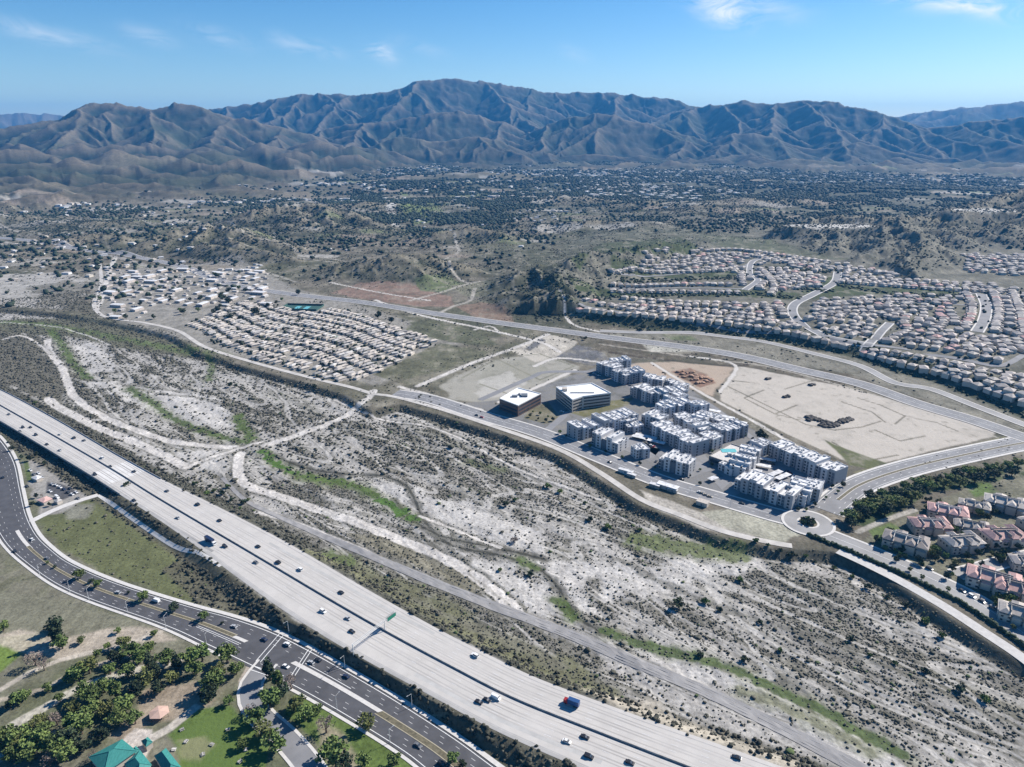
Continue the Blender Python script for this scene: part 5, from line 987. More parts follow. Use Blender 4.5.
# ---- houses
def house_tmpl(name, w_, d, h, wall, roof, rh=2.2, cat='house', garage=True, small=False):
    t = empty(name, (0, 0, 0)); tag(t, 'house', cat); b = MB(); b.box(-w_ / 2, w_ / 2, -d / 2, d / 2, -1.5, h)
    r = MB(); e = .5; r.hip(-w_ / 2 - e, w_ / 2 + e, -d / 2 - e, d / 2 + e, h + .003, rh)
    if garage:
        b.box(-w_ / 2 + .4, -w_ / 2 + w_ * .5, -d / 2 - 4, -d / 2 - .01, -1.5, h * .52); r.hip(-w_ / 2, -w_ / 2 + w_ * .56, -d / 2 - 4.4, -d / 2 + 1.5, h * .52 + .003, 1.4)
    b.build('wall', M[wall], t); r.build('roof', M[roof], t)
    if garage:
        MB().box(-w_ / 2 + 1.2, -w_ / 2 + w_ * .42, -d / 2 - 4.06, -d / 2 - 4.01, -.1, 2.3).build('garage_door', M['roof_white'], t)
        wd = MB(); 
        for k in (.12, .33):
            q = obj('window', *(lambda bb: (bb.v, bb.f))(MB().box(w_ * k - .7, w_ * k + .7, -d / 2 - .05, -d / 2 - .003, h * .6, h * .6 + 1.2)), M['glass'], t)
    return reg(t)
HT = [house_tmpl('house', 10.6, 11.5, 4.8, 'wall_cream', 'roof_tan'), house_tmpl('house', 10, 13, 5.4, 'wall_cream', 'roof_tan', 2.7), house_tmpl('house', 11, 10.5, 5.0, 'wall_cream', 'roof_sand'), house_tmpl('house', 10, 11.5, 5.2, 'wall_cream', 'roof_pink')]
ROWS = [  # (row name, [(px,py)..], spacing, front sign, depth rows)
 ('front row above the dark bluff', [(576, 306), (634, 314), (704, 320), (745, 325), (785, 331), (818, 338), (850, 347)], 13),
 ('second row above the dark bluff', [(582, 299), (627, 305), (672, 308), (720, 311), (760, 316), (786, 322)], 13),
 ('third row above the dark bluff', [(620, 297), (672, 301), (733, 303), (780, 307)], 14),
 ('row along the middle terrace, front side', [(609, 290), (660, 291), (741, 292)], 12.5),
 ('row along the middle terrace, back side', [(610, 284), (680, 284), (732, 284)], 12.5),
 ('upper terrace row', [(609, 270), (650, 270.5), (717, 270), (738, 266)], 12.5), ('upper terrace back row', [(640, 265), (686, 264), (715, 261)], 14),
 ('hilltop row', [(700, 254), (744, 254), (789, 262), (835, 267), (878, 271), (898, 275)], 13), ('row behind the hilltop row', [(705, 250), (735, 249), (790, 256), (830, 262)], 14),
 ('row beside the winding street', [(762, 270), (770, 278), (774, 286), (770, 294)], 13), ('inner row by the winding street', [(742, 275), (742, 281)], 13), ('row by the green slope', [(782, 277), (800, 280), (820, 284)], 14), ('second row by the green slope', [(776, 270), (800, 273), (822, 276)], 14),
 ('row under the hill road bend', [(776, 300), (781, 308), (784, 316)], 14), ('second row under the hill road bend', [(764, 302), (768, 310), (772, 320)], 14),
 ('long back row below the hill', [(838, 281), (893, 285), (955, 289), (995, 290)], 12.5), ('back row by the upper road', [(842, 276), (890, 279), (960, 285)], 14),
 ('first inner row', [(813, 304), (868, 300), (918, 300), (958, 301)], 12.5), ('second inner row', [(811, 310), (863, 307), (908, 306.5), (955, 308)], 12.5),
 ('third inner row', [(812, 314), (868, 311), (898, 319)], 12.5), ('fourth inner row', [(818, 320), (850, 321), (875, 326)], 12.5), ('fifth inner row', [(830, 327), (850, 331), (866, 336)], 12.5),
 ('row round the small cul de sac', [(908, 314), (904, 322), (908, 329), (897, 336), (886, 342)], 12.5), ('row beyond the small cul de sac', [(938, 313), (944, 320), (936, 328)], 12.5),
 ('row left of the straight street', [(966, 293), (972, 302), (972, 314), (965, 328)], 12), ('row right of the straight street', [(993, 291), (997, 302), (999, 315), (995, 331)], 12), ('far right street row', [(1012, 290), (1018, 303), (1022, 318), (1026, 334)], 12), ('outer right street row', [(1034, 292), (1044, 310), (1056, 330)], 12),
 ('back row before the long street', [(925, 333), (955, 336), (990, 341), (1026, 347)], 12.5), ('second row before the long street', [(903, 339), (943, 340), (985, 347), (1010, 352)], 12.5), ('third row before the long street', [(905, 344), (935, 347), (968, 353), (1005, 361)], 12.5),
 ('row in front of the long street', [(868, 350), (918, 356), (960, 364), (1000, 372), (1030, 378)], 12.5), ('bluff row on the highway side', [(860, 351), (905, 363), (943, 373), (985, 388), (1030, 403)], 12.5), ('middle bluff row', [(935, 366), (965, 373), (1000, 381), (1030, 388)], 12.5), ('end rows by the long street', [(985, 380), (1010, 390), (1030, 396)], 13),
 ('upper right ridge row', [(973, 256), (1026, 257)], 13), ('second ridge row', [(963, 268), (1026, 273)], 13), ('third ridge row', [(978, 262), (1026, 264)], 13)]
hs = []
for ri, (rn, P, sp) in enumerate(ROWS):
    Q = smooth_line([at(*p, 3)[:2] for p in P], 3); s = np.concatenate([[0], np.cumsum(np.linalg.norm(np.diff(Q, axis=0), axis=1))]); n = max(1, int(s[-1] // (sp + .4)))
    for k in range(n):
        t = (k + .5) * s[-1] / n; x, y = np.interp(t, s, Q[:, 0]) + rng.normal(0, .5), np.interp(t, s, Q[:, 1]) + rng.normal(0, .8); x2, y2 = np.interp(t + 2, s, Q[:, 0]), np.interp(t + 2, s, Q[:, 1])
        if t + 2 > s[-1]: x2, y2 = x, y; x0, y0 = np.interp(t - 2, s, Q[:, 0]), np.interp(t - 2, s, Q[:, 1])
        else: x0, y0 = x, y
        ang = math.atan2(y2 - y0, x2 - x0)
        if math.cos(ang) < 0: ang += math.pi
        hs.append((x, y, ang + (0 if ri % 2 else math.pi) + rng.normal(0, .09), rn, k + 1, ri))
TS = [smooth_line([at(*p)[:2] for p in P], 12) for P in ([(838, 272), (834, 283), (812, 295), (795, 304), (793, 314), (803, 326), (825, 336), (852, 342), (872, 345)], [(981, 294), (986, 306), (984, 320), (977, 332)], [(890, 323), (880, 333), (868, 345), (864, 352)], [(872, 345), (905, 349), (960, 359), (1000, 366), (1024, 355)], [(823, 340), (780, 333), (740, 331), (690, 322), (620, 312), (578, 303)], [(765, 258), (752, 262), (750, 275), (758, 280), (745, 290)])]
INF = [([(812, 300), (900, 294), (965, 296), (960, 312), (965, 335), (905, 348), (880, 343), (830, 335), (803, 318)], 70), ([(905, 330), (1030, 338), (1030, 352), (960, 358), (905, 348)], 70), ([(870, 350), (960, 362), (1040, 380), (1040, 410), (980, 388), (905, 366), (862, 354)], 90), ([(985, 290), (1060, 286), (1060, 345), (1000, 338)], 60), ([(576, 300), (640, 302), (740, 302), (800, 306), (800, 330), (740, 325), (640, 314), (578, 308)], 90), ([(640, 250), (700, 246), (790, 256), (880, 268), (900, 276), (830, 276), (770, 262), (740, 272), (640, 271)], 110), ([(735, 268), (790, 268), (826, 276), (824, 287), (770, 290), (742, 288)], 50), ([(960, 253), (1050, 254), (1050, 277), (965, 272)], 70), ([(840, 276), (1000, 284), (1000, 292), (842, 284)], 60)]
for P, nmax in INF:
    PW_ = [at(*p, 2)[:2] for p in P]; xs_ = [p[0] for p in PW_]; ys_ = [p[1] for p in PW_]; got = 0
    for _ in range(2600):
        x, y = rng.uniform(min(xs_), max(xs_)), rng.uniform(min(ys_), max(ys_))
        if poly_sd(np.array([x]), np.array([y]), PW_)[0] < 4: continue
        A_ = np.array([(q[0], q[1]) for q in hs]); dd = (A_[:, 0] - x) ** 2 + (A_[:, 1] - y) ** 2; kk = int(np.argmin(dd))
        if dd[kk] < 13.8 ** 2 or any(line_d(np.array([x]), np.array([y]), T_)[0] < 14 for T_ in TS): continue
        hs.append((x, y, hs[kk][2] + (math.pi if rng.random() < .3 else 0), 'infill', got, 9)); got += 1
        if got >= nmax: break
hs.sort(key=lambda q: q[0] ** 2 + q[1] ** 2)
inview = [q for q in hs if abs(math.atan2(q[0], q[1])) < R(37.2)]
CN = {0: 'tan roofed', 1: 'deep tan roofed', 2: 'sand roofed', 3: 'pink roofed'}
stuff = []
def merge_templates(name, items, tmpl):   # items (x,y,rz,tmplindex,scale)
    Vv, Fv, Mi = [], [], []; mats = []
    for x, y, rz, ti, s in items:
        c, q = math.cos(rz), math.sin(rz); z = hz(x, y)
        for ch in kids[tmpl[ti].name]:
            if ch.name.split('.')[0] not in ('wall', 'roof'): continue
            mm_ = ch.data.materials[0]
            if mm_ not in mats: mats.append(mm_)
            i = len(Vv); Vv += [(x + (v.co.x * c - v.co.y * q) * s, y + (v.co.x * q + v.co.y * c) * s, z + v.co.z * s) for v in ch.data.vertices]
            for p in ch.data.polygons: Fv.append(tuple(i + a for a in p.vertices)); Mi.append(mats.index(mm_))
    o = obj(name, Vv, Fv, mats[0])
    for m_ in mats[1:]: o.data.materials.append(m_)
    o.data.polygons.foreach_set('material_index', Mi); return o
nh = 0
for q in hs:
    x, y, a, rn, k, ri = q
    ti = int(rng.choice(4, p=[.36, .32, .26, .06]))
    if nh < 298 and rn != 'infill' and abs(math.atan2(x, y)) < R(37.2):
        place(HT[ti], x, y, None, a, rng.uniform(.8, .97), f'{CN[ti]} cream house, {ordn(k)} in the {rn}', 'houses on the terraced hillside'); nh += 1
    else: stuff.append((x, y, a, ti, rng.uniform(.85, 1)))
tag(merge_templates('houses', stuff, HT), kind='stuff', label='remaining tract houses farther up the hillside')
# garden trees among tract houses
gt = np.array([(x + rng.normal(0, 9), y + rng.normal(0, 9)) for (x, y, *_) in hs for _ in range(2)]); hp = np.array([(q[0], q[1]) for q in hs])
dmin = np.array([np.min((hp[:, 0] - a) ** 2 + (hp[:, 1] - b) ** 2) for a, b in gt]); gt = gt[dmin > 36]
rg_ = rng.uniform(1.2, 2.6, len(gt)); tag(scatter_blobs('garden_trees', gt, rg_, rg_ * 1.8, M['valley_tree'], I0, .3), kind='stuff', label='small garden trees between the tract houses')
# slope shrubs (bluff)
def blf(x, y): d = samp(sdT, x, y); return (samp(dTr, x, y) < 42) * sstep(-12, -4, d) * sstep(30, 22, d) * .9
bx_ = vpick(60000, 700, 2000, blf); bx_ = bx_[line_d(bx_[:, 0], bx_[:, 1], [at(*p)[:2] for p in [(600, 331), (640, 332.5), (690, 333), (727, 337), (765, 342), (815, 354), (860, 366), (895, 383), (930, 389), (975, 406), (1030, 427)]]) > 9]; rb_ = rng.uniform(1.0, 2.4, len(bx_)); tag(scatter_blobs('bluff_shrubs', bx_, rb_, rb_ * 1.4, M['hedge'], I0, .3), kind='stuff', label='dark shrubs planted over the bluff below the houses')
tb_ = []
for P in ([(612, 277), (740, 277)], [(575, 293), (640, 296), (740, 294), (800, 298)], [(840, 286), (900, 294), (960, 296)], [(800, 290), (830, 290)], [(870, 306), (950, 304)], [(770, 268), (830, 272)], [(1000, 264), (1026, 268)]):
    Q = smooth_line([at(*p)[:2] for p in P], 3); tb_ += [(a + rng.normal(0, 6), b + rng.normal(0, 9)) for a, b in Q for _ in range(2)]
tb_ = np.array(tb_); rt_ = rng.uniform(1.5, 3.5, len(tb_)); tag(scatter_blobs('terrace_shrubs', tb_, rt_, rt_ * 1.1, M['hedge'], I0, .3), kind='stuff', label='dark planting on the green slopes between terraces')
# ---- mobile homes
MH = [house_tmpl('mobile_home', 6.5, 11.5, 3.0, 'wall_cream', m_, 1.3, 'mobile home', False) for m_ in ('roof_light', 'roof_sand', 'roof_sand')]
PK = [(186, 325), (230, 306), (246, 300), (262, 303), (300, 312), (345, 308), (378, 317), (400, 325), (440, 341), (372, 378), (352, 385), (300, 374), (250, 358), (212, 340)]
PW = [at(*p)[:2] for p in PK]; c0 = np.mean(PW, axis=0); e1 = np.array(at(300, 372)[:2]) - np.array(at(212, 340)[:2]); e1 /= np.linalg.norm(e1); e2 = np.array([-e1[1], e1[0]])
ml_ = []
for i in range(-40, 41):
    for j in range(-24, 25):
        row = j * 22 + (6.5 if i % 2 else -6.5) * 0
        bow = 9 * math.sin(i * .21 + j * .3); p = c0 + e1 * i * 9.8 + e2 * (j * 16.5 + (2.2 if j % 2 else -2.2) + bow) + e1 * rng.normal(0, .8) + e2 * rng.normal(0, 1.3)
        if rng.random() < .06: continue
        if poly_sd(np.array([p[0]]), np.array([p[1]]), PW)[0] > 4: ml_.append((p[0], p[1], math.atan2(e1[1], e1[0]) + rng.normal(0, .22), i, j))
ml_.sort(key=lambda q: q[0] ** 2 + q[1] ** 2); js = sorted({q[4] for q in ml_}); st2l = []
byrow = {}
for q in ml_[:298]: byrow.setdefault(q[4], []).append(q)
for j, qs in byrow.items():
    qs.sort(key=lambda q: q[0])
    for k, (x, y, a, i, _) in enumerate(qs):
        ti = int(rng.integers(0, 3)); place(MH[ti], x, y, None, a, rng.uniform(.75, 1.08), f'{"sand coloured" if ti == 2 else "pale"} mobile home, {ordn(k + 1)} from the left in the {ordn(js.index(j) + 1)} row from the levee', 'mobile homes in rows beside the levee')
for (x, y, a, i, j) in ml_[298:]: st2l.append((x, y, a, int(rng.integers(0, 3)), rng.uniform(.8, 1)))
tag(merge_templates('mobile_homes', st2l or [(ml_[-1][0], ml_[-1][1], 0, 0, 1)], MH), kind='stuff', label='rows of pale mobile homes farther back in the park')
gm_ = np.array([(x + rng.normal(0, 7), y + rng.normal(0, 7)) for (x, y, *_) in ml_ for _ in range(2)]); rgm = rng.uniform(.9, 2.9, len(gm_))
tag(scatter_blobs('garden_trees', gm_, rgm, rgm * 1.9, M['valley_tree'], I0, .3), kind='stuff', label='small dark trees between the mobile homes')
# ---- workshops and town buildings
WT = []
for i, (w_, d, h, rf) in enumerate([(26, 14, 5, 'roof_light'), (18, 12, 4.5, 'roof_light'), (36, 20, 7, 'roof_white'), (14, 9, 4, 'roof_tan')]):
    t = empty('workshop_building', (0, 0, 0)); tag(t, 'workshop', 'workshop'); MB().box(-w_ / 2, w_ / 2, -d / 2, d / 2, -1.5, h).build('wall', M['roof_light' if i % 2 else 'roof_tan'], t); MB().hip(-w_ / 2 - .3, w_ / 2 + .3, -d / 2 - .3, d / 2 + .3, h + .003, 1.2, .4).build('roof', M[rf], t)
    MB().box(-2.2, 2.2, -d / 2 - .06, -d / 2 - .003, 0, 3.2).build('roller_door', M['metal'], t); WT.append(reg(t))
wpos = []
g2 = np.random.default_rng(5)
for _ in range(2500):
    px, py = g2.uniform(108, 268), g2.uniform(270, 318)
    if py > 300 + (px - 108) * .02 and px > 150 and py > 306: continue
    x, y, z = at(px, py)
    if all((x - a) ** 2 + (y - b) ** 2 > 19 ** 2 for a, b, *_ in wpos): wpos.append((x, y))
    if len(wpos) >= 190: break
wpos.sort()
for i, (x, y) in enumerate(wpos): place(WT[int(g2.integers(0, 4))], x, y, None, -.25 + (i % 2) * math.pi / 2 + g2.normal(0, .06), g2.uniform(.32, .66), f'pale flat workshop shed, {ordn(i + 1)} from the left in the yards behind the dirt levee road', 'workshop sheds left of the mobile homes')
# far scattered houses of the valley
def hden(x, y):
    n = fbm(x, y, 260, 3, 301); a = np.arctan2(x, y); r = np.hypot(x, y)
    return sstep(-.1, .35, n) * (1 - sstep(.1, .4, samp(hillmask, x, y))) * (1 - sstep(.1, .4, samp(mfar, x, y))) * (samp(sdT, x, y) < 0) * (.65 + .35 * sstep(R(-5), R(8), a)) * sstep(1650, 1900, r) * (1 - .5 * (r > 4000))
TW = [(*W(px, py, 12), rr_) for px, py, rr_ in ((550, 171, 420), (590, 173, 420), (515, 170, 320), (700, 172, 420), (640, 190, 300), (665, 192, 260), (730, 204, 240), (790, 212, 180), (690, 222, 160), (945, 207, 260), (890, 175, 420), (60, 265, 90), (120, 262, 80), (30, 250, 120), (180, 250, 80), (410, 170, 300), (240, 265, 60))]
hden0 = hden
def hden(x, y):
    b = 0
    for a_, b_, rr_ in TW: b = np.maximum(b, np.exp(-((x - a_) ** 2 + (y - b_) ** 2 * .6) / rr_ ** 2))
    return np.clip(hden0(x, y) * .75 + .62 * b * (1 - sstep(.1, .4, samp(mfar, x, y))) * (samp(sdT, x, y) < 0) * (np.hypot(x, y) > 1350), 0, 1)
fh = vpick(15000, 1350, 6300, hden); FH = [(x, y, rng.uniform(0, 3.1), int(rng.integers(0, 3)), rng.uniform(.8, 1.5)) for x, y in fh]
FT = [house_tmpl('valley_house', 13, 18, 4.5, 'roof_white', 'roof_light', 1.4, 'house', False), house_tmpl('valley_house', 10, 15, 4.5, 'roof_light', 'roof_white', 1.4, 'house', False), house_tmpl('valley_house', 11, 12, 4.5, 'wall_cream', 'roof_sand', 1.6, 'house', False)]
FH.sort(key=lambda q: q[0] ** 2 + q[1] ** 2); nearh = sorted(FH[:230], key=lambda q: math.atan2(q[0], q[1]))
for i, (x, y, a, ti, s) in enumerate(nearh): place(FT[ti], x, y, None, a, s * .62, f'pale small house in the valley before the woods, {ordn(i + 1)} from the left', 'scattered houses at the near side of the valley')
tag(merge_templates('valley_houses', FH[230:], FT), kind='stuff', label='pale houses scattered through the far valley woods')
# ================================================================ APARTMENTS, OFFICE, GARAGE
WIN_ME = None
M['apt_grey'] = mat('apartment_panel', (.33, .335, .35), var=.06)
def winmesh(w_, h_, nm='window', m='glass'):
    b = MB().box(-w_ / 2, w_ / 2, -.06, .06, 0, h_); me = bpy.data.meshes.new(nm); me.from_pydata(b.v, [], b.f); me.materials.append(M[m]); return me
um1 = winmesh(1.3, 1.1, 'roof_unit', 'metal'); um1.transform(Matrix.Diagonal((1, 10, 1, 1)))
wm1 = winmesh(1.7, 1.6); wm2 = winmesh(2.3, 2.5, 'balcony_shade', 'apt_accent')  # recessed balconies as flat panels, their shade put into the dark colour
def inst(name, me, parent, loc, rz=0):
    o = bpy.data.objects.new(name, me); col.objects.link(o); o.parent = parent; o.location = loc; o.rotation_euler = (0, 0, rz); return o
def apartment(p0, p1, width, floors, label, hroof=None, step=6.2, seed=0, group='white flat roofed apartment blocks beside the levee street', cat='apartment building'):
    g = random.Random(seed); h = hroof or floors * 2.85 + .6
    a = np.array(at(*p0, h)[:2]); b = np.array(at(*p1, h)[:2]); L_ = np.linalg.norm(b - a); c = (a + b) / 2; ang = math.atan2(b[1] - a[1], b[0] - a[0])
    if math.cos(ang) < 0: ang += math.pi
    t = empty('apartment_building', (c[0], c[1], hz(*c)), ang); tag(t, label, cat, group)
    wv = MB(); wv2 = MB(); rf = MB(); n = max(2, round(L_ / step)); bw = L_ / n; k100 = 0
    for k in range(n):
        x0 = -L_ / 2 + k * bw; x1 = x0 + bw; jut = (1.9 if k % 2 else 0) + g.uniform(-.3, .5); hh = h + (.6 if k % 2 else 0) + g.choice([0, -.5, .6, 1.5, -1.2, -2.9 if n > 4 and k % 2 == 0 else 0]); hw = width / 2 + jut
        wvk = wv2 if g.random() < .38 else wv; wvk.box(x0 + .003, x1 - .003, -hw, hw, -2, hh)
        # roof sheet sunk behind a parapet
        pw = .35; z = hh
        for (q0, q1, r0, r1) in ((x0 + .004, x1 - .004, -hw, -hw + pw), (x0 + .004, x1 - .004, hw - pw, hw), (x0 + .004, x0 + pw, -hw + pw + .002, hw - pw - .002), (x1 - pw, x1 - .004, -hw + pw + .002, hw - pw - .002)): wv.box(q0, q1, r0, r1, z + .002, z + .7)
        rf.box(x0 + pw + .01, x1 - pw - .01, -hw + pw + .01, hw - pw - .01, z + .004, z + .16)
        for _ in range(4): inst('roof_unit', um1, t, (g.uniform(x0 + 1.2, x1 - 1.2), g.uniform(-hw + 2, hw - 2), z + .163))
        for s in (-1, 1):
            for f in range(floors):
                zz = f * 2.85 + .9
                if zz + 1.7 > hh: continue
                if k100 < 98:
                    inst('window', wm1, t, (x0 + bw * (.22 if k % 2 == 0 else .5), s * (hw + .03), zz)); k100 += 1
                    if k % 2 == 0: inst('balcony_shade', wm2, t, (x0 + bw * .68, s * (hw + .03), zz - .5))
        if k in (0, n - 1):
            ex = x0 - .03 if k == 0 else x1 + .03
            for f in range(floors):
                for yy in (-width / 4, width / 4): 
                    if k100 < 98: inst('window', wm1, t, (ex, yy, f * 2.85 + .9), math.pi / 2); k100 += 1
    wv.build('wall', M['apt_wall'], t); wv2.build('wall_panel', M['apt_grey'], t) if wv2.v else None; rf.build('roof', M['roof_white'], t)
    if L_ > 25: MB().box(-2.2, 2.2, -width / 2 - 1.7, -width / 2 - 1.62, 0, h - 1.5).build('stair_panel', M['apt_accent'], t)
    return t
AP = [((574, 426), (630, 411), 15, 4, 'long white apartment block beside the office lawn, nearest the garage'), ((598, 430), (623, 438.5), 15, 4, 'short white apartment block, first one along the wide street'), ((626, 425), (641, 423.5), 10, 2, 'low two storey block behind the first street side apartments'),
      ((658, 421), (700, 443), 15, 4, 'long white block in the middle casting a wide shadow over carports'), ((634, 448), (646, 446), 9, 3, 'small grey block between the two short street side apartments'), ((664, 453), (692, 461), 14, 4, 'short white apartment block, second along the wide street'),
      ((661, 406), (690, 399), 13, 4, 'narrow white block north of the middle lane'), ((680, 413), (707, 429), 13, 4, 'white block parallel to the longest middle one'), ((716, 429), (740, 422), 14, 4, 'white end block beside the big dark corner tree'), ((700, 412), (722, 420), 9, 3, 'small inner block between the lane and the bare lot'), ((692, 405), (706, 402), 9, 4, 'small tower like block at the bare lot fence'),
      ((602, 361), (618, 367), 15, 4, 'farthest white block facing the parking garage'), ((612, 360), (628, 358.5), 12, 4, 'far back wing of the farthest apartment cluster'), ((624, 372), (641, 370), 13, 4, 'wing of the farthest cluster next to the sandy lane'), ((636, 384), (656, 392), 14, 4, 'white block south of the farthest cluster'), ((656, 392), (682, 388), 14, 4, 'white block turning the corner toward the sandy lane'), ((645, 376), (664, 379), 11, 4, 'inner white block behind the second cluster'), ((668, 380), (686, 385), 8, 3, 'low narrow block along the sandy lane'),
      ((738, 464), (753, 447), 12, 4, 'white block beside the podium pool'), ((753, 446), (768, 441), 10, 3, 'small white wing behind the podium pool'), ((742, 473), (797, 492), 15, 4, 'longest street side block by the roundabout'), ((797, 491), (806, 478), 14, 4, 'end wing of the roundabout block'), ((806, 481), (822, 485), 13, 4, 'white corner block above the roundabout'), ((778, 443), (840, 470), 15, 4, 'long white block at the edge of the bare lot')]
AP += [((646, 412), (664, 418), 11, 4, 'white infill block between the middle lane and the parallel block'), ((704, 432), (718, 438), 12, 4, 'white infill block just before the podium pool'), ((616, 369), (630, 374), 11, 4, 'white infill block inside the farthest cluster'), ((664, 399), (684, 394), 10, 4, 'narrow white infill block beside the sandy lane cluster'), ((690, 424), (704, 415), 11, 4, 'white cross wing joining the middle blocks'), ((786, 450), (800, 456), 9, 3, 'low white wing in the court by the bare lot'), ((618, 420), (634, 417), 9, 3, 'low white wing behind the block nearest the garage'), ((722, 462), (736, 468), 8, 2, 'low white leasing office at the driveway')]
for i, (p0, p1, w_, f, lb) in enumerate(AP):
    m_ = ((p0[0] + p1[0]) / 2, (p0[1] + p1[1]) / 2); p0 = tuple(m_[k] + (p0[k] - m_[k]) * 1.06 for k in (0, 1)); p1 = tuple(m_[k] + (p1[k] - m_[k]) * 1.06 for k in (0, 1)); apartment(p0, p1, w_ * 1.14, f, lb, seed=i)
def roof_poly(px, h):  # unproject roof corners at roof height over the local ground
    P = [at(*p, h) for p in px]; c = np.mean(np.array(P), axis=0); return [(p[0] - c[0], p[1] - c[1]) for p in P], c
def poly_bldg(name, px, h, wall, roof, label, cat, floors=0, band='glass', par=.9):
    P, c = roof_poly(px, h)
    A = sum(P[i][0] * P[(i + 1) % len(P)][1] - P[(i + 1) % len(P)][0] * P[i][1] for i in range(len(P)))
    if A < 0: P = P[::-1]
    t = empty(name, (c[0], c[1], hz(c[0], c[1]))); tag(t, label, cat); MB().prism(P, -2, h).build('wall', M[wall], t)
    n = len(P); cc_ = np.mean(np.array(P), axis=0)
    ins = [tuple(cc_ + (np.array(p) - cc_) * .965) for p in P]
    V_ = []; F_ = []
    for p, q in zip(P, ins): V_ += [(p[0], p[1], h + .003), (p[0], p[1], h + par), (q[0], q[1], h + par), (q[0], q[1], h + .003)]
    for k in range(n):
        for a in range(3): F_.append((4 * k + a, 4 * ((k + 1) % n) + a, 4 * ((k + 1) % n) + a + 1, 4 * k + a + 1))
    obj('parapet', V_, F_, M[roof], t); MB().prism(ins, h + .01, h + .18).build('roof', M[roof], t)
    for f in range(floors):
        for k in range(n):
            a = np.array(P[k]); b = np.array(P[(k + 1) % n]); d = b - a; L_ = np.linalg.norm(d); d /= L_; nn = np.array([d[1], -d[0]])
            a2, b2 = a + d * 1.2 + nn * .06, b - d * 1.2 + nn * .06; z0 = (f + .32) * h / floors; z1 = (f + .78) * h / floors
            obj('window_or_shade_band', [(*a2, z0), (*b2, z0), (*b2, z1), (*a2, z1)] + [(*(a2 - nn * .05), z0), (*(b2 - nn * .05), z0), (*(b2 - nn * .05), z1), (*(a2 - nn * .05), z1)], [(0, 1, 2, 3), (0, 4, 5, 1), (3, 2, 6, 7)], M[band], t)
    return t, P, h
t, P, h = poly_bldg('office_building', [(499.5, 399), (518, 388), (541, 394), (518, 406)], 12, 'brick', 'roof_clean', 'brick office block with white roof and three window bands', 'office building', 3)
for q_ in ((-8, -2, -3, 1, h + .19, h + 1.8), (2, 9, -2, 5, h + .19, h + 2.0), (-1, 1.5, 3, 7, h + .19, h + 1.5)): MB().box(*q_).build('roof_unit', M['apt_accent'], t)
t, P, h = poly_bldg('parking_garage', [(556, 387.5), (592, 383.5), (611, 393.5), (583, 397), (572.5, 400.5)], 14, 'wall_cream', 'roof_clean', 'white roofed multi storey parking garage with dark open bands', 'parking garage', 4, 'glass', 1.1)  # open decks drawn as dark bands, the shade inside put into their colour
MB().box(-14, 12, -3.2, -2.2, h + .2, h + 1.2).build('ramp_wall', M['metal'], t); MB().box(-22, -17, 2, 8, h + .2, h + 3.2).build('stair_tower', M['wall_cream'], t)
t, P, h = poly_bldg('podium_building', [(709, 456.5), (731, 444), (746, 449), (736, 466)], 6, 'apt_accent', 'roof_light', 'podium with white deck and turquoise pool between apartments', 'podium', 1)
MB().box(-7, 7, 2, 9.5, h + .19, h + .45).build('pool', M['pool'], t); MB().box(-4, -1, -6, -3, h + .19, h + 3).build('deck_pavilion', M['roof_white'], t)
# carports
for i, (px, py, l, a, lb) in enumerate([(775, 473, 17, .6, 'white carport in the roundabout court, nearer the street'), (783, 476, 17, .6, 'white carport in the roundabout court, nearer the bare lot'), (762, 465, 15, -.4, 'white carport roof in the shaded court beside the driveway'), (767, 459, 15, -.4, 'white carport roof at the back of the shaded court'), (755, 470, 12, -.4, 'small white carport beside the podium'), (646, 436, 22, -.55, 'long pale carport in the shade of the middle block'), (655, 441, 20, -.55, 'dark shaded carport between the court lanes'), (640, 437, 16, -.55, 'pale carport nearest the low two storey block'), (713, 478, 9, .6, 'white canopy by the apartment driveway entrance'), (724, 416, 22, -.55, 'white carport along the bare lot fence'), (736, 421, 22, -.55, 'second white carport along the bare lot fence'), (712, 410, 18, -.55, 'white carport behind the small tower block'), (706, 420, 16, -.55, 'white carport inside the middle cluster')]):
    x, y, z = at(px, py, 2.6); t = empty('carport', (x, y, z), a); tag(t, lb, 'carport')
    MB().box(-l / 2, l / 2, -2.7, 2.7, 2.5, 2.7).build('roof', M['roof_white'], t)
    for sx in (-.4, 0, .4): MB().box(l * sx - .1, l * sx + .1, -.1, .1, 0, 2.5).build('post', M['metal'], t)
# site cabins below the levee street
for i, (px, py, w_, d, h, lb) in enumerate([(626, 470, 13, 3.5, 3, 'small white site cabin at the head of the yard'), (632, 474, 8, 3, 2.6, 'pale container next to the first site cabin'), (655, 484, 9, 4, 3, 'low white cabin at the middle of the fenced yard'), (668, 485, 18, 6, 3.6, 'longest white site cabin above the levee road'), (673, 489, 8, 3, 2.6, 'grey container below the longest site cabin'), (703, 501, 9, 6, 3.4, 'yellowish shed alone on the levee strip')]):
    x, y, z = at(px, py, h); t = empty('site_cabin', (x, y, z), -.62); tag(t, lb, 'cabin'); MB().box(-w_ / 2, w_ / 2, -d / 2, d / 2, 0, h).build('wall', M['roof_light' if i != 5 else 'roof_sand'], t); MB().box(-w_ / 2 - .2, w_ / 2 + .2, -d / 2 - .2, d / 2 + .2, h + .003, h + .2).build('roof', M['roof_white' if i != 5 else 'roof_sand'], t); MB().box(-.5, .5, -d / 2 - .05, -d / 2 - .003, 0, 2.1).build('door', M['apt_accent'], t)
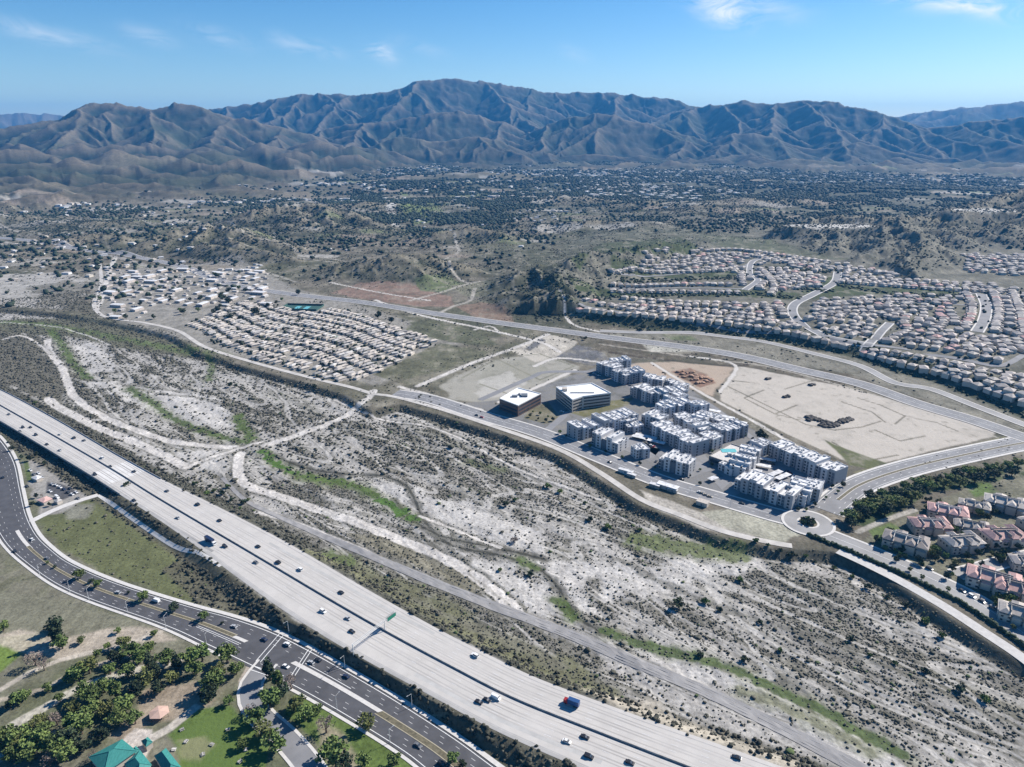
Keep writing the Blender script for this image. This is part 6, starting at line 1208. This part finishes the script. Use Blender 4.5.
# spoil heaps on the bare lot
hp_ = [(809, 417), (813, 418), (810, 420), (817, 419.5), (820, 421), (824, 422.5), (822, 425), (827, 426), (831, 427), (835, 425.5), (838, 423), (841, 420.5), (844, 422), (847, 419), (850, 420), (829, 424), (786, 397), (812, 385), (768, 379)]
for i, (px, py) in enumerate(sorted(hp_)):
    x, y, z = at(px, py); o = scatter_blobs('spoil_heap', np.array([[x, y], [x + 2.6, y + 1.0], [x - 2.2, y - 1.4]]) - np.array([x, y]), rng.uniform(1.8, 3.4, 3), rng.uniform(1.6, 3.0, 3), M['stock'], I1, .25, zs=np.zeros(3)); o.location = (x, y, z); tag(o, f'dark spoil heap on the bare tan lot, {ordn(i + 1)} from the left', 'spoil heap', 'dark spoil heaps on the bare lot')
for i, (px, py) in enumerate(sorted([(680, 372), (684, 374), (689, 373), (693, 376), (698, 377), (703, 378), (694, 380), (686, 377), (708, 381), (699, 383)])):
    x, y, z = at(px, py); o = scatter_blobs('soil_heap', np.array([[0, 0], [3.5, 1.2], [-3, -1.6]]), rng.uniform(2.0, 4.2, 3), rng.uniform(1.6, 3.2, 3), M['rust'], I1, .25, zs=np.zeros(3)); o.location = (x, y, z); tag(o, f'reddish soil heap on the sandy corner by the apartments, {ordn(i + 1)} from the left', 'soil heap', 'reddish soil heaps on the sandy corner')
# ================================================================ CONDOMINIUMS (lower right)
def condo_tmpl(roof, seed):
    g = random.Random(seed); t = empty('condominium', (0, 0, 0)); tag(t, 'condominium building', 'condominium')
    b = MB(); r = MB(); strips = MB(); L_ = 34
    b.box(-L_ / 2, L_ / 2, -8, 8, -2, 8.2)
    for k, x in enumerate((-12.5, -4.2, 4.2, 12.5)):
        s = 1 if k % 2 else -1
        b.box(x - 3.8, x + 3.8, s * 8.003 if s > 0 else -11, 11 if s > 0 else -8.003, -2, 7.0 + .4 * (k % 3)); r.hip(x - 4.3, x + 4.3, -4 if s > 0 else -11.6, 11.6 if s > 0 else 4, 8.9 + .2 * k, 2.7)
        b.box(x - 3.2, x + 3.2, -s * 8.003 if s < 0 else -9.6, 9.6 if s < 0 else -8.003, -2, 5.5); r.hip(x - 3.7, x + 3.7, 7 if s < 0 else -10.1, 10.1 if s < 0 else -7, 5.503, 1.3)
    r.hip(-L_ / 2 - .7, L_ / 2 + .7, -8.7, 8.7, 8.21, 3.6)
    for x in (-9, 0, 9): strips.box(x - .25, x + .25, -9.5, 4.5, 9.6, 12.0)
    for yy in (-1.4, 1.4): strips.box(-L_ / 2 + 6, L_ / 2 - 6, yy - .2, yy + .2, 10.9, 12.5)
    b.build('wall', M['wall_cream'], t); r.build('roof', M[roof], t); strips.build('parapet_wall', M['roof_light'], t)
    for x in (-14, -9.5, -6.5, -1.5, 1.5, 6.5, 9.5, 14):
        for f in range(2):
            inst('window', wm1, t, (x, -11.04 if (x in (-14, -9.5, 1.5, 6.5) and f < 2 and abs(x + 12.5) < 3.5) or 0 < x < 8 and 0 else -9.65 if f == 0 and 0 else -8.05 - 0, 1 + f * 3.4))
            inst('window', wm1, t, (x, 8.05, 1 + f * 3.4))
    for s in (-1, 1):
        for yy in (-4, 0, 4): inst('window', wm1, t, (s * (L_ / 2 + .04), yy, 4.4), math.pi / 2)
    return reg(t)
CT = [condo_tmpl('roof_pink', 1), condo_tmpl('roof_tan', 2), condo_tmpl('roof_sand', 3)]
CO = [(906, 540, 1, -.62, 1.0, 'grey tan condominium nearest the roundabout street corner'), (930, 523, 0, -.15, .95, 'pink roofed condominium behind the grey corner one'), (948, 510, 0, -.5, .95, 'pink roofed condominium in the second row from the street'), (962, 540, 2, .1, .95, 'sand roofed condominium in the middle of the front group'), (972, 524, 1, -.5, .8, 'tan roofed condominium in the middle of the complex'), (1003, 534, 0, .05, 1.0, 'pink roofed condominium beside the short side street'),
      (1006, 502, 1, -.6, 1.0, 'grey tan condominium below the green belt'), (982, 592, 0, -.55, .0, ''), (994, 578, 0, -.62, 1.05, 'large pink roofed condominium behind the row of parked cars'), (1020, 588, 0, -.5, 1.0, 'pink roofed condominium at the far end of the parked cars'), (1040, 520, 2, .3, 1.0, 'sand roofed condominium partly out of view'), (1030, 560, 1, -.3, .8, 'tan roofed condominium past the side street'), (975, 503, 2, -.6, .75, 'sand roofed condominium close to the green belt path'), (1024, 612, 2, -.6, .9, 'sand roofed condominium lowest beside the street')]
for px, py, ti, a, s, lb in CO:
    if not lb: continue
    x, y, z = at(px, py, 6); place(CT[ti], x, y, None, a, s * .84, lb, 'tile roofed condominiums behind the flood channel')
cg = []
for (px, py, n) in [(900, 553, 8), (920, 560, 8), (940, 552, 8), (955, 528, 8), (985, 548, 8), (985, 515, 8), (1005, 545, 6), (960, 565, 4), (975, 575, 6), (1010, 560, 5), (1020, 545, 5), (930, 505, 6), (1000, 560, 5), (1000, 600, 6), (1015, 602, 4), (975, 563, 4), (890, 540, 5), (945, 575, 2)]:
    for _ in range(n): cg.append((px + rng.normal(0, 6), py + rng.normal(0, 3.5)))
for i, (px, py) in enumerate(sorted(cg)): x, y, z = at(px, py, 1.2); s = rng.uniform(.45, .9); place(ROUND[[2, 0, 2, 3][i % 4]], x, y, None, i, (s, s, s), f'{"small" if s < .65 else "leafy"} garden tree among the condominiums, {ordn(i + 1)} from the left', 'garden trees among the condominiums')
# ================================================================ PARK BUILDINGS
def teal_roof(name, px, h, zr, label):
    P, c = roof_poly(px, h); A = sum(P[i][0] * P[(i + 1) % 4][1] - P[(i + 1) % 4][0] * P[i][1] for i in range(4))
    if A < 0: P = P[::-1]
    t = empty(name, (c[0], c[1], hz(c[0], c[1]))); tag(t, label, 'community building'); P = [np.array(p) for p in P]; ins = [p * .88 for p in P]; MB().prism([tuple(p) for p in ins], -1, h - .02).build('wall', M['wall_cream'], t)
    L01 = np.linalg.norm(P[1] - P[0]); L12 = np.linalg.norm(P[2] - P[1])
    if L01 < L12: P = P[1:] + P[:1]; L01, L12 = L12, L01
    m0, m1 = (P[3] + P[0]) / 2, (P[1] + P[2]) / 2; d = (m1 - m0) / np.linalg.norm(m1 - m0); k = min(L12 / 2, L01 * .45); r0, r1 = m0 + d * k, m1 - d * k
    V_ = [(*p, h) for p in P] + [(*r0, h + zr), (*r1, h + zr)]; obj('roof', V_, [(0, 1, 5, 4), (1, 2, 5), (2, 3, 4, 5), (3, 0, 4), (3, 2, 1, 0)], M['teal'], t)
    rb_ = MB()
    for p, q in ((P[0], r0), (P[3], r0), (P[1], r1), (P[2], r1)): rb_.tube((*p, h + .05), (*q, h + zr + .05), .12, .12, 5)
    rb_.build('ridge_cap', M['teal'], t); return t
teal_roof('community_building', [(88, 757), (122, 739), (137, 751), (104, 774)], 4.5, 3.2, 'largest teal hip roof of the park community building')
teal_roof('community_building', [(124, 764), (140, 750), (152, 765), (138, 782)], 4.2, 2.8, 'middle teal roof wing at the bottom edge')
teal_roof('community_building', [(154, 756), (166, 748), (182, 768), (168, 778)], 4.2, 2.8, 'right hand teal roof wing beside the lawn')
teal_roof('community_building', [(141, 741), (148, 737), (153, 742), (146, 747)], 3.4, 1.5, 'small square teal canopy at the plaza')
teal_roof('community_building', [(131, 750), (136, 746), (140, 750), (135, 754)], 3.2, 1.2, 'tiny teal entrance canopy between the big roofs')
x, y, z = at(159, 712, 3); t = empty('gazebo', (x, y, z)); tag(t, 'hexagonal gazebo with pale terracotta roof beside the lawn', 'gazebo')
hexp = [(5.4 * math.cos(k * math.pi / 3), 5.0 * math.sin(k * math.pi / 3), 2.9) for k in range(6)]; obj('roof', hexp + [(0, 0, 4.3)], [(k, (k + 1) % 6, 6) for k in range(6)] + [(5, 4, 3, 2, 1, 0)], M['terracotta'], t)
for k in range(6): MB().tube((4.4 * math.cos(k * math.pi / 3), 4.1 * math.sin(k * math.pi / 3), 0), (4.4 * math.cos(k * math.pi / 3), 4.1 * math.sin(k * math.pi / 3), 2.9), .13, .13).build('post', M['bark'], t)
for i, (px, py) in enumerate(sorted([(186, 742), (174, 750), (203, 755), (228, 730), (240, 762), (212, 745), (182, 730), (246, 750)])):
    x, y, z = at(px, py); t = empty('picnic_table', (x, y, z + .05), i * .7); tag(t, f'pale picnic table on the park lawn, {ordn(i + 1)} from the left', 'picnic table', 'picnic tables on the lawn')
    MB().box(-1.1, 1.1, -.4, .4, .70, .78).build('tabletop', M['roof_light'], t)
    for s in (-1, 1): MB().box(-1.1, 1.1, s * .8 - .15, s * .8 + .15, .42, .47).build('bench', M['roof_light'], t); MB().box(s * .8 - .06, s * .8 + .06, -.85, .85, -.05, .69).build('leg', M['metal'], t)
# tennis court
x, y, z = at(302, 308); t = empty('tennis_court', (x, y, z + .1), -.1); tag(t, 'green tennis courts with dark fence behind the mobile homes', 'tennis court')
MB().box(-32, 32, -18, 18, 0, .25).build('court_surface', M['court'], t); MB().box(-12, -4, -11, 11, .253, .30).build('playing_area', M['pool'], t); MB().box(4, 12, -11, 11, .253, .30).build('playing_area', M['pool'], t)
for (a, b, c, d) in ((-32, 32, -18.1, -17.9), (-32, 32, 17.9, 18.1), (-32.1, -31.9, -17.8, 17.8), (31.9, 32.1, -17.8, 17.8)): MB().box(a, b, c, d, .26, 3.2).build('fence', M['court'], t)
x, y, z = at(334, 338); t = tag(empty('swimming_pool', (x, y, z + .1), -.3), 'pale turquoise pool with white deck among the mobile homes', 'pool'); MB().box(-17, 17, -12, 12, 0, .3).build('deck', M['roof_light'], t); MB().box(-12, 10, -8, 7, .303, .36).build('water', M['pool'], t)
# ================================================================ GANTRY, LAMPS
pm = np.array(W(386, 631.5, FZ)); k = int(np.argmin(np.linalg.norm(MID - pm, axis=1))); gx_, gy_ = MID[k]; ga = math.atan2(Nm[k][1], Nm[k][0])
t = empty('sign_gantry', (gx_, gy_, FZ), ga); tag(t, 'steel sign gantry over the freeway with one green sign panel', 'sign gantry')
MB().tube((0, 0, 0), (0, 0, 8), .3, .25, 8).build('post', M['pole'], t); MB().tube((-WLo[k] - 1, 0, -.5), (-WLo[k] - 1, 0, 8), .3, .25, 8).build('post', M['pole'], t)
tr_ = MB()
for zz in (6.6, 7.9):
    for yy in (-.5, .5): tr_.tube((-WLo[k] - 1.5, yy, zz), (9.5, yy, zz), .11, .11, 5)
xx = -WLo[k] - 1
while xx < 9: tr_.tube((xx, -.5, 6.6), (xx + 1.3, -.5, 7.9), .06, .06, 4); tr_.tube((xx, .5, 6.6), (xx + 1.3, .5, 7.9), .06, .06, 4); tr_.tube((xx, -.5, 7.9), (xx, .5, 7.9), .06, .06, 4); xx += 1.3
tr_.build('truss', M['pole'], t)
sgn = -1
MB().box(2.0, 9.0, -.85, -.75, 5.9, 8.4).build('sign_panel', M['sign_green'], t); MB().box(2.0, 9.0, .75, .8, 5.9, 8.4).build('sign_panel', M['metal'], t)
def lamp_tmpl():
    t = empty('street_lamp', (0, 0, 0)); tag(t, 'lamp', 'street lamp'); MB().tube((0, 0, 0), (0, 0, 9), .16, .09, 6).build('pole', M['pole'], t); MB().tube((0, 0, 8.9), (0, 2.4, 9.3), .07, .05, 5).build('arm', M['pole'], t); MB().box(-.18, .18, 2.2, 3.1, 9.22, 9.4).build('lamp_head', M['metal'], t); return reg(t)
LT = lamp_tmpl()
lp = [(89, 600), (128, 613), (166, 628), (207, 646), (337, 709), (390, 743), (289, 633), (345, 668), (412, 707), (70, 592), (40, 576)]
for i, (px, py) in enumerate(sorted(lp)):
    x, y, z = at(px, py); kk = int(np.argmin(np.linalg.norm(ctr - np.array([x, y]), axis=1))); d = ctr[kk] - np.array([x, y]); place(LT, x, y, None, math.atan2(d[1], d[0]) - math.pi / 2, 1, f'pale street lamp leaning over the arterial road, {ordn(i + 1)} from the left', 'street lamps along the arterial road')
lp2 = [at(*p)[:2] for p in [(460, 412), (500, 424), (540, 437), (580, 452), (615, 467), (650, 482), (690, 495), (730, 508), (770, 518)]]
for i, (x, y) in enumerate(lp2): place(LT, x, y, None, 2.2, .9, f'thin street lamp along the levee street, {ordn(i + 1)} from the left', 'street lamps along the levee street')
# street trees along the levee street and lawn shrubs at the office
lt = [(527, 410), (533, 412), (540, 414), (548, 417), (530, 416), (538, 419), (546, 421), (553, 420), (512, 410), (560, 433), (566, 436), (590, 447), (606, 452), (622, 458), (640, 464), (655, 468), (690, 476), (700, 470), (712, 465), (700, 484), (838, 492), (826, 498), (815, 505), (806, 510), (798, 510), (832, 487), (843, 486), (712, 452), (745, 436), (752, 440), (757, 444)]
for i, (px, py) in enumerate(sorted(lt)): x, y, z = at(px, py, 1); s = rng.uniform(.35, .65); place(ROUND[[2, 0][i % 2]], x, y, None, i, s, f'small clipped tree beside the apartment blocks, {ordn(i + 1)} from the left', 'small trees planted beside the apartment blocks')
rp = [(rx + 3.8 * math.cos(k * 1.05 + .3), ry_ + 3.8 * math.sin(k * 1.05 + .3)) for k in range(6)] + [(rx, ry_)]
for i, (x, y) in enumerate(rp): place(SHR[i % 2], x, y, rz_ + .45, i, 1.3, 'dark shrub in the planted island of the roundabout', 'shrubs on the roundabout island')
# small street trees on the tan street by the condos and the avenue median
for i, (px, py) in enumerate([(910, 570), (922, 578), (948, 590), (1013, 628)]): x, y, z = at(px, py, 1); place(ROUND[3], x, y, None, i, .5, ['yellow green small tree on the hedge side of the pale street', 'second yellow green small tree near the hedge', 'small tree where the hedge meets the side junction', 'small tree at the low end of the hedge'][i])
# ================================================================ VEHICLES
def car_tmpl(colr, kind='car'):
    t = empty({'car': 'car', 'suv': 'car', 'van': 'van'}[kind], (0, 0, 0)); tag(t, 'vehicle', kind if kind == 'van' else 'car')
    L_, W_, hb_, hc = {'car': (4.6, 1.85, .82, 1.42), 'suv': (4.9, 1.95, 1.0, 1.78), 'van': (5.6, 2.05, 1.1, 2.25)}[kind]
    x = L_ / 2; w2 = W_ / 2
    prof = [(-x, .35), (-x, hb_ - .05), (-x + .15, hb_), (x - .9, hb_ - .05), (x - .12, hb_ - .22), (x, .5), (x - .05, .3)]
    V_ = [(a, -w2, b) for a, b in prof] + [(a, w2, b) for a, b in prof]; n = len(prof); F_ = [tuple(range(n))[::-1], tuple(range(n, 2 * n))] + [(k, (k + 1) % n, n + (k + 1) % n, n + k) for k in range(n)]
    obj('body', V_, F_, M['car_' + colr], t)
    a0, a1, b0, b1 = {'car': (-x + .5, x - 1.25, -x + 1.1, x - 2.1), 'suv': (-x + .1, x - 1.2, -x + .35, x - 1.9), 'van': (-x + .06, x - .8, -x + .15, x - 1.5)}[kind]
    V_ = [(a0, -w2 + .06, hb_ - .03), (a1, -w2 + .06, hb_ - .03), (a1, w2 - .06, hb_ - .03), (a0, w2 - .06, hb_ - .03), (b0, -w2 + .22, hc - .08), (b1, -w2 + .22, hc - .08), (b1, w2 - .22, hc - .08), (b0, w2 - .22, hc - .08)]
    obj('window', V_, [(0, 1, 5, 4), (1, 2, 6, 5), (2, 3, 7, 6), (3, 0, 4, 7)], M['glass'] if kind != 'van' else M['car_' + colr], t)
    MB().box(b0 - .02, b1 + .02, -w2 + .2, w2 - .2, hc - .085, hc).build('roof', M['car_' + colr], t)
    if kind == 'van': MB().box(x - 1.35, x - 1.0, -w2 + .15, w2 - .15, hb_ + .1, hb_ + .8).build('windscreen', M['glass'], t)
    wme = None
    for sx in (-x + .85, x - .9):
        for sy in (-w2 + .1, w2 - .1):
            if wme is None: wo = MB().tube((0, -.12, 0), (0, .12, 0), .33, .33, 10).build('wheel', M['tyre'], t, (sx, sy, .33)); wme = wo.data
            else: inst('wheel', wme, t, (sx, sy, .33))
    for sy in (-w2 + .3, w2 - .3): MB().box(x - .06, x + .02, sy - .17, sy + .17, .55, .68).build('headlight', M['paint'], t)
    return reg(t)
CARS = {}
def car(colr, kind, x, y, z, a, label, group):
    k = (colr, kind)
    if k not in CARS: CARS[k] = car_tmpl(colr, kind)
    return place(CARS[k], x, y, z, a, 1, label, group)
fcars = [(9, 414, 'grey'), (23, 427, 'black'), (30.5, 427, 'black'), (20, 431, 'grey'), (36, 434.5, 'black'), (47, 444, 'black'), (60, 434, 'white'), (74, 437.5, 'black'), (60, 450, 'silver'), (84, 440, 'grey'), (102, 457.5, 'white'), (110, 466, 'black'), (134, 471, 'black'), (95, 474, 'black'), (134, 500, 'black'), (167, 490.5, 'grey'), (197.5, 504, 'black'), (178, 517.5, 'silver'), (219.5, 520, 'black'), (225, 546, 'black'), (258, 546, 'black'), (256, 562, 'grey'), (278, 562, 'black'), (300, 569, 'white'), (341, 592, 'black'), (323, 611, 'white'), (348, 618, 'silver'), (352, 631, 'black'), (475, 655, 'white'), (479, 701.5, 'black'), (487, 699.6, 'black'), (496, 697.5, 'white'), (585, 736.5, 'black'), (567, 741, 'white'), (589, 756, 'black'), (630, 762, 'black'), (736.6, 757, 'black')]
cn_ = {'black': 'black', 'grey': 'dark grey', 'silver': 'silver', 'white': 'white', 'blue': 'blue', 'red': 'red', 'navy': 'navy blue', 'tan': 'tan'}
fc = []
for i, (px, py, c_) in enumerate(fcars):
    x, y = W(px, py, FZ + .7); k = int(np.argmin((MID[:, 0] - x) ** 2 + (MID[:, 1] - y) ** 2)); off = float((np.array([x, y]) - MID[k]) @ Nm[k]); T = Tm[k]
    fc.append((px, x, y, c_, off > 0, math.atan2(T[1], T[0]), i))
cnt = {}
for px, x, y, c_, far_, a, i in sorted(fc):
    key = (c_, far_); cnt[key] = cnt.get(key, 0) + 1
    car(c_, ['car', 'suv', 'car'][i % 3] if i not in (31, 23) else 'van' if i == 31 else 'suv', x, y, FZ + .06, a + (math.pi if far_ else 0), f'{cn_[c_]} {"van" if i == 31 else "car"} on the freeway {"far" if far_ else "near"} side, {ordn(cnt[key])} {cn_[c_]} from the left', 'vehicles driving on the freeway')
def truck(px, py, cab, boxc, lb, L_=9.0):
    x, y = W(px, py, FZ + 1.5); k = int(np.argmin((MID[:, 0] - x) ** 2 + (MID[:, 1] - y) ** 2)); off = float((np.array([x, y]) - MID[k]) @ Nm[k]); a = math.atan2(Tm[k][1], Tm[k][0]) + (math.pi if off > 0 else 0)
    t = empty('box_truck', (x, y, FZ + .06), a); tag(t, lb, 'truck'); MB().box(-L_ / 2, L_ / 2 - 2.4, -1.25, 1.25, 1.0, 3.9).build('cargo_box', M[boxc], t); MB().box(L_ / 2 - 2.3, L_ / 2, -1.15, 1.15, .5, 2.6).build('cab', M[cab], t); MB().box(L_ / 2 + .003, L_ / 2 + .03, -1, 1, 1.5, 2.4).build('windscreen', M['glass'], t); MB().box(-L_ / 2, L_ / 2 - .2, -.5, .5, .55, .98).build('chassis', M['tyre'], t)
    for sx in (-L_ / 2 + 1.2, -L_ / 2 + 2.3, L_ / 2 - 1.2):
        for sy in (-1.05, 1.05): MB().tube((sx, sy - .15, .5), (sx, sy + .15, .5), .5, .5, 10).build('wheel', M['tyre'], t)
truck(210.5, 541, 'car_white', 'car_navy', 'dark blue box truck on the near lanes left of the gantry', 12); truck(571.6, 702.5, 'car_red', 'car_blue', 'blue box truck on the far lanes at the bottom stretch', 8.5)
acars = [(287, 644, 'white', 'suv'), (286, 666, 'white', 'car'), (311, 662, 'silver', 'car'), (318, 659.5, 'black', 'car'), (346, 676, 'navy', 'car'), (264, 639, 'navy', 'car'), (442, 764, 'black', 'suv'), (156, 600.5, 'white', 'van'), (234, 626, 'silver', 'car'), (32, 539, 'white', 'car'), (15, 551, 'black', 'car'), (47, 558, 'grey', 'car'), (3, 477, 'black', 'car'), (418, 745, 'grey', 'car'), (118, 592, 'silver', 'car')]
for i, (px, py, c_, kd) in enumerate(sorted(acars)):
    x, y, z = at(px, py, .8); k = int(np.argmin((ctr[:, 0] - x) ** 2 + (ctr[:, 1] - y) ** 2)); k = min(k, 158); T = ctr[k + 1] - ctr[k]; far_ = np.linalg.norm(ar[k] - [x, y]) < np.linalg.norm(al_[k] - [x, y])
    if i == 5: pass
    car(c_, kd, x, y, hz(x, y) + .2, math.atan2(T[1], T[0]) + (math.pi if far_ else 0), f'{cn_[c_]} {"van" if kd == "van" else "car"} on the arterial road, {ordn(i + 1)} vehicle there from the left', 'vehicles on the arterial road')
SPX = smooth_line([at(*p)[:2] for p in S2], 3)
for i, (px, py, c_) in enumerate(sorted([(962, 590.5, 'black'), (972, 596, 'white'), (982, 601, 'black'), (993, 608, 'grey'), (1000, 612, 'black'), (1014, 621, 'silver'), (929.5, 568.5, 'black'), (890, 567, 'silver')])):
    x, y, z = at(px, py, .8); k = min(int(np.argmin((SPX[:, 0] - x) ** 2 + (SPX[:, 1] - y) ** 2)), len(SPX) - 2); T = SPX[k + 1] - SPX[k]; car(c_, 'suv' if i % 2 else 'car', x, y, hz(x, y) + .25, math.atan2(T[1], T[0]), f'{cn_[c_]} car on the pale street by the condominiums, {ordn(i + 1)} from the left', 'cars on the street by the condominiums')
DX = smooth_line([at(*p)[:2] for p in DR], 3)
for i, (px, py, c_) in enumerate([(477, 415, 'black'), (482, 417, 'red'), (560, 438, 'silver'), (610, 462, 'black'), (682, 479, 'black'), (700, 492, 'white'), (742, 503, 'black')]):
    x, y, z = at(px, py, .8); k = min(int(np.argmin((DX[:, 0] - x) ** 2 + (DX[:, 1] - y) ** 2)), len(DX) - 2); T = DX[k + 1] - DX[k]; car(c_, 'car', x, y, hz(x, y) + .25, math.atan2(T[1], T[0]), f'{cn_[c_]} car on the wide levee street, {ordn(i + 1)} from the left', 'cars on the wide levee street')
# parked cars in the courts and the yard under the bridge
pk = [(52, 484, 'silver'), (56, 485, 'white'), (60, 487, 'white'), (64, 489, 'navy'), (68, 492, 'black'), (72, 494, 'white'), (76, 492, 'white'), (50, 491, 'white'), (57, 497, 'white'), (30, 470, 'white'), (34, 474, 'grey'), (38, 473, 'white'), (42, 477, 'silver'), (27, 486, 'black'), (78, 498, 'grey'), (70, 488, 'black')]
for i, (px, py, c_) in enumerate(sorted(pk)):
    x, y, z = at(px, py, .8); car(c_, 'van' if i % 4 == 0 and c_ == 'white' else 'car', x, y, z + .12, -.6 + (i % 2) * .1, f'{cn_[c_]} vehicle parked in the yard beside the freeway bridge, {ordn(i + 1)} from the left', 'vehicles parked in the yard beside the bridge')
pk2 = []
g3 = random.Random(4)
for (x0, y0, x1, y1, n) in [(643, 441, 655, 447, 5), (655, 434, 668, 441, 5), (752, 475, 772, 482, 5), (760, 457, 775, 465, 4), (786, 470, 798, 478, 4), (598, 437, 600, 440, 1), (655, 460, 661, 463, 2), (616, 378, 632, 386, 5), (560, 412, 572, 408, 3), (690, 411, 712, 422, 5), (722, 427, 740, 418, 3), (590, 372, 600, 376, 4), (700, 492, 712, 497, 3), (775, 448, 790, 458, 4)]:
    for k in range(n): q = (k + .5) / n; pk2.append((x0 + (x1 - x0) * q, y0 + (y1 - y0) * q))
for i, (px, py) in enumerate(sorted(pk2)): x, y, z = at(px, py, .8); c_ = g3.choice(['black', 'white', 'grey', 'silver', 'red', 'navy', 'tan']); car(c_, 'car', x, y, z + .2, -.55 + 1.57 * (i % 2), f'{cn_[c_]} car parked between the apartments, {ordn(i + 1)} parked one from the left', 'cars parked between the apartments')
for i, (px, py) in enumerate([(300, 302), (62, 470)][:0]): pass
# yard sheds beside the bridge
for i, (px, py, w_, d, rf, lb) in enumerate([(45, 500, 9, 7, 'roof_pink', 'small pinkish shed in the yard beside the freeway bridge'), (37, 478, 8, 5, 'roof_white', 'white shed in the sandy half of the yard'), (58, 501, 5, 4, 'roof_light', 'tiny pale hut at the yard gate')]):
    x, y, z = at(px, py, 2); t = empty('yard_shed', (x, y, z), -.5); tag(t, lb, 'shed'); MB().box(-w_ / 2, w_ / 2, -d / 2, d / 2, -.3, 2.6).build('wall', M['wall_cream'], t); MB().hip(-w_ / 2 - .3, w_ / 2 + .3, -d / 2 - .3, d / 2 + .3, 2.603, 1.1).build('roof', M[rf], t); MB().box(-.5, .5, -d / 2 - .05, -d / 2 - .003, 0, 2).build('door', M['metal'], t)
for i, (px, py, s, k) in enumerate(sorted([(36, 497, .6, 'R'), (32, 505, .6, 'R'), (42, 496, .5, 'B'), (30, 460, .8, 'R'), (36, 456, .7, 'R'), (22, 458, .6, 'R'), (50, 505, .5, 'R'), (45, 464, .6, 'R'), (12, 450, .7, 'R')])): x, y, z = at(px, py, 1); place(ROUND[2] if k == 'R' else BARE[0], x, y, None, i, s, f'{"dark green" if k == "R" else "bare"} tree at the edge of the yard by the bridge, {ordn(i + 1)} from the left', 'trees around the yard by the bridge')
# hide nothing: templates that were never placed are removed
for T_ in ROUND + TALL + BARE + SHR + HT + MH + WT + FT + CT + BLOBT + [LT]:
    if T_.name not in used_t:
        for ch in kids[T_.name]: bpy.data.objects.remove(ch)
        bpy.data.objects.remove(T_)
